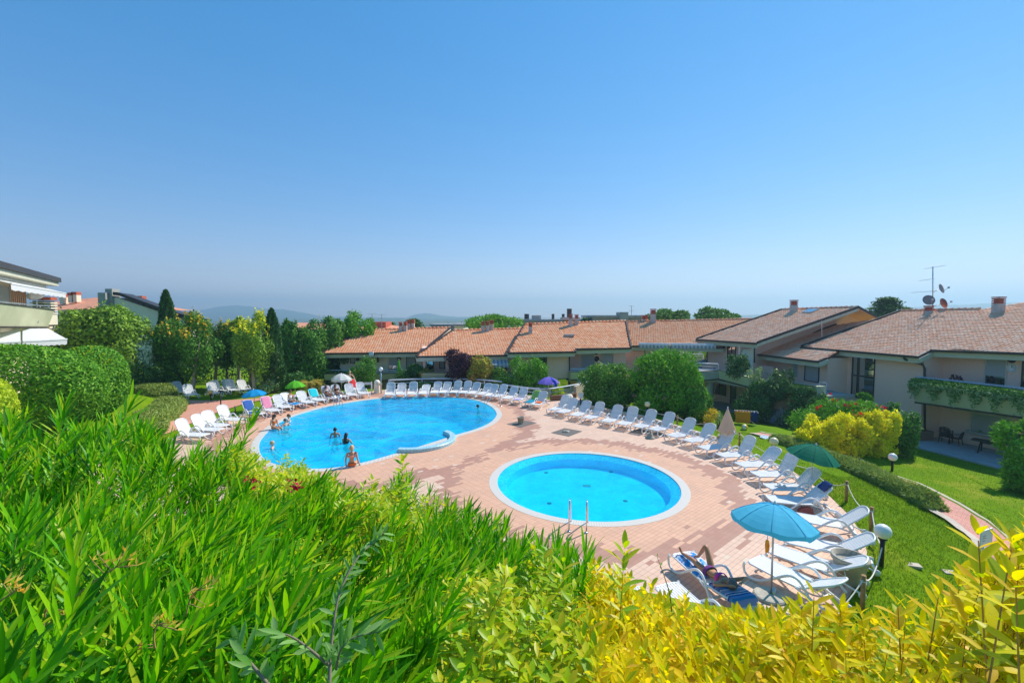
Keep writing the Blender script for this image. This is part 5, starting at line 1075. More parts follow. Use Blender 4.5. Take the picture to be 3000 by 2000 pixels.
def shoots(name, par, leafm, stemm, TIP, DIR, LEN, nleaf, ll, lw, ang, kind='blade', droop=.12, whorl=3, top=.75, stem_r=.004, tipang=.35):
    """shoots: many stems with whorled leaves; TIP (N,3), DIR unit (N,3), LEN (N,)"""
    N = len(TIP); base = TIP-DIR*LEN[:, None]; P, D, U, L = [], [], [], []
    A = unit(np.cross(DIR, np.array([0.3, 1.0, .1]))); B = np.cross(DIR, A); ph0 = RNG.uniform(0, 6.28, N)
    for k in range(nleaf):
        w_ = k//whorl; nw = max(1, (nleaf-1)//whorl); t = 1-top*(w_/nw)**1.05; ph = ph0+(k % whorl)*2*math.pi/whorl+w_*.9+RNG.normal(size=N)*.25
        rad = A*np.cos(ph)[:, None]+B*np.sin(ph)[:, None]; an = np.minimum(1.35, (ang*(tipang+(1-tipang)*min(1, w_/max(1, nw*.45))))*RNG.uniform(.75, 1.25, N)); d = DIR*np.cos(an)[:, None]+rad*np.sin(an)[:, None]
        P.append(base+DIR*(LEN*t)[:, None]); D.append(d); U.append(DIR-rad*.3); L.append(ll*RNG.uniform(.7, 1.15, N)*(.55+.45*min(1, (w_+.6)/2.0))*(1-.25*w_/nw))
    P, D, U, L = map(np.concatenate, (P, D, U, L)); V, F = leaf_geo(P, D, U, L, L*lw, kind, droop)
    o = npmesh('leaves', V, F, leafm, par, smooth=True)
    # stems: 3-sided
    S1 = unit(np.cross(DIR, np.array([0, 1, .1]))); S2 = np.cross(DIR, S1); vs = []
    for c, r_ in ((base, stem_r), (TIP-DIR*LEN[:, None]*.04, stem_r*.5)):
        for a in (0, 2.09, 4.19): vs.append(c+(S1*math.cos(a)+S2*math.sin(a))*r_)
    V = np.stack(vs, 1).reshape(-1, 3); b = np.arange(N)[:, None]*6; F = np.stack([b+np.array([[0, 1, 4, 3]]), b+np.array([[1, 2, 5, 4]]), b+np.array([[2, 0, 3, 5]])], 1).reshape(-1, 4); npmesh('stems', V, F, stemm, par)
    return o
# sample the canopy height field
SIL = [(-400, 1235), (0, 1245), (150, 1235), (300, 1235), (450, 1262), (520, 1290), (600, 1308), (740, 1305), (800, 1325), (900, 1350), (960, 1368), (1050, 1425), (1120, 1440), (1180, 1430), (1250, 1470), (1320, 1500), (1400, 1525), (1450, 1548), (1520, 1590), (1600, 1630), (1680, 1670), (1750, 1712), (1820, 1720), (1900, 1755), (2050, 1775), (2200, 1805), (2300, 1830), (2450, 1850), (2600, 1865), (2700, 1850), (2790, 1800), (2850, 1700), (2900, 1620), (3000, 1600), (3300, 1560)]
sx, sy = np.array([p[0] for p in SIL]), np.array([p[1] for p in SIL])
n0 = 90000; Xs = RNG.uniform(-7.5, 4.6, n0); Ys = RNG.uniform(.25, 5.4, n0); Zs = canopy(Xs, Ys)
px, py = project(np.stack([Xs, Ys, Zs], 1)); inside = (py > np.interp(px, sx, sy)-4) & (px > -900) & (px < 3700) & (py < 4200)
LUMP = .09*np.sin(Xs*3.1+1)*np.sin(Ys*3.7)+.05*np.sin(Xs*7.3+Ys*5.1)
Q = np.stack([Xs, Ys, Zs+LUMP-.02-.05*np.clip((Xs-.4)*2, 0, 1)-.10*np.clip(-1.0-Xs, 0, 1)], 1)[inside]; qx, qy = px[inside], py[inside]
def poly_mask(poly): return in_poly(qx, qy, poly)
GREENPRIV = [[(690, 1290), (900, 1335), (1000, 1390), (980, 1420), (820, 1425), (700, 1380), (660, 1330)], [(930, 1400), (1050, 1415), (1250, 1465), (1330, 1530), (1260, 1560), (1100, 1560), (980, 1500)], [(1300, 1700), (1420, 1660), (1560, 1680), (1700, 1760), (1900, 2400), (1250, 2400), (1280, 2000), (1290, 1850)], [(830, 1560), (960, 1540), (1010, 1620), (930, 1690), (850, 1650)]]
m_g = np.zeros(len(Q), bool)
for p in GREENPRIV: m_g |= poly_mask(p)
m_y = (qx > 1700+(2000-qy)*.0) & ~m_g & ((qy > np.interp(qx, [1700, 1760, 3000], [1760, 1700, 1500])))
m_y |= (qx > 1730)
m_y &= ~m_g; m_o = ~m_g & ~m_y
def thin(mask, spacing):
    idx = np.nonzero(mask)[0]; keep = []; cell = {}
    for i in idx:
        c = (int(Q[i, 0]//spacing), int(Q[i, 1]//spacing))
        if c in cell: continue
        cell[c] = 1; keep.append(i)
    return np.array(keep)
def grow(kind, idx, centres, labels, group, **kw):
    C = np.array([tuple(at_y(*c))[:2] for c in centres]); a = np.argmin(((Q[idx, None, :2]-C[None])**2).sum(2), 1)
    for k, lb in enumerate(labels):
        I = idx[a == k]
        if len(I) < 3: continue
        c = Q[I].mean(0); t = thing(kind['name'], lb, kind['cat'], (c[0], c[1], gzs(c[0], c[1])), 0, group); N = len(I)
        lean = np.array(kind['lean']); wav = np.stack([.28*np.sin(Q[I][:, 0]*2.3+Q[I][:, 1]*1.7)+.18*np.sin(Q[I][:, 0]*5.1-Q[I][:, 1]*4.3), .2*np.sin(Q[I][:, 1]*3.1+1), np.zeros(N)], 1); D_ = unit(np.array([0, 0, 1.])+lean+wav*(1 if kind['name'] == 'oleander' else .5)+RNG.normal(size=(N, 3))*np.array(kind['var'])); T = Q[I]+D_*(RNG.normal(size=N)*kind['hv'])[:, None]
        # shoots right at the lens would hide the view: keep them low
        near = np.hypot(T[:, 0], T[:, 1]) < .9; T[near, 2] -= .06
        shoots('shoots', t, kind['leaf'], kind['stem'], T, D_, RNG.uniform(*kind['len'], N), kind['n'], kind['ll'], kind['lw'], kind['ang'], kind.get('kind', 'blade'), kind['droop'], kind['whorl'], tipang=kind.get('tipang', .35), stem_r=kind.get('sr', .004))
OL = dict(name='oleander', cat='shrub', leaf='oleander_leaf', stem='green_stem', lean=(.55, .05, 0), var=(.15, .15, .1), hv=.07, len=(.34, .52), n=27, ll=.19, lw=.095, ang=.66, droop=.10, whorl=3)
i1 = thin(m_o, .1)
grow(OL, i1, [(150, 1350, 2.8), (500, 1400, 3.0), (300, 1750, 1.4), (800, 1550, 2.6), (850, 1850, 1.5), (1150, 1600, 2.6), (1450, 1600, 3.0)],
     ['dense oleander filling the left edge of the picture', 'oleander leaning to the right below the left path', 'nearest oleander in the lower left corner with dry flower stalks', 'oleander with dark red flowers in the middle of the bank', 'bright green oleander at the bottom centre behind the grey leaved stem', 'oleander below the light paving of the pool deck', 'dark green oleander whose tips reach towards the wading pool ladder'], 'oleanders on the bank in front of the camera')
PG = dict(name='privet_bush', cat='shrub', leaf='privet_leaf_green', stem='dry_stem', lean=(.05, 0, 0), var=(.16, .16, .1), hv=.05, len=(.25, .38), n=18, ll=.066, lw=.42, ang=1.15, droop=.35, whorl=2, tipang=.45, sr=.0025)
i2 = thin(m_g, .062)
grow(PG, i2, [(820, 1370, 4.4), (1120, 1500, 4.0), (1550, 1850, 1.5), (1380, 1900, 1.4), (920, 1610, 2.4)],
     ['yellow green privet below the pool edge left of the seated woman in orange', 'yellow green privet on the bank between the oleanders under the tall thin stem', 'yellow green privet at the bottom centre left of the golden privet', 'darker green privet at the bottom edge beside the grey leaved stem', 'small sprig of yellow green privet among the oleanders'], 'green privets among the oleanders')
PY_ = dict(PG, name='golden_privet', leaf='privet_leaf_yellow', ll=.066, lw=.34, hv=.035, len=(.24, .36), n=22, ang=.9, droop=.28, sr=.0016)
i3 = np.concatenate([thin(m_y & (Q[:, 0] < .75), .05), thin(m_y & (Q[:, 0] >= .75), .04)])
grow(PY_, i3, [(1900, 1850, 1.5), (2250, 1900, 1.3), (2600, 1930, 1.2), (2900, 1800, .9)],
     ['golden yellow privet in front of the half hidden lounger', 'golden yellow privet below the light blue parasol and its stone base', 'golden yellow privet at the bottom under the right lawn', 'tall golden yellow privet in the lower right corner'], 'golden privets along the bottom right edge')
# tall single shoots that stand above the bank
def spikes(kind, specs, label, cat_name):
    for (x, y, D, l, lean), lb in zip(specs, label):
        p = np.array([tuple(at_y(x, y, D))]); d = unit(np.array([[lean, 0, 1.]])); t = thing(cat_name, lb, 'shoot', (p[0, 0]-d[0, 0]*l, D, p[0, 2]-d[0, 2]*l)); shoots('s', t, kind['leaf'], kind['stem'], p, d, np.array([l]), int(kind['n']*l/.35/kind['whorl'])*kind['whorl'], kind['ll'], kind['lw'], kind['ang'], 'blade', kind['droop'], kind['whorl'], top=.92, stem_r=.0022, tipang=kind.get('tipang', .35))
spikes(OL, [(190, 1195, 2.6, .5, .25), (385, 1180, 2.9, .5, .5), (740, 1225, 3.9, .8, .45), (690, 1262, 3.8, .6, .4), (30, 1250, 2.4, .4, .2)],
       ['upright oleander shoot standing above the left bank, nearest the laurel hedge', 'oleander shoot bending to the right in front of the ochre lawn', 'tall oleander shoot whose tip overlaps the blue towelled lounger', 'shorter oleander shoot left of the tall one near the loungers', 'oleander shoot at the very left edge'], 'oleander_shoot')
spikes(dict(PG, n=30, ll=.085), [(1180, 1340, 3.4, .62, .05), (1305, 1475, 3.2, .25, 0), (1090, 1405, 3.4, .3, .1)], ['tall thin privet stem rising in front of the light paving', 'short privet sprig right of the tall thin stem', 'short privet sprig left of the tall thin stem'], 'privet_shoot')
spikes(dict(PY_, n=22, ll=.10, leaf='privet_leaf_green'), [(1830, 1605, 1.7, .35, .05), (1650, 1645, 1.9, .22, .0)], ['large leaved privet shoot in front of the deck, left of the sunbathing woman', 'small privet shoot left of the large leaved one'], 'privet_shoot')
spikes(dict(PY_, n=24, ll=.072), [(2865, 1565, .85, .30, -.12), (2965, 1590, .8, .30, .1), (2385, 1740, 1.3, .2, .0), (2750, 1740, 1.05, .18, .1), (2630, 1770, 1.1, .15, -.1), (2975, 1700, .7, .3, -.1)], ['golden shoot reaching highest near the right edge, before the small sign', 'golden shoot at the right edge beside the highest one', 'golden shoot before the wooden post', 'golden shoot on the right lawn with pale bud', 'small golden shoot left of the pale budded one', 'near golden shoot low at the right edge'], 'golden_privet_shoot')
# bare twig, grey-leaved stem, dry stalks
tw = thing('twig', 'thin bare twig with tiny leaves standing before the deck, left of the sunbather', 'twig', at_y(1965, 1760, 1.9)); b0 = at_y(1965, 1760, 1.9); pts = [at_y(x, y, 1.9)-b0 for x, y in ((1968, 1790), (1962, 1735), (1944, 1680), (1925, 1630))]; mb = MB(); mb.tube(pts, [.003, .0025, .002, .001], 5); mb.build('stem', 'grey_stem', tw)
Pp = np.array([tuple(p) for p in (pts[1], pts[1]*.5+pts[2]*.5, pts[2], pts[2]*.5+pts[3]*.5, pts[3], pts[2]*.7+pts[3]*.3)]); V, F = leaf_geo(Pp, unit(rdir(6)+np.array([0, 0, .8])), rdir(6), np.full(6, .018), np.full(6, .009), 'card'); npmesh('leaves', V, F, 'grey_leaf', tw, world=False)
def branch(name, label, pts, D, r, nl, ll, leafm='grey_leaf', stemm='grey_stem', side=None):
    W_ = [at_y(x, y, d) for x, y, d in pts]; c = W_[0]; t = thing(name, label, 'branch', c); sp = [Vector(p) for p in spline([tuple(p-c) for p in W_], 6, False)]; n = len(sp); mb = MB(); mb.tube(sp, [r*(1-.8*k/n) for k in range(n)], 6)
    P, Dd = [], []
    for k in range(nl):
        u = (k+1)/nl*(n-1); i = min(int(u), n-2); p = sp[i].lerp(sp[i+1], u-i); tg = (sp[i+1]-sp[i]).normalized(); s = tg.cross(Vector((0, 1, 0)))*(1 if k % 2 else -1); d = (tg*.55+s*random.uniform(.4, 1)+Vector((0, random.uniform(-.6, .6), 0))).normalized(); P.append(tuple(p)); Dd.append(tuple(d))
        if k % 3 == 0: P.append(tuple(p)); Dd.append(tuple((tg+Vector((random.uniform(-.5, .5), random.uniform(-.8, .8), .2))).normalized()))
    mb.build('stem', stemm, t); P, Dd = np.array(P), np.array(Dd); N = len(P); V, F = leaf_geo(P, Dd, np.tile([[0, -.6, 1.]], (N, 1)), ll*RNG.uniform(.6, 1.2, N), ll*.26*RNG.uniform(.8, 1.1, N), 'blade', .2); npmesh('leaves', V, F, leafm, t, smooth=True, world=False); return t
branch('grey_leaved_stem', 'tall grey green leaved stem rising from the bottom centre over the oleanders', [(965, 2030, .95), (970, 1900, 1.0), (985, 1780, 1.05), (1010, 1700, 1.1), (1050, 1630, 1.15), (1090, 1590, 1.2), (1125, 1560, 1.22)], 1, .004, 46, .036)
branch('grey_leaved_stem', 'side branch with grey leaves pointing left at the bottom centre', [(960, 1945, .95), (900, 1895, .92), (850, 1862, .9), (800, 1850, .9)], 1, .004, 14, .05)
branch('grey_leaved_stem', 'grey leaved branch with pale tips right of the tall grey stem', [(985, 1960, .95), (1000, 1900, .95), (1040, 1865, .95), (1110, 1850, .97)], 1, .003, 18, .05)
branch('grey_leaved_stem', 'low grey leaved branch in the bottom left centre', [(790, 2010, .85), (750, 1960, .85), (710, 1910, .86), (690, 1870, .88)], 1, .004, 12, .05)
0 and branch('grey_leaved_stem', 'grey leaved stem between the green and the golden privets', [(1590, 2010, 1.0), (1610, 1900, 1.05), (1630, 1800, 1.1), (1650, 1740, 1.15)], 1, .004, 18, .05)
def stalk(label, pts, D, blooms, sz=.012):
    W_ = [at_y(x, y, D) for x, y in pts]; c = W_[0]; t = thing('flower_stalk', label, 'flower stalk', c, 0, 'dry oleander flower stalks'); sp = spline([tuple(p-c) for p in W_], 5, False); mb = MB(); mb.tube(sp, .0022, 5); P = []
    for x, y in blooms: 
        e = at_y(x, y, D)-c; j = min(range(len(sp)), key=lambda i: (sp[i]-e).length); mb.tube([sp[j], e], .0012, 4); P.append(tuple(e))
    mb.build('stem', 'dry_stem', t); P = np.repeat(np.array(P), 3, 0); N = len(P); V, F = leaf_geo(P, unit(rdir(N)*.5+np.array([.5, 0, .6])), rdir(N), np.full(N, sz*1.9), np.full(N, sz*.45), 'fold', .1); npmesh('buds', V, F, 'dry_flower', t, world=False)
stalk('long dry orange flower stalk slanting across the lower left oleanders', [(0, 1950), (130, 1840), (240, 1730), (340, 1660)], 1.15, [(270, 1640), (290, 1628), (300, 1650), (330, 1645), (350, 1640), (370, 1640), (385, 1630), (365, 1615), (400, 1655), (375, 1660)])
stalk('yellow flower buds at the left edge above the corner', [(0, 1760), (30, 1740), (60, 1720)], 1.1, [(10, 1710), (25, 1715), (40, 1722), (55, 1732), (70, 1738), (45, 1705)], .016)
stalk('dry orange buds near the left corner left of the long stalk', [(125, 1860), (130, 1810), (135, 1780)], 1.15, [(118, 1800), (125, 1790), (140, 1785), (130, 1815), (190, 1800), (205, 1790), (160, 1830), (205, 1815)])
stalk('pale yellow bud cluster low in the left oleanders', [(455, 1900), (450, 1860), (460, 1830)], 1.1, [(440, 1830), (450, 1820), (465, 1815), (480, 1822), (495, 1830), (510, 1840), (505, 1820), (400, 1890), (405, 1900), (520, 1845)], .013)
stalk('pale yellow bud cluster higher in the left oleanders', [(545, 1800), (555, 1760), (575, 1730)], 1.2, [(550, 1740), (560, 1730), (555, 1755), (600, 1710), (615, 1700), (605, 1725), (590, 1780), (610, 1775), (570, 1770), (625, 1710)], .013)
def bloom(x, y, D, n, r, label, grp='dark red flower clusters on the oleanders'):
    c = at_y(x, y, D); t = thing('flower_cluster', label, 'flowers', c, 0, grp); P = RNG.normal(size=(n, 3))*r; V, F = leaf_geo(P, unit(P+rdir(n)*.3), rdir(n), np.full(n, r*1.3), np.full(n, r*1.1), 'fold', .2); npmesh('petals', V, F, 'petal_crimson', t, smooth=True, world=False)
leafmat('petal_crimson', [(.45, .005, .03), (.65, .01, .06), (.80, .06, .15)], .25, tcol=(1, .2, .3))
for (x, y, n, r), lb in zip(((728, 1406, 12, .014), (745, 1418, 14, .017), (850, 1424, 16, .016), (872, 1420, 18, .02)), ('small crimson flower cluster, leftmost on the bank', 'crimson flower cluster just right of the leftmost one', 'crimson flower cluster below the privet, left of the pinkish one', 'largest pinkish crimson flower cluster on the bank')): bloom(x, y, 3.0, n, r, lb)
# grass blades on the lawns nearest to the deck
def grass(name, n, xr, yr, cond, h):
    X_ = RNG.uniform(*xr, n); Y_ = RNG.uniform(*yr, n); k = cond(X_, Y_); X_, Y_ = X_[k], Y_[k]; Z_ = gz(X_, Y_); P = np.stack([X_, Y_, Z_-.005], 1); N = len(P); V, F = leaf_geo(P, unit(rdir(N)*.55+np.array([0, 0, 1])), rdir(N), h*RNG.uniform(.6, 1.4, N), np.full(N, h*.22), 'card', .2); tag(npmesh(name, V, F, 'grass_blade', None), kind='stuff')
leafmat('grass_blade', [(.04, .12, .003), (.12, .25, .004), (.24, .38, .006), (.40, .48, .05)], .3)
PRXY = [(p.x, p.y) for p in PR]
def on_lawn(X_, Y_): return ~in_poly(X_, Y_, DECK) & (dist_poly(X_, Y_, PRXY, False) > .95) & (X_ < 25.4+(28-Y_)*.28)
grass('grass', 95000, (5.5, 17), (7.5, 18), on_lawn, .06); grass('grass', 40000, (8, 27), (14, 27), on_lawn, .06)
# ============================================================ FURNITURE
def plain(name, col, rough=.5, spec=.4, trans=0, metal=0):
    m = NT(name); c = m.mix(m.math('MULTIPLY', m.noise(5, m.obj()), .15), col, tuple(x*.75 for x in col)); p = m.pbr(c, rough, spec=spec, metal=metal)
    if trans: t = m.n('ShaderNodeBsdfTranslucent', {0: c}).outputs[0]; p = m.n('ShaderNodeMixShader', {0: trans, 1: p, 2: t}).outputs[0]
    return m.end(p)
plain('white_resin', (.84, .83, .82), .38, .45); plain('lounger_blue_white', (.62, .74, .86), .4)
plain('chrome', (.72, .73, .74), .12, .5, 0, 1); plain('rubber', (.05, .05, .05), .8)
plain('cloth_light_blue', (.12, .62, .88), .8, .1, .45); plain('cloth_blue', (.02, .38, .80), .8, .1, .35); plain('cloth_green', (.16, .62, .04), .8, .1, .35); plain('cloth_white', (.82, .82, .80), .8, .1, .35); plain('cloth_purple', (.30, .22, .80), .8, .1, .35); plain('cloth_royal', (.02, .10, .60), .8, .1, .3)
plain('cloth_beige', (.82, .62, .46), .85, .1, .35); plain('cloth_dark_green', (.015, .20, .12), .8, .1, .3); plain('cloth_gold', (.80, .42, .03), .4, .4, .3)
plain('towel_navy', (.02, .05, .16), .95, .1); plain('towel_blue', (.06, .14, .40), .95, .1); plain('towel_pink', (.85, .30, .42), .95, .1); plain('towel_turquoise', (.03, .58, .62), .95, .1); plain('towel_teal', (.02, .26, .36), .95, .1); plain('towel_lime', (.42, .58, .12), .95, .1); plain('towel_orange', (.80, .16, .03), .95, .1); plain('towel_lilac', (.55, .42, .70), .95, .1); plain('towel_red', (.75, .05, .05), .95, .1); plain('towel_grey', (.50, .46, .48), .95, .1)
simple('wood_post', (.36, .20, .08), .85, .25, 8, .3); simple('pale_post', (.52, .46, .38), .85, .2, 8, .3); simple('rope_fibre', (.72, .68, .60), .9, .1, 20)
simple('black_paint', (.02, .02, .022), .45); simple('terracotta_grey', (.40, .36, .28), .85, .2, 4, .3); simple('rough_stone', (.48, .42, .34), .95, .25, 6, .6)
def m_globe(name, c):
    m = NT(name); return m.end(m.pbr(c, .3, spec=.5))
m_globe('globe_white', (.82, .82, .76)); m_globe('globe_cream', (.84, .72, .42)); m_globe('globe_orange', (.85, .52, .12))
def m_striped_towel():
    m = NT('towel_striped'); s = m.n('ShaderNodeSeparateXYZ', {0: m.obj()}); v = m.math('MULTIPLY', s.outputs[0], 9.0); n = m.n('ShaderNodeTexWhiteNoise', {'W': m.math('FLOOR', m.math('MULTIPLY', v, 3.0))}, noise_dimensions='1D').outputs[0]
    c = m.ramp(n, [(.0, (.02, .06, .22)), (.3, (.03, .22, .45)), (.5, (.45, .30, .40)), (.65, (.02, .05, .18)), (.8, (.60, .55, .55)), (1, (.05, .30, .50))]); return m.end(m.pbr(c, .95, spec=.1))
m_striped_towel()
def m_pattern_towel():
    m = NT('towel_patterned'); n = m.n('ShaderNodeTexVoronoi', {'Vector': m.obj(), 'Scale': 11.0}).outputs['Color']; s = m.n('ShaderNodeSeparateColor', {0: n}).outputs[0]
    c = m.ramp(s, [(.0, (.02, .20, .55)), (.4, (.04, .34, .70)), (.6, (.75, .60, .60)), (.8, (.80, .78, .75)), (1, (.03, .15, .45))]); return m.end(m.pbr(c, .95, spec=.1))
m_pattern_towel()
# ---- the lounger: foot end at x=0, hinge at x=1.18, head at x=1.9; seat height .34
def side_pts(y):
    P = [(-.01, .335), (-.055, .27), (-.03, .12), (.07, .035), (.22, .035), (.42, .12), (.70, .33), (.88, .47), (1.02, .545), (1.16, .54), (1.27, .45), (1.38, .28), (1.48, .12), (1.56, .03)]
    return [Vector(p) for p in spline([(x, y, z) for x, z in P], 3, False)]
def slatted(x0, x1, hw, z, nsl=9, th=.022, nx=6, curve=0.0, round_=True):
    mb = MB(); w_ = hw*2/nsl
    for k in range(nsl):
        yc = -hw+w_*(k+.5); tr = .0 if not round_ else .07*(abs(yc)/hw)**4
        pts = [(x0+tr+(x1-tr-x0-tr)*j/nx, yc, z+curve*math.sin(math.pi*j/nx)) for j in range(nx+1)]; b = w_*.5-.010; vs = []
        for p in pts: vs += [(p[0], p[1]-b, p[2]-th), (p[0], p[1]+b, p[2]-th), (p[0], p[1]+b, p[2]), (p[0], p[1]-b, p[2])]
        fs = [(3, 2, 1, 0), (nx*4, nx*4+1, nx*4+2, nx*4+3)]
        for j in range(nx):
            for q in range(4): fs.append((j*4+q, j*4+(q+1) % 4, (j+1)*4+(q+1) % 4, (j+1)*4+q))
        mb.add(vs, fs)
    return mb
def make_lounger():
    root = thing('sun_lounger', 'white plastic sun lounger', 'sun lounger'); W_ = 'white_resin'; hw = .29
    mb = slatted(0, 1.18, hw, .35, curve=-.015)
    for yy in (-hw-.012, hw+.012): mb.tube([(.05, yy, .335), (.6, yy, .322), (1.2, yy, .335)], .022, 6)
    mb.tube([(.06, -hw-.01, .335), (.0, -hw*.8, .335), (-.015, 0, .335), (.0, hw*.8, .335), (.06, hw+.01, .335)], .024, 6)
    for x in (.3, .75, 1.15): mb.bar((x, -hw, .315), (x, hw, .315), .04, .03)
    mb.build('seat', W_, root)
    mb = slatted(0, .78, hw, 0, curve=.0)
    rim = [(0, -hw-.012, 0), (.62, -hw-.012, 0), (.74, -hw*.86, 0), (.80, -hw*.45, 0), (.81, 0, 0), (.80, hw*.45, 0), (.74, hw*.86, 0), (.62, hw+.012, 0), (0, hw+.012, 0)]
    mb.tube([Vector(p) for p in spline(rim, 3, False)], .022, 6); mb.bar((.4, -hw, -.03), (.4, hw, -.03), .05, .03)
    b = mb.build('backrest', W_, root); b.location = (1.19, 0, .345); b.rotation_euler = (0, -R(58), 0)
    for sg in (-1, 1):
        mb = MB(); mb.tube(side_pts(sg*(hw+.055)), .031, 7, flat=.9); mb.tube([(1.1, sg*(hw+.03), .33), (1.35, sg*(hw+.03), .27), (1.6, sg*(hw+.03), .18), (1.86, sg*(hw+.03), .08)], .022, 6); mb.build('armrest_leg', W_, root)
    mb = MB(); mb.bar((1.5, -hw-.03, .2), (1.5, hw+.03, .2), .05, .03); mb.bar((1.84, -hw-.03, .08), (1.84, hw+.03, .08), .04, .04)
    mb.tube([(1.25, 0, .3), (1.5, 0, .22), (1.45, 0, .5)], .018, 6); mb.build('rear_support', W_, root)
    for sg in (-1, 1):
        mb = MB(); q = Matrix.Rotation(math.pi/2, 3, 'X'); mb.lathe([(.001, -.02), (.075, -.02), (.08, 0), (.075, .02), (.001, .02)], (1.84, sg*(hw+.045), .08), 14, rot=q); mb.build('wheel', W_, root)
    return root
LP = make_lounger(); used = [0]
def lounger(Fp, Hp, label, group, back=None, z=0.0, mat=None):
    f = at_z(Fp[0], Fp[1], .34+z); h = at_z(Hp[0], Hp[1], .34+z); d = Vector((h.x-f.x, h.y-f.y, 0)); rz = math.atan2(d.y, d.x)+R(random.uniform(-3, 3)); loc = Vector((f.x, f.y, z+.005))
    if used[0] == 0: o = LP; o.location = loc; o.rotation_euler = (0, 0, rz); used[0] = 1
    else: o = copy_tree(LP, None, loc, rz)
    o['label'] = label; o['group'] = group
    for k in kids(o):
        if k.name.startswith('backrest'): k.rotation_euler = (0, -R(back if back is not None else 54+random.uniform(-9, 9)), 0)
    return o
def c4(x, y): return (1550+x/3.92, 1100+y/3.92)
def c5(x, y): return (1950+x/3.92, 1150+y/3.92)
def c6(x, y): return (1900+x/3.36, 1450+y/3.36)
def cb(x, y): return (1250+x/4.182, 880+y/4.182)
def ca(x, y): return (900+x/4.182, 880+y/4.182)
def cl(x, y): return (500+x/3.92, 1080+y/3.92)
GR = 'white loungers along the right edge of the pool deck'
A = [(c4(256, 392), c4(425, 352)), (c4(352, 422), c4(530, 372)), (c4(510, 458), c4(680, 405)), (c4(660, 488), c4(830, 430)), (c4(872, 528), c4(1030, 472)), (c4(1055, 560), c4(1215, 498)), (c4(1235, 590), c4(1410, 535)), (c4(1418, 622), c4(1615, 575)), (c4(1628, 695), c4(1860, 640)), (c4(1812, 750), c4(2060, 705)), (c4(1985, 832), c4(2270, 790)),
     (c5(625, 720), c5(930, 685)), (c5(845, 828), c5(1190, 792)), (c5(1020, 935), c5(1405, 910)), (c5(1170, 1080), c5(1630, 1068)), (c5(1185, 1215), c5(1705, 1235)), (c5(1440, 1410), c5(2005, 1505)), (c6(1350, 420), c6(1900, 535)), (c6(1215, 525), c6(1790, 712)), (c6(1045, 625), c6(1590, 900)), (c6(330, 570), c6(715, 870)), (c6(170, 880), c6(520, 1200)), ((1846, 1722), (1905, 1800))]
AL = ['first white lounger of the right row, beside the white dome post', 'second white lounger of the right row, near the white dome post', 'third white lounger of the right row, before the low kerb wall', 'fourth white lounger of the right row, left of the small umbrella base', 'fifth white lounger of the right row, right of the small umbrella base', 'sixth white lounger of the right row, in front of the cream globe lamp', 'seventh white lounger of the right row, standing on a grey mat', 'eighth white lounger of the right row, behind the cone shaped umbrella base', 'ninth white lounger of the right row, right of the cone shaped base', 'tenth white lounger of the right row, left of the closed beige parasol', 'eleventh white lounger, right behind the pole of the closed beige parasol', 'white lounger with the shadow of the closed beige parasol on its foot', 'white lounger in front of the cream globe lamp on the right lawn', 'white lounger with its backrest left of the dark green parasol', 'white lounger under the dark green parasol with white slippers on the seat', 'white lounger with a navy towel on its backrest and a handbag below', 'white lounger partly behind the light blue parasol, farthest of the near group', 'white lounger right behind the light blue parasol, tangled with its neighbours', 'white lounger in front of the big stone coloured plant pot', 'nearest raised white lounger, right of the light blue parasol pole', 'white lounger with flat back on which the woman in the pink bikini lies', 'white lounger half hidden by golden leaves, below the sunbathing woman', 'white lounger almost hidden by leaves at the bottom of the deck']
LO = []
for k, ((F_, H_), lb) in enumerate(zip(A, AL)):
    LO.append(lounger(F_, H_, lb, GR, back={20: 8, 16: 42, 17: 38, 18: 32, 19: 32, 21: 6, 22: 40}.get(k)))
GB = 'white loungers along the far edge of the big pool'
B = [(ca(1000, 1155), ca(1048, 1100)), (ca(1135, 1150), ca(1178, 1098)), (ca(1272, 1148), ca(1325, 1095)), (ca(1405, 1142), ca(1470, 1098)), (ca(1545, 1132), ca(1600, 1085)), (ca(1645, 1130), ca(1715, 1085)), (cb(312, 1128), cb(405, 1085)), (cb(425, 1132), cb(525, 1088)), (cb(530, 1140), cb(635, 1092)), (cb(645, 1150), cb(760, 1102)), (cb(740, 1168), cb(865, 1115)), (cb(835, 1178), cb(960, 1128)), (cb(960, 1200), cb(1085, 1145)), (cb(1085, 1222), cb(1210, 1168)), (cb(1225, 1255), cb(1370, 1200)), (cb(1320, 1275), cb(1465, 1218))]
for k, (F_, H_) in enumerate(B):
    lb = {3: 'white lounger with a low backrest, fourth from the left in the far pool row', 13: 'white lounger with a lilac towel, third from the right in the far pool row', 14: 'lounger draped with a lime and a teal towel left of the purple parasol', 15: 'white lounger with an orange towel, in front of the purple parasol pole'}.get(k, 'white lounger in the far pool row, %s from the left' % ORD[k])
    LO.append(lounger(F_, H_, lb, GB, back=30 if k == 3 else None))
GL = 'loungers along the left edge of the big pool'
Cc = [(ca(712, 1142), ca(645, 1100)), (ca(565, 1160), ca(490, 1120)), (ca(435, 1178), ca(355, 1150)), (ca(318, 1195), ca(235, 1165)), (cl(1735, 362), cl(1640, 330)), (cl(1615, 388), cl(1505, 352)), (cl(1465, 408), cl(1335, 380)), (cl(1340, 443), cl(1205, 405)), (cl(1215, 482), cl(1085, 442)), (cl(1030, 520), cl(885, 490)), (cl(790, 585), cl(590, 555)), (cl(620, 655), cl(440, 625)), (cl(560, 700), cl(320, 680)), (cl(400, 760), cl(180, 745))]
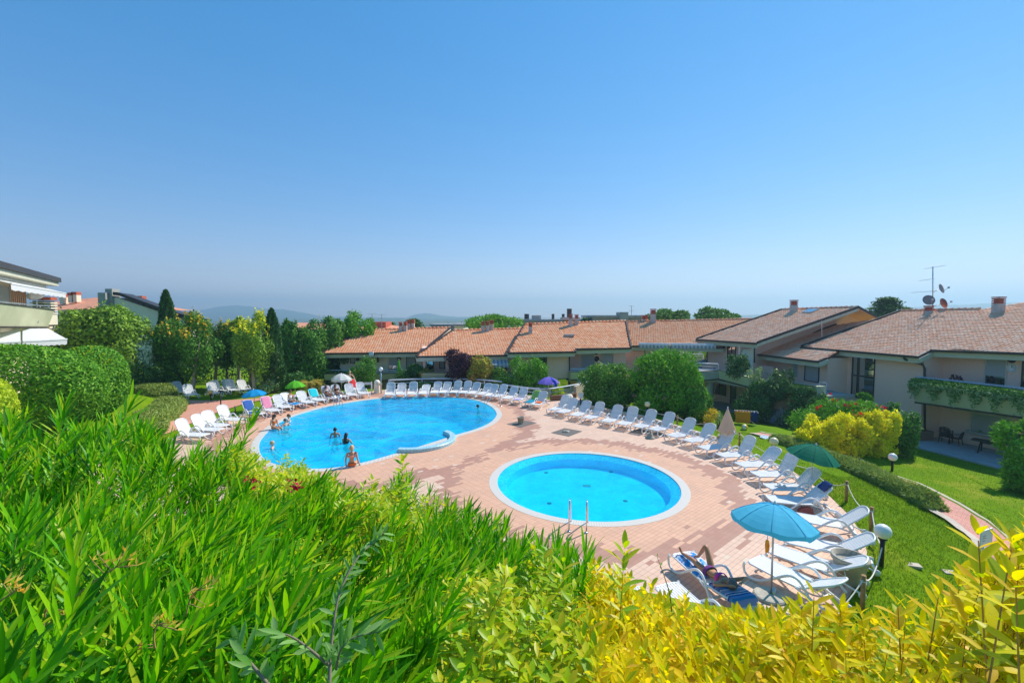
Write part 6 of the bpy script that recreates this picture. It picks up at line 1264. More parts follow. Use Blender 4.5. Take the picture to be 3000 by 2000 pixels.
CLb = ['white lounger nearest the white dome post, right end of the left row', 'white lounger just right of the white parasol pole', 'white lounger with a dark haired sunbather left of the white parasol pole', 'white lounger with a sunbather in a white top, right of the turquoise towel', 'white lounger with a turquoise towel over its backrest', 'white empty lounger right of the green parasol pole', 'lounger under the green parasol with a blue towel on its seat', 'white empty lounger left of the seated reader', 'white lounger with a pink and white towel on the backrest', 'white lounger with a blue towel under the left blue parasol', 'bright white lounger in the left corner, nearest the tall black pole', 'bright white lounger in the left corner with a pillow shaped roll', 'bright white lounger in the left corner, third from the black pole', 'bright white lounger half hidden by oleander leaves at the left corner']
for (F_, H_), lb in zip(Cc, CLb): LO.append(lounger(F_, H_, lb, GL))
GD = 'loungers standing on the lawn under the trees'
Dd = [(cl(268, 300), cl(135, 258)), (cl(150, 265), cl(35, 230)), (cl(545, 280), cl(395, 240)), (cl(598, 255), cl(455, 228)), (cl(752, 245), cl(660, 212)), (cl(725, 232), cl(620, 205)), (cl(905, 240), cl(765, 208))]
for k, ((F_, H_), lb) in enumerate(zip(Dd, ['lawn lounger before the juniper hedge, right of the mounded foliage', 'lawn lounger half hidden behind the mounded juniper', 'lawn lounger just behind the orange globe lamp', 'lawn lounger close behind the one at the orange globe lamp', 'lawn lounger of the middle pair, right one, backrest low', 'lawn lounger of the middle pair, left one', 'lawn lounger farthest right, before the yellow green tree'])): LO.append(lounger(F_, H_, lb, GD, z=0.03))
# ---- towels and small things lying on loungers
def on_lounger(lo, x0, x1, w_, mat, name, label, cat='towel', thick=.018, back=False, grp=None, yo=0, drape=.12):
    M = Matrix.Translation(lo.location) @ Matrix.Rotation(lo.rotation_euler.z, 4, 'Z')
    if back:
        b = [k for k in kids(lo) if k.name.startswith('backrest')][0]; M = M @ Matrix.Translation(b.location) @ Matrix.Rotation(b.rotation_euler.y, 4, 'Y'); z = .03
    else: z = .362
    t = MB(); n, m = 8, 8; vs = []
    for k in range(2):
        for i in range(n+1):
            for j in range(m+1):
                x = x0+(x1-x0)*i/n; y = (j/m-.5)*w_; e = max(0, abs(y)-.27); yy = math.copysign(min(abs(y), .27+.05*min(1, e*8)), y)+yo; zz = z-e*.9+.008*math.sin(i*2.1+j*1.3)
                if back and drape and i == n: zz -= drape; x = x0+(x1-x0)
                vs.append((x, yy, zz+(thick if k == 0 else 0)))
    N_ = (n+1)*(m+1); fs = []
    for i in range(n):
        for j in range(m):
            a = i*(m+1)+j; fs.append((a, a+m+1, a+m+2, a+1)); fs.append((a+N_, a+N_+1, a+N_+m+2, a+N_+m+1))
    t.add(vs, fs, 0, True); o = t.build(name, mat); o.matrix_world = M; return tag(o, label, cat, grp)
TG = None
on_lounger(LO[15], .50, .86, .42, 'towel_navy', 'towel', 'navy blue towel hanging over the backrest under the dark green parasol', back=True)
on_lounger(LO[20], .12, 1.1, .64, 'towel_patterned', 'towel', 'blue beach towel with a white and pink pattern under the sunbather legs')
on_lounger(LO[20], .15, .98, .70, 'towel_striped', 'towel', 'dark blue striped towel under the head of the sunbathing woman', back=True, drape=.35)
k0 = len(A); on_lounger(LO[k0+13], .1, .6, .4, 'towel_lilac', 'towel', 'lilac towel lying on a far pool lounger')
on_lounger(LO[k0+14], 0, .84, .64, 'towel_lime', 'towel', 'lime green towel covering a backrest left of the purple parasol', back=True); on_lounger(LO[k0+14], .02, 1.1, .66, 'towel_teal', 'towel', 'teal towel on the seat left of the purple parasol'); on_lounger(LO[k0+15], .5, 1.0, .4, 'towel_orange', 'towel', 'orange towel on the seat in front of the purple parasol pole')
k1 = k0+len(B); on_lounger(LO[k1+4], .1, .84, .62, 'towel_turquoise', 'towel', 'turquoise towel over a backrest of the left row', back=True); on_lounger(LO[k1+6], 0, .9, .6, 'cloth_blue', 'towel', 'bright blue towel on the seat below the green parasol')
on_lounger(LO[k1+8], .02, .84, .62, 'towel_pink', 'towel', 'pink towel over the backrest beside the left blue parasol', back=True); on_lounger(LO[k1+9], .1, .84, .62, 'towel_blue', 'towel', 'patterned dark blue towel over the backrest under the left blue parasol', back=True); on_lounger(LO[k1+9], .5, 1.1, .6, 'towel_blue', 'towel', 'end of a dark blue towel on the seat under the left blue parasol')
on_lounger(LO[k1+3], .1, .84, .6, 'towel_grey', 'towel', 'pale patterned towel behind the sunbather in the white top', back=True)
# slippers, handbag, gold beach bag
def slipper(lo, x, y, rot, label):
    M = Matrix.Translation(lo.location) @ Matrix.Rotation(lo.rotation_euler.z, 4, 'Z'); p = M @ Vector((x, y, .365)); t = thing('slipper', label, 'slipper', p, lo.rotation_euler.z+rot, 'pair of slippers on the lounger'); mb = MB(); mb.prism([(-.13, -.035), (-.05, -.04), (.08, -.05), (.13, -.02), (.13, .03), (.06, .05), (-.05, .035), (-.13, .03)], 0, .025); mb.build('sole', 'white_resin', t)
    mb = MB(); mb.tube([(.05, -.05, .02), (.05, -.03, .06), (.05, 0, .075), (.05, .03, .06), (.05, .05, .02)], .016, 6, flat=2.2); mb.build('strap', 'cloth_white', t)
slipper(LO[14], .40, .05, .3, 'white slipper lying on the lounger under the dark green parasol, far one'); slipper(LO[14], .47, -.1, -.5, 'white slipper lying on the lounger under the dark green parasol, near one')
hb = thing('handbag', 'brownish red handbag on the tiles under the lounger with the navy towel', 'handbag', at_z(*c5(1605, 1390), 0), .1); plain('leather_red', (.34, .09, .08), .5)
mb = MB(); n = 10; pr = [(-.24, 0), (.24, 0), (.22, .17), (.12, .22), (-.12, .22), (-.22, .17)]; mb.add([(x, -.07+(.03 if z > .1 else 0), z) for x, z in pr]+[(x, .07-(.03 if z > .1 else 0), z) for x, z in pr], [(0, 1, 2, 3, 4, 5), (11, 10, 9, 8, 7, 6)]+[(i, i+6, (i+1) % 6+6, (i+1) % 6) for i in range(6)]); mb.build('body', 'leather_red', hb)
for y in (-.05, .05): mb = MB(); mb.tube([(-.1, y, .2), (-.08, y, .3), (0, y, .33), (.08, y, .3), (.1, y, .2)], .009, 6); mb.build('handle', 'leather_red', hb)
# ---- parasols
def ngon(r, n, z, ph=0, sc=0, m=3):
    out = []
    for k in range(n*m):
        a = 2*math.pi*k/(n*m)+ph; f = (k % m)/m; rr_ = r*(1-sc*math.sin(math.pi*f)); out.append((math.cos(a)*rr_, math.sin(a)*rr_, z))
    return out
def canopy_mesh(r, h, n=8, m=4, val=0.0, rings=6, segs_mat=None):
    mb = MB(); ph = .2; prev = None; rings_ = [[(0, 0, h)]*(n*m)]
    for j in range(1, rings+1):
        t = j/rings; z = h*(1-t**1.75); rg = []
        for k in range(n*m):
            a = 2*math.pi*k/(n*m)+ph; f = (k % m)/m; s = math.sin(math.pi*f); rr_ = r*t*(1-.08*s*t); rg.append((math.cos(a)*rr_, math.sin(a)*rr_, z-.06*s*t*r))
        rings_.append(rg)
    if val:
        last = rings_[-1]; rings_.append([(x*1.015, y*1.015, z-val*(1+.25*math.sin(k*math.pi/2))) for k, (x, y, z) in enumerate(last)])
    N_ = n*m
    for j in range(len(rings_)-1):
        a, b = rings_[j], rings_[j+1]; mb.add(list(a)+list(b), [(k, k+N_, (k+1) % N_+N_, (k+1) % N_) for k in range(N_)], 0, j < rings)
    return mb
def parasol(name, label, base, rimz, r, h, mat, tilt=(0, 0), n=8, val=.08, ztop=None, pole_r=.02, base_kind='round', base_loc=None, grp='open parasols around the pools', ribs=True, hand=False):
    c = Vector(base); t = thing(name, label, 'parasol', c, random.uniform(0, 1), grp); t.rotation_euler = (0, 0, 0)
    q = Matrix.Rotation(tilt[0], 4, 'X') @ Matrix.Rotation(tilt[1], 4, 'Y'); M = Matrix.Translation((0, 0, rimz)) @ q
    o = canopy_mesh(r, h, n, 4, val).build('canopy', mat, t); o.matrix_local = M
    mb = MB()
    for k in range(n): a = 2*math.pi*k/n+.2; mb.tube([(math.cos(a)*r*u, math.sin(a)*r*u, h*(1-u**1.75)+.004) for u in (.03, .25, .5, .75, 1)], .006, 4)
    sm_ = mb.build('seams', mat, t); sm_.matrix_local = M
    mb = MB(); mb.tube([(0, 0, 0), (0, 0, rimz-.05), M @ Vector((0, 0, h))], pole_r, 8); mb.build('pole', 'steel', t)
    if ribs:
        mb = MB()
        for k in range(n):
            a = 2*math.pi*k/n+.2; pts = [M @ Vector((math.cos(a)*r*u*.99, math.sin(a)*r*u*.99, h*(1-u**1.75)-.02)) for u in (0, .33, .66, .97)]; mb.tube(pts, .006, 4)
            mb.tube([M @ Vector((0, 0, h*.25-.15)), pts[1]], .005, 4)
        mb.build('ribs', 'steel', t)
    mb = MB(); mb.lathe([(.03, -.02), (.035, .02), (.02, .05), (.001, .08)], (0, 0, 0), 10); f = mb.build('finial', 'white_metal', t); f.matrix_local = M @ Matrix.Translation((0, 0, h))
    return t
def base_round(loc, r, label, mat='rough_stone', h=.07, irregular=0, grp=None):
    t = thing('umbrella_stand', label, 'umbrella stand', loc, 0, grp); mb = MB(); n = 22; rs = [r*(1+irregular*(math.sin(3*a+1)*.12+math.sin(2*a)*.15)) for a in [2*math.pi*k/n for k in range(n)]]; vs = []
    for s, z in ((.96, 0), (1, h*.4), (.93, h*.85), (.8, h)): vs += [(math.cos(2*math.pi*k/n)*rs[k]*s*(1.25 if irregular else 1), math.sin(2*math.pi*k/n)*rs[k]*s*(.9 if irregular else 1), z) for k in range(n)]
    fs = [(j*n+k, j*n+(k+1) % n, (j+1)*n+(k+1) % n, (j+1)*n+k) for j in range(3) for k in range(n)]+[tuple(3*n+k for k in range(n))]; mb.add(vs, fs, 0, False); mb.build('slab', mat, t)
    mb = MB(); mb.lathe([(.045, 0), (.045, h+.12), (.03, h+.12), (.03, h)], (0, 0, 0), 12); mb.build('socket', 'steel', t); return t
bL0 = at_z(*c6(1228, 992)); parasol('parasol', 'large light blue parasol in the foreground beside the sunbathing woman', (bL0.x-.05, bL0.y, .07), 1.64, .84, .37, 'cloth_light_blue', (R(-5), R(5)), 8, .09, pole_r=.022)
base_round((bL0.x, bL0.y, 0), .36, 'big flat irregular stone carrying the light blue parasol', irregular=.6)
bG = at_z(*c5(1668, 1200)); parasol('parasol', 'dark green parasol over the loungers on the right side of the deck', (bG.x, bG.y, 0), 1.42, .80, .42, 'cloth_dark_green', (R(6), R(10)), 8, .0, pole_r=.014)
def px_parasol(label, top, rim_y, half, basep, mat, val, tilt=(0, 0), n=8):
    b = at_z(*basep); D = b.y; zt = at_y(basep[0], top, D).z; zr = at_y(basep[0], rim_y, D).z; r = half/FPX*D; return parasol('parasol', label, b, zr, r, zt-zr, mat, tilt, n, val)
px_parasol('blue parasol tilted over the towelled lounger at the left side of the pool', 1141, 1155, 34, (746, 1203), 'cloth_blue', .06, (0, R(-6)))
px_parasol('bright green parasol above the seated reader at the left side of the pool', 1115, 1131, 28.5, (866, 1174), 'cloth_green', .05, (0, R(-4)))
px_parasol('white parasol at the far left corner of the big pool', 1094, 1109, 29, (1001, 1152), 'cloth_white', .16)
b_ = at_z(1607, 1167); px_parasol('purple parasol with a blue band before the ramp wall', 1104, 1119, 32, (1607, 1169), 'cloth_purple', .05)
mb = MB(); D = b_.y-.9; q = [at_y(x, y, D+dy) for x, y, dy in ((1612, 1106, .5), (1622, 1114, .1), (1628, 1124, -.05), (1628, 1134, -.08))]; mb.add([p+Vector((sx_, 0, 0)) for p in q for sx_ in (-.1, .1)], [(0, 1, 3, 2), (2, 3, 5, 4), (4, 5, 7, 6)]); mb.add([p+Vector((sx_, .02, 0)) for p in q for sx_ in (-.1, .1)], [(2, 3, 1, 0), (4, 5, 3, 2), (6, 7, 5, 4)]); tag(mb.build('scarf', 'cloth_royal'), 'royal blue scarf hanging over the rim of the purple parasol', 'scarf')
# closed beige parasol
bC = at_z(*c5(700, 672)); t = thing('closed_parasol', 'closed beige parasol standing between the loungers of the right row', 'parasol', bC); mb = MB(); n = 32; pr = [(1.98, .015), (1.9, .05), (1.6, .14), (1.3, .22), (1.05, .29), (.88, .33), (.86, .30)]; vs = []
for j, (z, r_) in enumerate(pr):
    for k in range(n): a = 2*math.pi*k/n; f = 1+.22*math.sin(k*math.pi/2)*min(1, j/3); vs.append((math.cos(a)*r_*f, math.sin(a)*r_*f, z+(.05*math.sin(k*math.pi/2+1) if j >= 5 else 0)))
mb.add(vs, [(j*n+k, (j+1)*n+k, (j+1)*n+(k+1) % n, j*n+(k+1) % n) for j in range(len(pr)-1) for k in range(n)], 0, True); mb.build('canopy', 'cloth_beige', t); mb = MB(); mb.tube([(0, 0, .05), (0, 0, 2.03)], .02, 8); mb.build('pole', 'white_metal', t); mb = MB(); mb.sphere((0, 0, 2.04), .03, 10); mb.build('finial', 'white_metal', t)
base_round(at_z(*c5(705, 676)), .26, 'round stone base of the closed beige parasol', 'rough_stone', .06)
base_round(at_z(*c4(832, 536)), .28, 'round base with empty tube between the fourth and fifth lounger', 'rough_stone', .05)
base_round(at_z(*cb(578, 1172)), .30, 'small round white base beside the far pool row', 'white_resin', .06); base_round(at_z(*cb(235, 1155)), .25, 'low round white base left of the dark plum tree in the far pool row', 'white_resin', .05)
t = thing('umbrella_stand', 'cone shaped concrete parasol foot standing alone before the right row', 'umbrella stand', at_z(*c4(1392, 718))); mb = MB(); mb.lathe([(.25, 0), (.25, .05), (.16, .08), (.13, .16), (.10, .26), (.06, .26), (.06, .2)], (0, 0, 0), 20); mb.build('foot', 'terracotta_grey', t); mb = MB(); mb.tube([(0, 0, .2), (0, 0, .34)], .025, 8); mb.build('socket', 'rubber', t)
t = thing('beach_bag', 'shiny golden closed sunshade hanging below the light blue parasol', 'sunshade', at_z(*c6(1165, 600))); mb = MB(); mb.lathe([(.02, 0), (.04, .1), (.055, .3), (.04, .42), (.02, .44)], (0, 0, 0), 12); mb.build('fabric', 'cloth_gold', t); mb = MB(); mb.tube([(0, 0, 0), (0, 0, .55)], .01, 6); mb.build('pole', 'steel', t)
t['category'] = 'sunshade'
t.name = 'rolled_sunshade'
# ---- ladders
def ladder(label, a, b, into, h=.86, reach=.62, steps=1, down=.55):
    """rail feet a, b on the deck; 'into' unit vector to the pool"""
    a, b = Vector(a), Vector(b); c = (a+b)/2; t = thing('pool_ladder', label, 'pool ladder', c, 0, 'steel ladders at the pools'); i = Vector(into).normalized()
    for p in (a, b):
        o = p-c; P = [o, o+Vector((0, 0, h*.72)), o+i*.06+Vector((0, 0, h*.93)), o+i*.2+Vector((0, 0, h)), o+i*.36+Vector((0, 0, h*.9)), o+i*(reach*.85)+Vector((0, 0, h*.45)), o+i*reach+Vector((0, 0, 0)), o+i*(reach+.02)+Vector((0, 0, -down))]; mb = MB(); mb.tube([o]+[Vector(q) for q in spline([tuple(q) for q in P[1:]], 4, False)], .021, 9); mb.build('handrail', 'chrome', t)
        mb = MB(); mb.lathe([(.06, 0), (.06, .015), (.025, .03)], o+Vector((0, 0, .006)), 14); mb.build('flange', 'chrome', t)
    for k in range(steps):
        z = -.12-.25*k; mb = MB(); mb.bar(a-c+i*(reach+.02)+Vector((0, 0, z)), b-c+i*(reach+.02)+Vector((0, 0, z)), .09, .03); mb.build('step', 'chrome', t)
    return t
a, b = at_z(1667, 1556), at_z(1718, 1560); dd = (SM_C-(a+b)/2); ladder('nearest steel ladder with two curved handrails at the wading pool', a, b, (dd.x, dd.y, 0), reach=.66)
a, b = at_z(*cb(905, 1298)), at_z(*cb(878, 1285)); ladder('steel ladder at the right end of the big pool', a, b, (-.95, -.15, 0), .9, 1.0, 3, 1.0)
a, b = at_z(*cl(1875, 425)), at_z(*cl(1940, 415)); ladder('steel ladder at the far left side of the big pool', a, b, (.55, -.8, 0), .85, .8, 3, 1.0)
# ---- mats, pots, rock, manhole, dome posts, signs
def mat_quad(label, pts): P = [at_z(x, y) for x, y in pts]; mb = MB(); mb.slab([p+Vector((0, 0, .012)) for p in P], Vector((0, 0, -.02))); return tag(mb.build('floor_mat', 'dark_mat'), label, 'mat', 'dark square mats on the deck')
mat_quad('dark square mat with the plant pot on it, beside the big pool', [(1484, 1242), (1530, 1231), (1573, 1238), (1526, 1252)]); mat_quad('dark square mat with the pale stone on it, between the pools', [(1614, 1267.5), (1654, 1254), (1706.5, 1263), (1666, 1278.5)])
mt = mat_quad('grey mat under the seventh and eighth white loungers', [(1843, 1265), (1880, 1252), (1945, 1268), (1960, 1282)])
def pot(loc, r, h, label, soil_=True):
    t = thing('plant_pot', label, 'plant pot', loc, 0, 'grey plant pots'); mb = MB(); mb.lathe([(.001, 0), (r*.66, 0), (r*.72, h*.1), (r*.95, h*.85), (r*1.05, h*.86), (r*1.05, h), (r*.93, h), (r*.9, h*.8), (r*.001, h*.78)], (0, 0, 0), 24); mb.build('pot', 'terracotta_grey', t)
    return t
pot(at_z(*cb(1152, 1510)), .20, .40, 'small grey plant pot standing on the dark mat beside the big pool'); pot(at_z(*c6(1975, 850)), .36, .62, 'large grey plant pot behind the nearest loungers'); pot(at_z(*c4(2215, 750)), .2, .3, 'plant pot half hidden behind the loungers left of the beige parasol')
c = at_z(*c4(425, 650)); mb = MB(); mb.sphere((0, 0, .03), .16, 12, 0, (1.2, .8, .5)); o = mb.build('rock', 'rough_stone'); 
for v in o.data.vertices: v.co *= 1+.18*math.sin(v.co.x*31+v.co.y*17+v.co.z*23)
o.location = c; tag(o, 'pale rounded stone lying on the dark mat between the pools', 'stone')
for p, lb in ((at_z(1105, 1150), 'white dome topped post at the far left corner of the deck'), (at_z(1668, 1200), 'white dome topped post behind the first lounger of the right row')):
    h = 1.05; t = thing('dome_post', lb, 'post', p, 0, 'white dome topped posts'); mb = MB(); mb.lathe([(.24, 0), (.24, h-.25), (.22, h-.13), (.15, h-.03), (.001, h)], (0, 0, 0), 20); mb.build('shaft', 'white_plaster', t); mb = MB()
    for z in (.7, .78): mb.lathe([(.243, z), (.246, z+.015), (.243, z+.03)], (0, 0, 0), 20)
    mb.build('bands', 'grey_concrete', t)
def globe(px, gy, base_y, rpx, mat, label, z=0.0, grp='globe lamps'):
    b = at_z(px, base_y, z); D = b.y; zc = at_y(px, gy, D).z; r = rpx/FPX*D; t = thing('globe_lamp', label, 'garden lamp', b, 0, grp); mb = MB(); mb.tube([(0, 0, -.15), (0, 0, zc-z-r*.8)], max(.03, r*.28), 10); mb.build('post', 'black_paint', t)
    mb = MB(); mb.sphere((0, 0, zc-z), r, 24); mb.build('globe', mat, t); mb = MB(); mb.lathe([(r*.55, -.03), (r*.55, .03), (r*.3, .05)], (0, 0, zc-z-r*.9), 14); mb.build('collar', 'black_paint', t); return t
globe(2582, 1556, 1653, 22, 'globe_white', 'nearest globe lamp on a black post beside the rope fence', -.05); globe(2613.5, 1338.5, 1376, 11.5, 'globe_white', 'pale globe lamp on a short post on the lawn behind the juniper hedge', -1.05); globe(2266, 1293, 1328, 12.5, 'globe_cream', 'cream globe lamp between the beige and the dark green parasol', -.02); globe(1896, 1183.7, 1223, 8.3, 'globe_cream', 'cream globe lamp behind the sixth lounger of the right row', -.05)
globe(1391.6, 1110, 1152, 4.8, 'globe_white', 'white globe lamp before the shrubs behind the far pool row', -.4); globe(1115.5, 1124.5, 1151, 4.2, 'globe_cream', 'cream globe lamp beside the white dome post at the far left corner', 0); globe(877.5, 1149.8, 1172, 4.6, 'globe_cream', 'pale globe lamp right of the green parasol pole', 0); globe(618, 1148.5, 1172, 5.8, 'globe_orange', 'orange globe lamp on the lawn beside the left brick path', 0)
globe(2035, 1053.5, 1072, 3.6, 'globe_white', 'small white globe lamp on the concrete terrace', .8)
b = at_z(1117, 1152); D = b.y; t = thing('lamp_post', 'tall thin pole with a small round lamp before the first house', 'lamp post', b); mb = MB(); zt = at_y(1117, 1083, D).z; mb.tube([(0, 0, -.2), (0, 0, zt)], .05, 8); mb.build('pole', 'steel', t); mb = MB(); mb.sphere((0, 0, zt+.05), .17, 12); mb.build('lamp', 'globe_white', t); mb = MB(); mb.bar((-.1, 0, zt-.15), (.12, 0, zt-.15), .06, .12); mb.build('bracket', 'black_paint', t)
# ---- posts and rope
posts = [(1701, 1160, 1186, 'black_paint', 'dark post at the ramp end of the rope'), (1737.5, 1161, 1182, 'pale_post', 'pale post in the rope fence nearest the ramp'), (1811, 1171, 1190, 'pale_post', 'second pale post of the rope fence left of the globe lamp'), (1984, 1216, 1250, 'wood_post', 'brown post behind the eighth lounger'), (2063, 1236, 1270, 'wood_post', 'brown post between the ninth and tenth loungers'), (2166, 1265, 1308, 'wood_post', 'brown wooden post right of the closed beige parasol'), (2379, 1368, 1405, 'wood_post', 'brown post hidden below the dark green parasol'), (2479, 1408, 1470, 'wood_post', 'brown wooden post right of the dark green parasol'), (2551, 1484, 1553, 'wood_post', 'brown wooden post left of the nearest globe lamp'), (2526, 1684, 1788, 'wood_post', 'nearest brown wooden post of the rope fence')]
PT = []
for x, yt, yb, m_, lb in posts:
    b = at_z(x, yb, -.03); zt = at_y(x, yt, b.y).z; r = .045; t = thing('fence_post', lb, 'fence post', b, 0, 'posts of the rope fence'); mb = MB(); mb.tube([(0, 0, -.2), (0, 0, zt+.03)], r, 10); mb.build('shaft', m_, t); mb = MB(); mb.lathe([(r+.003, -.012), (r+.012, 0), (r+.003, .012)], (0, 0, zt-.1), 10); mb.build('rope_tie', 'rope_fibre', t); PT.append(Vector((b.x, b.y, zt-.08)))
def rope(a, b, sag, label, mat='rope_fibre', r=.014):
    P = [a.lerp(b, k/14)-Vector((0, 0, sag*4*(k/14)*(1-k/14))) for k in range(15)]; mb = MB(); mb.tube(P, r, 6); tag(mb.build('rope', mat), label, 'rope', 'rope spans of the rope fence')
gl = at_z(2582, 1653, -.05); gl = Vector((gl.x, gl.y, .42))
spans = [(0, 1), (1, 2), (2, 3), (3, 4), (4, 5), (5, 6), (6, 7), (7, 8)]
names_ = ['dark post and the first pale post', 'two pale posts', 'second pale post and the post behind the eighth lounger', 'posts behind the eighth and the tenth lounger', 'tenth lounger and the closed beige parasol', 'closed beige and the dark green parasol', 'dark green parasol and the post right of it', 'post beside the dark green parasol and the next one']
for (i, j), nm in zip(spans, names_): rope(PT[i], PT[j], .16 if i < 5 else .28, 'white rope span between the '+nm)
rope(PT[8], gl, .2, 'white rope span hanging to the nearest globe lamp'); rope(gl, PT[9], .32, 'white rope span from the nearest globe lamp to the nearest post'); rope(PT[9], at_z(2395, 1830, .3), .15, 'white rope span from the nearest post towards the golden leaves')
for x, yt, yb, lb in ((648, 1145, 1214, 'tall thin black pole between the left path and the left corner loungers'), (690, 1189, 1220, 'short dark pole left of the blue towelled lounger'), (545, 1236, 1262, 'short dark pole at the left end of the grass strip')):
    b = at_z(x, yb); zt = at_y(x, yt, b.y).z; t = thing('garden_pole', lb, 'pole', b, 0, 'dark poles on the left grass strip'); mb = MB(); mb.tube([(0, 0, -.1), (0, 0, zt)], .035, 8); mb.build('shaft', 'black_paint', t)
    if yt < 1160: mb = MB(); mb.bar((-.12, 0, zt), (.16, 0, zt), .1, .08); mb.build('head', 'black_paint', t)
rope(at_z(690, 1219, .7), at_z(648, 1213, .6), .1, 'white rope span between the two dark poles on the left'); rope(at_z(760, 1200, .6), at_z(866, 1176, .7), .1, 'white rope span behind the left loungers beside the blue parasol')
# ---- railings
plain('rail_light', (.62, .68, .74), .4)
def railing(label, P, h, nr, post_every, mat='rail_light', r=.035, topr=.06):
    P = [Vector(p) for p in P]; t = thing('railing', label, 'railing', P[0]); sp = [Vector(p)-P[0] for p in (spline([tuple(p) for p in P], 8, False) if len(P) > 2 else [tuple(p) for p in P])]; mb = MB(); mb.tube([p+Vector((0, 0, h)) for p in sp], topr, 8); mb.build('top_rail', mat, t)
    for k in range(nr): z = h*(k+.6)/(nr+.6); mb = MB(); mb.tube([p+Vector((0, 0, z)) for p in sp], r*.7, 6); mb.build('rail', mat, t)
    L = 0; last = -9
    for a, b in zip(sp, sp[1:]+[sp[-1]]):
        if L-last >= post_every: mb = MB(); mb.tube([a+Vector((0, 0, -.4)), a+Vector((0, 0, h))], r, 6); mb.build('post', mat, t); last = L
        L += (b-a).length
    return t
railing('grey steel railing behind the left half of the far lounger row', [at_z(1139, 1147, -.05), at_z(1200, 1144, -.05), at_z(1260, 1142, -.05), at_z(1330, 1142, -.05), at_z(1400, 1145, -.05), at_z(1470, 1152, -.05)], .95, 3, 2.6)
railing('curved steel handrail from the far lounger row along the ramp', [at_z(1470, 1152, -.05), at_z(1540, 1164, -.05), at_z(1600, 1168, -.05), at_z(1640, 1163, -.05), at_z(1690, 1153, 0), at_z(1725, 1143, 0)], .75, 2, 2.2)
mb = MB(); q = [at_z(*p, 0) for p in ((1614, 1174), (1645, 1172), (1683, 1167), (1690, 1158), (1705, 1150))]
for a, b in zip(q, q[1:]): mb.bar(a+Vector((0, .1, .12)), b+Vector((0, .1, .12)), .25, .5)
tag(mb.build('planter_wall', 'brown_brick'), 'low curved brick planter wall below the purple parasol', 'low wall')
mb = MB(); q = [at_z(*p, .1) for p in ((1684, 1160), (1706, 1150))]
for a, b in zip(q, q[1:]): mb.bar(a+Vector((0, 0, .3)), b+Vector((0, 0, .3)), .2, .9)
tag(mb.build('ramp_wall', 'kerb_stone'), 'short pale ramp wall beside the dark post with the white box', 'low wall')
t = thing('junction_box', 'small white box on the dark post at the ramp', 'box', PT[0]); mb = MB(); mb.box((0, -.08, .12), (.3, .16, .35)); mb.build('case', 'white_metal', t); mb = MB(); mb.box((0, -.165, .12), (.24, .012, .28)); mb.build('lid', 'white_resin', t)
railing('steel railing along the edge of the concrete terrace', [tpl.at(2012, 1078)+Vector((0, 0, -.4)), tpl.at(2104, 1082)+Vector((0, 0, -.4))], .85, 3, 1.3, 'rail_paint')
railing('small steel railing at the gap beside the near right house wall', [at_y(2398, 1160, 31.5), at_y(2420, 1163, 31.2)], 1.0, 4, .4, 'rail_paint', .02, .02)
# sloping concrete drain on the right lawn
P = [at_z(x, y, -.2) for x, y in ((1788, 1178), (1800, 1176), (1890, 1201), (1862, 1204))]; mb = MB(); mb.slab([Vector((p.x, p.y, gzs(p.x, p.y)+.07)) for p in P], Vector((0, 0, -.3))); o = mb.build('concrete_cover', 'grey_paving'); tag(o, 'long grey sloping concrete cover on the ochre grass near the big oleander', 'concrete cover')
for x, y, lb in ((2672, 1654, 'pale rectangular stone slab set in the near right lawn'), (2790, 1668, 'worn pale slab in the lawn near the golden leaves')):
    c = at_z(x, y, -.25); c.z = gzs(c.x, c.y); mb = MB(); mb.box((c.x, c.y, c.z), (.36, .2, .06), -.3); tag(mb.build('stone_slab', 'kerb_stone'), lb, 'stone slab', 'stone slabs in the lawn')
# signs
b = at_z(2870, 1700, -.75); b.z = gzs(b.x, b.y); D = b.y; t = thing('sign', 'small white sign on a grey post beside the brick garden path', 'sign', b); top_ = at_y(2880, 1548, D).z-b.z; mb = MB(); mb.box((0, 0, top_/2-.1), (.08, .05, top_+.2)); mb.build('post', 'rail_paint', t)
mb = MB(); mb.box((.06, -.04, top_-.22), (.55, .03, .44), R(22)); mb.build('board', 'white_resin', t); mb = MB(); ca_, sa_ = math.cos(R(22)), math.sin(R(22))
for k, (u, v, wd, hh) in enumerate(((.21, .12, .06, .08), (-.14, .08, .14, .02), (-.14, .02, .18, .02), (-.16, -.05, .12, .02))): mb.box((.06+u*ca_+.018*sa_, -.04+u*sa_-.018*ca_, top_-.22+v), (wd, .004, hh), R(22))
mb.build('print', 'towel_grey', t)
b = at_z(1089, 1153); t = thing('sign', 'white direction sign on a thin post left of the white dome post', 'sign', b); mb = MB(); mb.box((0, 0, .45), (.07, .07, 1.0)); mb.build('post', 'white_resin', t); mb = MB(); mb.box((-.28, -.03, .82), (.6, .03, .18)); mb.build('board', 'white_resin', t); mb = MB()
for k in range(5): mb.box((-.48+k*.1, -.05, .82), (.06, .006, .06))
mb.build('print', 'towel_grey', t)
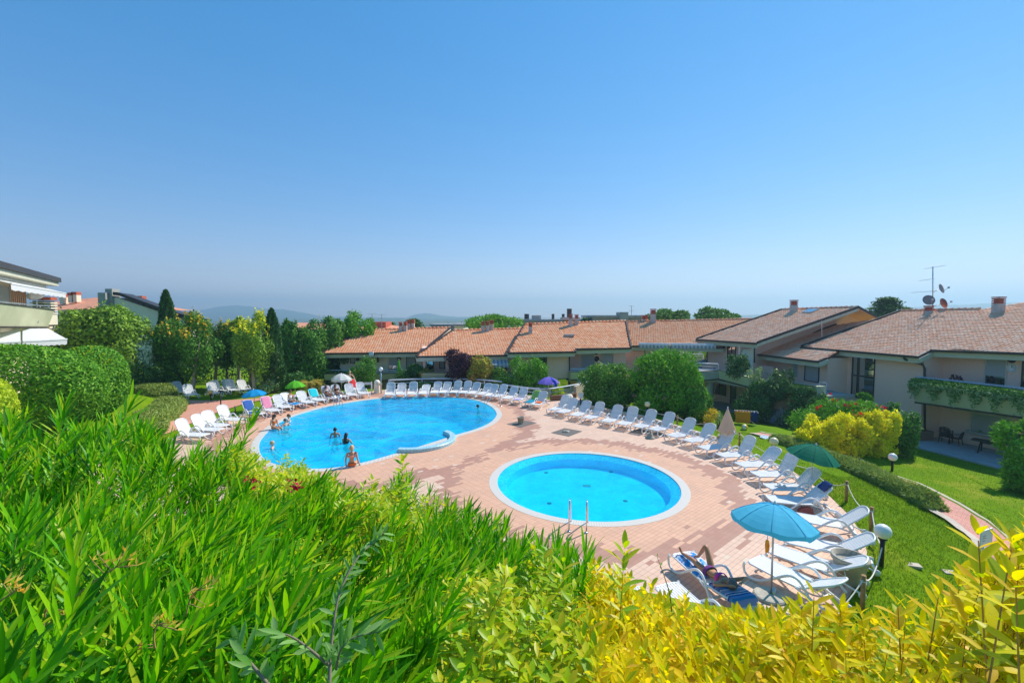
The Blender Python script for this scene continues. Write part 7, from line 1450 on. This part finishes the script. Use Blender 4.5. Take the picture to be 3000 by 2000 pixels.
# ---- things at the houses
cf = plain('terrace_chair_grey', (.20, .20, .22), .6)
def chair(loc, rz, mat, label, grp=None, z=0, arms=True):
    t = thing('garden_chair', label, 'chair', loc, rz, grp); mb = MB(); mb.box((0, 0, .42), (.5, .48, .035)); mb.build('seat', mat, t); mb = MB(); q = Matrix.Rotation(R(-12), 4, 'X')
    for k in range(7): x = -.2+.4*k/6; mb.bar((x, .22, .44), (x*.9, .33, .86-.05*(abs(x)/.2)), .035, .02)
    mb.tube([(-.25, .22, .44), (-.24, .32, .78), (-.12, .35, .88), (.12, .35, .88), (.24, .32, .78), (.25, .22, .44)], .02, 6); mb.build('backrest', mat, t)
    for x in (-.22, .22):
        for y in (-.2, .22): mb = MB(); mb.tube([(x, y, .42), (x*1.18, y*1.25, 0)], [.025, .018], 6); mb.build('leg', mat, t)
        mb = MB(); mb.tube([(x*1.15, -.2, .42), (x*1.2, -.22, .64), (x*1.2, .1, .66), (x*1.12, .3, .66)], .02, 6); mb.build('armrest', mat, t)
    return t
c = at_z(2285, 1233, -1.88); chair(c, 2.6, 'white_resin', 'white garden chair on the shaded paving below the low wing')
chair(at_z(2300, 1226, -1.88), 1.2, 'white_resin', 'white garden chair partly hidden behind the first white chair')
plain('dark_green_resin', (.012, .03, .022), .5)
for k in range(3): chair(Vector((0, 0, 0))+at_z(2770, 1296, -1.9)+Vector((0, 0, .09*k)), 2.1, 'dark_green_resin', 'dark green plastic chair by the patio wall, %s of the stack' % ('bottom', 'middle', 'topmost')[k], 'stacked dark green patio chairs')
chair(at_z(2798, 1302, -1.9), 3.6, 'dark_green_resin', 'dark green plastic chair tipped forward beside the chair stack')
ta, tb = at_z(2862, 1322, -1.9), at_z(2960, 1340, -1.9); t = thing('patio_table', 'long dark green table on the shaded patio of the near right house', 'table', (ta+tb)/2, math.atan2((tb-ta).y, (tb-ta).x)); L_ = (tb-ta).length+.5
mb = MB(); mb.prism([(-L_/2, -.3), (-L_/2+.15, -.42), (L_/2-.15, -.42), (L_/2, -.3), (L_/2, .3), (L_/2-.15, .42), (-L_/2+.15, .42), (-L_/2, .3)], .70, .735); mb.build('tabletop', 'dark_green_resin', t)
for sx_ in (-1, 1): mb = MB(); mb.tube([(sx_*(L_/2-.35), -.34, 0), (sx_*(L_/2-.4), -.2, .5), (sx_*(L_/2-.4), 0, .6), (sx_*(L_/2-.4), .2, .5), (sx_*(L_/2-.35), .34, 0)], .035, 7); mb.bar((sx_*(L_/2-.4), 0, .6), (sx_*(L_/2-.4), 0, .7), .08, .2); mb.build('leg', 'dark_green_resin', t)
mb = MB(); mb.bar((-L_/2+.4, 0, .58), (L_/2-.4, 0, .58), .05, .05); mb.build('stretcher', 'dark_green_resin', t)
# clothes airer with orange towel, ball, blanket
c = at_z(2185, 1244, -1.3); c.z = gzs(c.x, c.y); t = thing('clothes_airer', 'folding clothes airer on the shaded lawn behind the beige parasol', 'clothes airer', c, -.3); mb = MB()
for y in (-.3, .3): mb.bar((-.7, y, .85), (.7, y, .85), .025, .025)
for k in range(9): mb.bar((-.7+1.4*k/8, -.3, .85), (-.7+1.4*k/8, .3, .85), .012, .012)
mb.build('rack', 'white_metal', t); mb = MB(); mb.tube([(-.6, -.3, 0), (.6, .3, .85)], .015, 6); mb.tube([(.6, -.3, 0), (-.6, .3, .85)], .015, 6); mb.tube([(-.6, .3, 0), (.6, -.3, .85)], .015, 6); mb.build('legs', 'white_metal', t)
plain('towel_bright_orange', (.90, .36, .02), .95, .1, .2)
def hang(c, rz, x0, x1, y, zt, zb, mat, label):
    mb = MB(); n = 6; V = []; 
    for yy, zz in ((y+.35, zt-.25), (y+.02, zt+.01), (y-.02, zt+.01), (y-.06, (zt+zb)/2), (y-.05, zb)):
        for k in range(n+1): V.append((x0+(x1-x0)*k/n, yy-.02*math.sin(k*1.7), zz))
    fs = [(j*(n+1)+k, j*(n+1)+k+1, (j+1)*(n+1)+k+1, (j+1)*(n+1)+k) for j in range(4) for k in range(n)]; V2 = [(x, y_+.015, z-.012) for x, y_, z in V]; m = len(V); mb.add(V+V2, fs+[tuple(i+m for i in reversed(f)) for f in fs], 0, True); o = mb.build('towel', mat); o.location = c; o.rotation_euler = (0, 0, rz); tag(o, label, 'towel')
hang(c, -.3, -.72, .2, -.3, .88, .12, 'towel_bright_orange', 'bright orange towel hanging on the clothes airer'); hang(c, -.3, .25, .66, -.3, .88, .25, 'towel_navy', 'dark towel hanging on the right end of the clothes airer')
c = at_z(2181, 1256, -1.15); c.z = gzs(c.x, c.y)+.16; t = thing('beach_ball', 'yellow and white ball on the lawn below the clothes airer', 'ball', c); plain('ball_yellow', (.85, .62, .06), .4)
mb = MB(); mb.sphere((0, 0, 0), .2, 16); o = mb.build('skin', ['ball_yellow', 'white_resin'], t)
for i, p in enumerate(o.data.polygons): p.material_index = 1 if (i % 16)//3 % 2 else 0
def m_gingham():
    m = NT('blanket_check'); t_ = m.n('ShaderNodeTexChecker', {'Vector': m.pos(), 'Color1': (.75, .80, .88), 'Color2': (.25, .42, .72), 'Scale': 9.0}); return m.end(m.pbr(t_.outputs[0], .95, spec=.1))
m_gingham(); q = [at_z(x, y, z) for x, y, z in ((2226, 1274, -.9), (2300, 1298, -.7), (2312, 1305, -.6), (2280, 1302, -.6), (2226, 1280, -.85))]; mb = MB(); mb.slab([Vector((p.x, p.y, gzs(p.x, p.y)+.06)) for p in q], Vector((0, 0, -.04))); tag(mb.build('blanket', 'blanket_check'), 'blue and white checked blanket lying on the grass before the juniper hedge', 'blanket')
# terrace furniture
c = at_y(2115, 1068, 38.6); 
for k, (x, lb) in enumerate(((2052, 'grey terrace table in front of the left big window'), (2085, 'grey terrace table beside the terrace chair'))):
    p = at_y(x, 1062, 39.2); t = thing('terrace_table', lb, 'table', (p.x, p.y, .72), 0, 'grey terrace tables'); mb = MB(); mb.box((0, 0, .72), (1.1, .8, .04)); mb.build('tabletop', 'rail_paint', t); mb = MB(); mb.tube([(0, 0, 0), (0, 0, .7)], .04, 8); mb.box((0, 0, .02), (.5, .5, .03)); mb.build('pedestal', 'steel', t)
p = at_y(2105, 1062, 39); chair((p.x, p.y, .72), 1.6, 'terrace_chair_grey', 'dark terrace chair at the right end of the terrace'); p = at_y(2057, 1058, 40); chair((p.x, p.y, .72), .2, 'terrace_chair_grey', 'dark terrace chair before the big window')
p = lg.off(-1.2).at(2866, 1128); chair((p.x, p.y, .75), 2.0, 'white_resin', 'white chair on the balcony of the near right house')
p = at_y(1169, 1085, 40.6); t = thing('closed_parasol', 'closed lime green parasol on the first balcony', 'parasol', (p.x, p.y, .2)); mb = MB(); mb.lathe([(.02, 2.0), (.1, 1.6), (.17, .9), (.16, .5), (.1, .48)], (0, 0, 0), 10); mb.build('canopy', 'cloth_green', t); mb = MB(); mb.tube([(0, 0, 0), (0, 0, 2.05)], .02, 6); mb.build('pole', 'white_metal', t)
p = lg.off(-.12).at(2868, 1270)
for x, lb in ((2868, 'left small plant on the ground floor window sill'), (2906, 'right small plant on the ground floor window sill')):
    p = lg.off(-.12).at(x, 1271); t = thing('potted_plant', lb, 'potted plant', p, 0, 'small plants on the window sill'); mb = MB(); mb.lathe([(.001, 0), (.05, 0), (.07, .12), (.001, .11)], (0, 0, 0), 10); mb.build('pot', 'terracotta_grey', t); P_ = np.repeat(np.array([[0, 0, .12]]), 14, 0); V, F = leaf_geo(P_, unit(rdir(14)+np.array([0, 0, .8])), rdir(14), np.full(14, .18), np.full(14, .04), 'card', .3); npmesh('leaves', V, F, 'leaf_mid', t, world=False)
# ============================================================ PEOPLE
def skin(name, c, r=.5):
    m = NT(name); n = m.noise(9, m.obj(), 3); cc = m.mix(m.math('MULTIPLY', n, .3), c, tuple(x*.78 for x in c)); return m.end(m.n('ShaderNodeBsdfPrincipled', {'Base Color': cc, 'Roughness': r, 'Subsurface Weight': .08, 'Subsurface Radius': (.01, .004, .002)}).outputs[0])
skin('skin_tanned', (.48, .22, .11)); skin('skin_dark_tan', (.30, .13, .07)); skin('skin_fair', (.70, .40, .27)); skin('skin_light_tan', (.60, .32, .19))
plain('hair_dark', (.025, .018, .015), .55); plain('hair_grey', (.12, .11, .11), .6); plain('hair_blond', (.62, .40, .20), .6); plain('hair_brown', (.12, .06, .03), .6)
plain('fabric_orange', (.85, .18, .04), .8, .1); plain('fabric_peach', (.85, .36, .26), .8, .1); plain('fabric_black', (.02, .02, .025), .8, .1); plain('fabric_white', (.80, .80, .80), .8, .1); plain('fabric_magenta', (.70, .06, .32), .8, .1); plain('fabric_purple', (.20, .06, .22), .8, .1); plain('fabric_red', (.70, .03, .03), .8, .1)
def body(J, sc=1.0, fingers=True):
    """one continuous surface grown over a joint skeleton; J: joint -> position"""
    V = []; Rr = []; E = []; ix = {}
    def add(n, p, r, par=None):
        V.append(Vector(p)); Rr.append(r if isinstance(r, tuple) else (r, r)); ix[n] = len(V)-1
        if par is not None: E.append((ix[par], ix[n]))
    g_ = lambda n: Vector(J[n])
    pl_, be, ch, nk, hd = g_('pelvis'), g_('belly'), g_('chest'), g_('neck'), g_('head')
    add('pelvis', pl_, (.125, .10)); add('belly', be, (.105, .085), 'pelvis'); add('chest', ch, (.12, .095), 'belly'); up = (nk-ch).normalized()
    add('neckb', ch.lerp(nk, .72), (.075, .07), 'chest'); add('neck', nk, .05, 'neckb'); hu = (hd-nk).normalized()
    add('jaw', nk.lerp(hd, .62), (.062, .066), 'neck'); add('head', hd, (.076, .088), 'jaw'); add('crown', hd+hu*.07, (.062, .072), 'head')
    f = Vector(J['face']).normalized(); 
    for s in 'LR':
        sh, el, wr = g_('sh'+s), g_('el'+s), g_('wr'+s)
        add('sh'+s, sh, .05, 'neckb'); add('ua'+s, sh.lerp(el, .35), .046, 'sh'+s); add('el'+s, el, .036, 'ua'+s); add('fa'+s, el.lerp(wr, .3), .038, 'el'+s); add('wr'+s, wr, (.027, .022), 'fa'+s)
        d = (wr-el).normalized(); pm = wr+d*.055; add('pm'+s, pm, (.036, .018), 'wr'+s)
        if fingers:
            sd_ = d.cross(Vector((0, 0, 1))); sd_ = sd_.normalized() if sd_.length > .1 else Vector((0, 1, 0)); nr = sd_.cross(d)
            for k, (o, l) in enumerate(((-.027, .062), (-.009, .075), (.009, .07), (.027, .055))):
                a = pm+d*.025+sd_*o; add('f%d%s' % (k, s), a, .0095, 'pm'+s); add('g%d%s' % (k, s), a+d*l*.5-nr*.008, .008, 'f%d%s' % (k, s)); add('h%d%s' % (k, s), a+d*l*.9-nr*.03, .0065, 'g%d%s' % (k, s))
            a = wr+d*.02+sd_*(-.03 if s == 'L' else .03); add('t'+s, a, .011, 'wr'+s); add('u'+s, a+d*.045+sd_*(-.02 if s == 'L' else .02), .009, 't'+s)
        hp, kn, an, to = g_('hp'+s), g_('kn'+s), g_('an'+s), g_('to'+s)
        add('hp'+s, hp, .088, 'pelvis'); add('th'+s, hp.lerp(kn, .35), .078, 'hp'+s); add('kn'+s, kn, .052, 'th'+s); add('ca'+s, kn.lerp(an, .3), .053, 'kn'+s); add('an'+s, an, .033, 'ca'+s); add('mf'+s, an.lerp(to, .55)-Vector((0, 0, .01)), (.036, .026), 'an'+s); add('to'+s, to, (.034, .018), 'mf'+s)
    me = bpy.data.meshes.new('body'); me.from_pydata([tuple(v*sc) for v in V], E, []); o = bpy.data.objects.new('body', me); COL.objects.link(o)
    md = o.modifiers.new('skin', 'SKIN'); md.use_smooth_shade = True; md.branch_smoothing = .6
    for i, sv_ in enumerate(me.skin_vertices[0].data): sv_.radius = (Rr[i][0]*sc, Rr[i][1]*sc); sv_.use_root = (i == 0)
    o.modifiers.new('sub', 'SUBSURF').levels = 1; o.modifiers['sub'].render_levels = 1
    dg = bpy.context.evaluated_depsgraph_get(); me2 = bpy.data.meshes.new_from_object(o.evaluated_get(dg)); bpy.data.objects.remove(o); return me2
def band(mb, p0, p1, side, rx, ry, flare=1.0):
    p0, p1 = Vector(p0), Vector(p1); d = (p1-p0).normalized(); s = Vector(side); s = (s-d*s.dot(d)).normalized(); f = d.cross(s); n = 20; vs = []; prof = [(.0, .96), (.02, 1), (.5, 1.03*flare), (.98, 1), (1, .96)]
    for t, k in prof:
        for j in range(n): a = 2*math.pi*j/n; vs.append(p0.lerp(p1, t)+s*math.cos(a)*rx*k+f*math.sin(a)*ry*k)
    mb.add(vs, [(i*n+j, i*n+(j+1) % n, (i+1)*n+(j+1) % n, (i+1)*n+j) for i in range(len(prof)-1) for j in range(n)], 0, True)
def person(J, loc, rz, label, skin_m, hair_m, hair_len=.0, top=None, bottom=None, sc=1.0, group='people around the pools', glasses=False, shirt=False):
    t = thing('person', label, 'person', loc, rz, group); me = body(J, sc); me.materials.append(MATS[skin_m]); o = bpy.data.objects.new('body', me); COL.objects.link(o); ALL.append(o); o.parent = t
    g_ = lambda n: Vector(J[n])*sc
    side = (g_('shL')-g_('shR')); hd, nk = g_('head'), g_('neck'); f = Vector(J['face']).normalized(); u = (hd-nk).normalized(); f = (f-u*f.dot(u)).normalized(); s = u.cross(f)
    mb = MB(); n, m = 14, 8; vs = []
    for i in range(m+1):
        th = math.pi*i/m*.62
        for j in range(n):
            a = 2*math.pi*j/n; q = u*math.cos(th)*.118+(f*math.cos(a)*.098+s*math.sin(a)*.092)*math.sin(th); fr = math.cos(a)
            if fr > .1: q = q+u*.02*max(0, fr)*(i/m)*1.5
            else: q = q-u*(hair_len*(i/m)**2*(-fr+.3))-f*.01
            vs.append(hd+q*sc+u*.015*sc-f*.022*sc)
    mb.add(vs, [(i*n+j, (i+1)*n+j, (i+1)*n+(j+1) % n, i*n+(j+1) % n) for i in range(m) for j in range(n)], 0, True); mb.build('hair', hair_m, t)
    mb = MB()
    for sg in (-1, 1): mb.sphere(hd+(f*.083+s*sg*.03+u*.005)*sc, (.016 if glasses else .009)*sc, 8)
    if glasses: mb.bar(hd+(f*.088-s*.06+u*.008)*sc, hd+(f*.088+s*.06+u*.008)*sc, .01, .012)
    mb.build('sunglasses' if glasses else 'eyes', 'fabric_black', t)
    mb = MB(); mb.tube([hd+(f*.078+u*.0)*sc, hd+(f*.1-u*.03)*sc, hd+(f*.08-u*.038)*sc], [.008*sc, .013*sc, .006*sc], 6)
    for sg in (-1, 1): mb.sphere(hd+(s*sg*.083-f*.005)*sc, .02*sc, 8, 0, (.6, .8, 1.3))
    mb.build('nose_and_ears', skin_m, t); mb = MB(); mb.tube([hd+(f*.078-s*.02-u*.062)*sc, hd+(f*.084-u*.064)*sc, hd+(f*.078+s*.02-u*.062)*sc], .006*sc, 6); mb.build('mouth', 'fabric_peach', t)
    ch, be, pv = g_('chest'), g_('belly'), g_('pelvis'); cu = (ch-be).normalized()
    if top and shirt: mb = MB(); band(mb, be.lerp(pv, .5), ch+cu*.09*sc, side, .155*sc, .125*sc); mb.build('shirt', top, t)
    elif top:
        mb = MB(); band(mb, ch-cu*.05*sc, ch+cu*.035*sc, side, .142*sc, .122*sc)
        for sg, nm in ((1, 'shL'), (-1, 'shR')): e = g_(nm).lerp(g_('neck'), .35); fr = cu.cross(side).normalized(); fr = fr if fr.dot(f) > 0 else -fr; mb.tube([ch+side.normalized()*sg*.07*sc+fr*.115*sc, e+cu*.035*sc, ch+side.normalized()*sg*.05*sc-fr*.115*sc], .008*sc, 5)
        mb.build('bikini_top', top, t)
    if bottom: mb = MB(); band(mb, pv-cu*.06*sc, pv+cu*.05*sc, side, .155*sc, .118*sc); mb.build('swim_bottom', bottom, t)
    return t
def stand(arm=0.0, lean=0.0, out=.12):
    return dict(pelvis=(0, 0, .92), belly=(lean*.3, 0, 1.08), chest=(lean*.7, 0, 1.26), neck=(lean, 0, 1.45), head=(lean+.015, 0, 1.58), face=(1, 0, 0), shL=(lean, .18, 1.38), shR=(lean, -.18, 1.38), elL=(lean+arm*.12, .20+out, 1.12), elR=(lean+arm*.12, -.20-out, 1.12), wrL=(lean+.12+arm*.22, .20+out*1.1, .93), wrR=(lean+.12+arm*.22, -.2-out*1.1, .93), hpL=(0, .09, .88), hpR=(0, -.09, .88), knL=(.03, .1, .5), knR=(.03, -.1, .5), anL=(-.02, .1, .09), anR=(-.02, -.1, .09), toL=(.14, .12, .03), toR=(.14, -.12, .03))
def wade(*a): return dict(stand(*a), knL=(.28, .12, .66), knR=(.26, -.12, .62), anL=(-.08, .1, .50), anR=(-.1, -.1, .46), toL=(-.18, .11, .38), toR=(-.2, -.11, .34))
SIT = dict(pelvis=(0, 0, .10), belly=(-.03, 0, .24), chest=(.0, 0, .41), neck=(.03, 0, .59), head=(.06, 0, .715), face=(1, 0, -.1), shL=(.02, .17, .52), shR=(.02, -.17, .52), elL=(.0, .22, .27), elR=(.0, -.22, .27), wrL=(.20, .17, .16), wrR=(.20, -.17, .16), hpL=(.03, .085, .09), hpR=(.03, -.085, .09), knL=(.45, .1, .09), knR=(.45, -.1, .09), anL=(.47, .1, -.32), anR=(.47, -.1, -.32), toL=(.62, .11, -.38), toR=(.62, -.11, -.38))
WD = -1.25
def in_water(px_, py_, wl, rz, label, *a, **k):     # wl: waterline above the feet
    p = at_z(px_, py_, 0); return person(k.pop('J', wade(1.0, 0, .05)), (p.x, p.y, -wl), rz, label, *a, **k)
p = at_z(1031, 1366); person(dict(SIT, elL=(-.02, .23, .28), wrL=(.1, .25, .06), elR=(-.02, -.23, .28), wrR=(.1, -.25, .06), head=(.05, 0, .71)), (p.x, p.y, .0), R(95), 'person with short blond hair and peach top sitting on the pool edge, seen from behind', 'skin_light_tan', 'hair_blond', .03, 'fabric_peach', 'fabric_orange', sc=1.06)
p = at_z(803, 1257); person(dict(SIT, wrR=(.3, -.12, .14), wrL=(.28, .12, .14)), (p.x, p.y, 0), R(-20), 'person in an orange bikini with long dark hair sitting on the left pool edge', 'skin_light_tan', 'hair_dark', .22, 'fabric_orange', 'fabric_orange')
in_water(982, 1279, 1.22, R(-80), 'person standing chest deep in the big pool facing the camera, wearing sunglasses', 'skin_tanned', 'hair_dark', .0, None, 'fabric_black', glasses=True, J=wade(-.3, 0, .06))
in_water(1014, 1297, 1.2, R(75), 'person with long black hair in the big pool seen from behind', 'skin_light_tan', 'hair_dark', .32, 'fabric_black', 'fabric_black', J=wade(1.2, 0, .08))
in_water(836, 1246, 1.3, R(-30), 'person with grey hair up to the shoulders in water at the left pool edge', 'skin_fair', 'hair_grey', .02, None, 'fabric_black'); in_water(846, 1236, 1.22, R(200), 'person with dark hair and sunglasses in the water at the left edge', 'skin_fair', 'hair_brown', .05, 'fabric_white', 'fabric_white', glasses=True)
in_water(798, 1312, 1.36, R(20), 'blond person in the water by the near left pool edge, partly hidden by leaves', 'skin_fair', 'hair_blond', .04, None, 'fabric_orange')
in_water(1400, 1195, 1.46, R(20), 'swimmer with dark hair near the right ladder of the big pool', 'skin_dark_tan', 'hair_dark', .0, None, 'fabric_black')
# people on loungers
def lying(back, knee=None, z=.45, arms='down', head_up=.06):
    c_, s_ = math.cos(R(back)), math.sin(R(back)); B = lambda d, h=0, y=0: (1.10+d*c_-h*s_, y, z+d*s_+h*c_)
    J = dict(pelvis=(1.02, 0, z), belly=B(.10), chest=B(.28, .0), neck=B(.47, .01), head=B(.60, head_up), face=(-s_*.3-.2, 0, 1) if back < 30 else (-s_, 0, c_*.6), shL=B(.40, 0, .17), shR=B(.40, 0, -.17), hpL=(.97, .09, z), hpR=(.97, -.09, z), knL=(.54, .11, z+.03), knR=(.54, -.11, z+.03), anL=(.13, .1, z-.03), anR=(.13, -.1, z-.03), toL=(.06, .12, z+.1), toR=(.06, -.12, z+.1))
    if arms == 'up': J.update(elL=B(.60, .10, .38), elR=B(.55, .06, -.40), wrL=B(.72, .10, .16), wrR=B(.72, .08, -.18))
    else: J.update(elL=B(.16, .04, .25), elR=B(.16, .04, -.25), wrL=(1.0, .17, z+.08), wrR=(1.0, -.17, z+.08))
    if knee == 'L': J.update(knL=(.70, .13, z+.42), anL=(.42, .14, z+.0), toL=(.28, .15, z-.05))
    return J
def on(lo, J, label, *a, **k): return person(J, lo.location, lo.rotation_euler.z, label, *a, **k)
on(LO[20], lying(8, 'L', .455, 'up', .05), 'person in a pink and purple bikini sunbathing with one knee raised on the nearest lounger', 'skin_tanned', 'hair_grey', .05, 'fabric_magenta', 'fabric_purple', sc=1.0)
on(LO[k1+2], lying(50, None, .455), 'dark haired sunbather reclining left of the white parasol pole, in a dark swimsuit', 'skin_dark_tan', 'hair_dark', .08, 'fabric_black', 'fabric_black'); on(LO[k1+3], lying(50, None, .455), 'sunbather reclining in a white top right of the turquoise towel', 'skin_dark_tan', 'hair_dark', .05, 'fabric_white', 'fabric_black')
J = dict(SIT); J.update(face=(1, 0, -.6), wrL=(.33, .12, .36), wrR=(.33, -.12, .36), elL=(.12, .22, .26), elR=(.12, -.22, .26), knL=(.42, .14, .06), knR=(.42, -.14, .06), anL=(.5, .16, -.34), anR=(.5, -.16, -.34), toL=(.64, .18, -.38), toR=(.64, -.18, -.38))
p = LO[k1+6].location+Vector((math.cos(LO[k1+6].rotation_euler.z), math.sin(LO[k1+6].rotation_euler.z), 0))*1.0; rd = person(J, (p.x, p.y, .37), LO[k1+6].rotation_euler.z+math.pi+.5, 'person in a white shirt reading under the green parasol with tanned bare legs', 'skin_tanned', 'hair_brown', .04, 'fabric_white', 'fabric_black', shirt=True)
mb = MB(); mb.slab([(.36, -.17, .34), (.36, .17, .34), (.46, .17, .56), (.46, -.17, .56)], (.015, 0, 0)); o = mb.build('newspaper', 'fabric_white'); o.location = rd.location; o.rotation_euler = rd.rotation_euler; tag(o, 'open white newspaper held by the reader under the green parasol', 'newspaper')
p = at_z(1018, 1150); person(stand(.6, .05), (p.x, p.y+.6, 0), R(-60), 'sunburnt person standing behind the loungers at the white parasol', 'skin_fair', 'hair_blond', .03, None, 'fabric_red')
lo = lounger((1055, 1141), (1040, 1136), 'lounger with a bright red towel behind the left row, right of the standing person', GL, z=0); on_lounger(lo, .05, .84, .62, 'towel_red', 'towel', 'bright red towel over the backrest beside the standing person', back=True)
# ============================================================ haze
m = NT('haze_air')
v = m.n('ShaderNodeVolumePrincipled', {'Color': (.54, .82, 1.0), 'Density': .00065, 'Anisotropy': .35})
m.t.links.new(v.outputs[0], m.out.inputs['Volume'])
mb = MB().box((0, 0, 70-20), (7800, 7800, 200)); o = mb.build('haze', 'haze_air'); tag(o, kind='stuff')
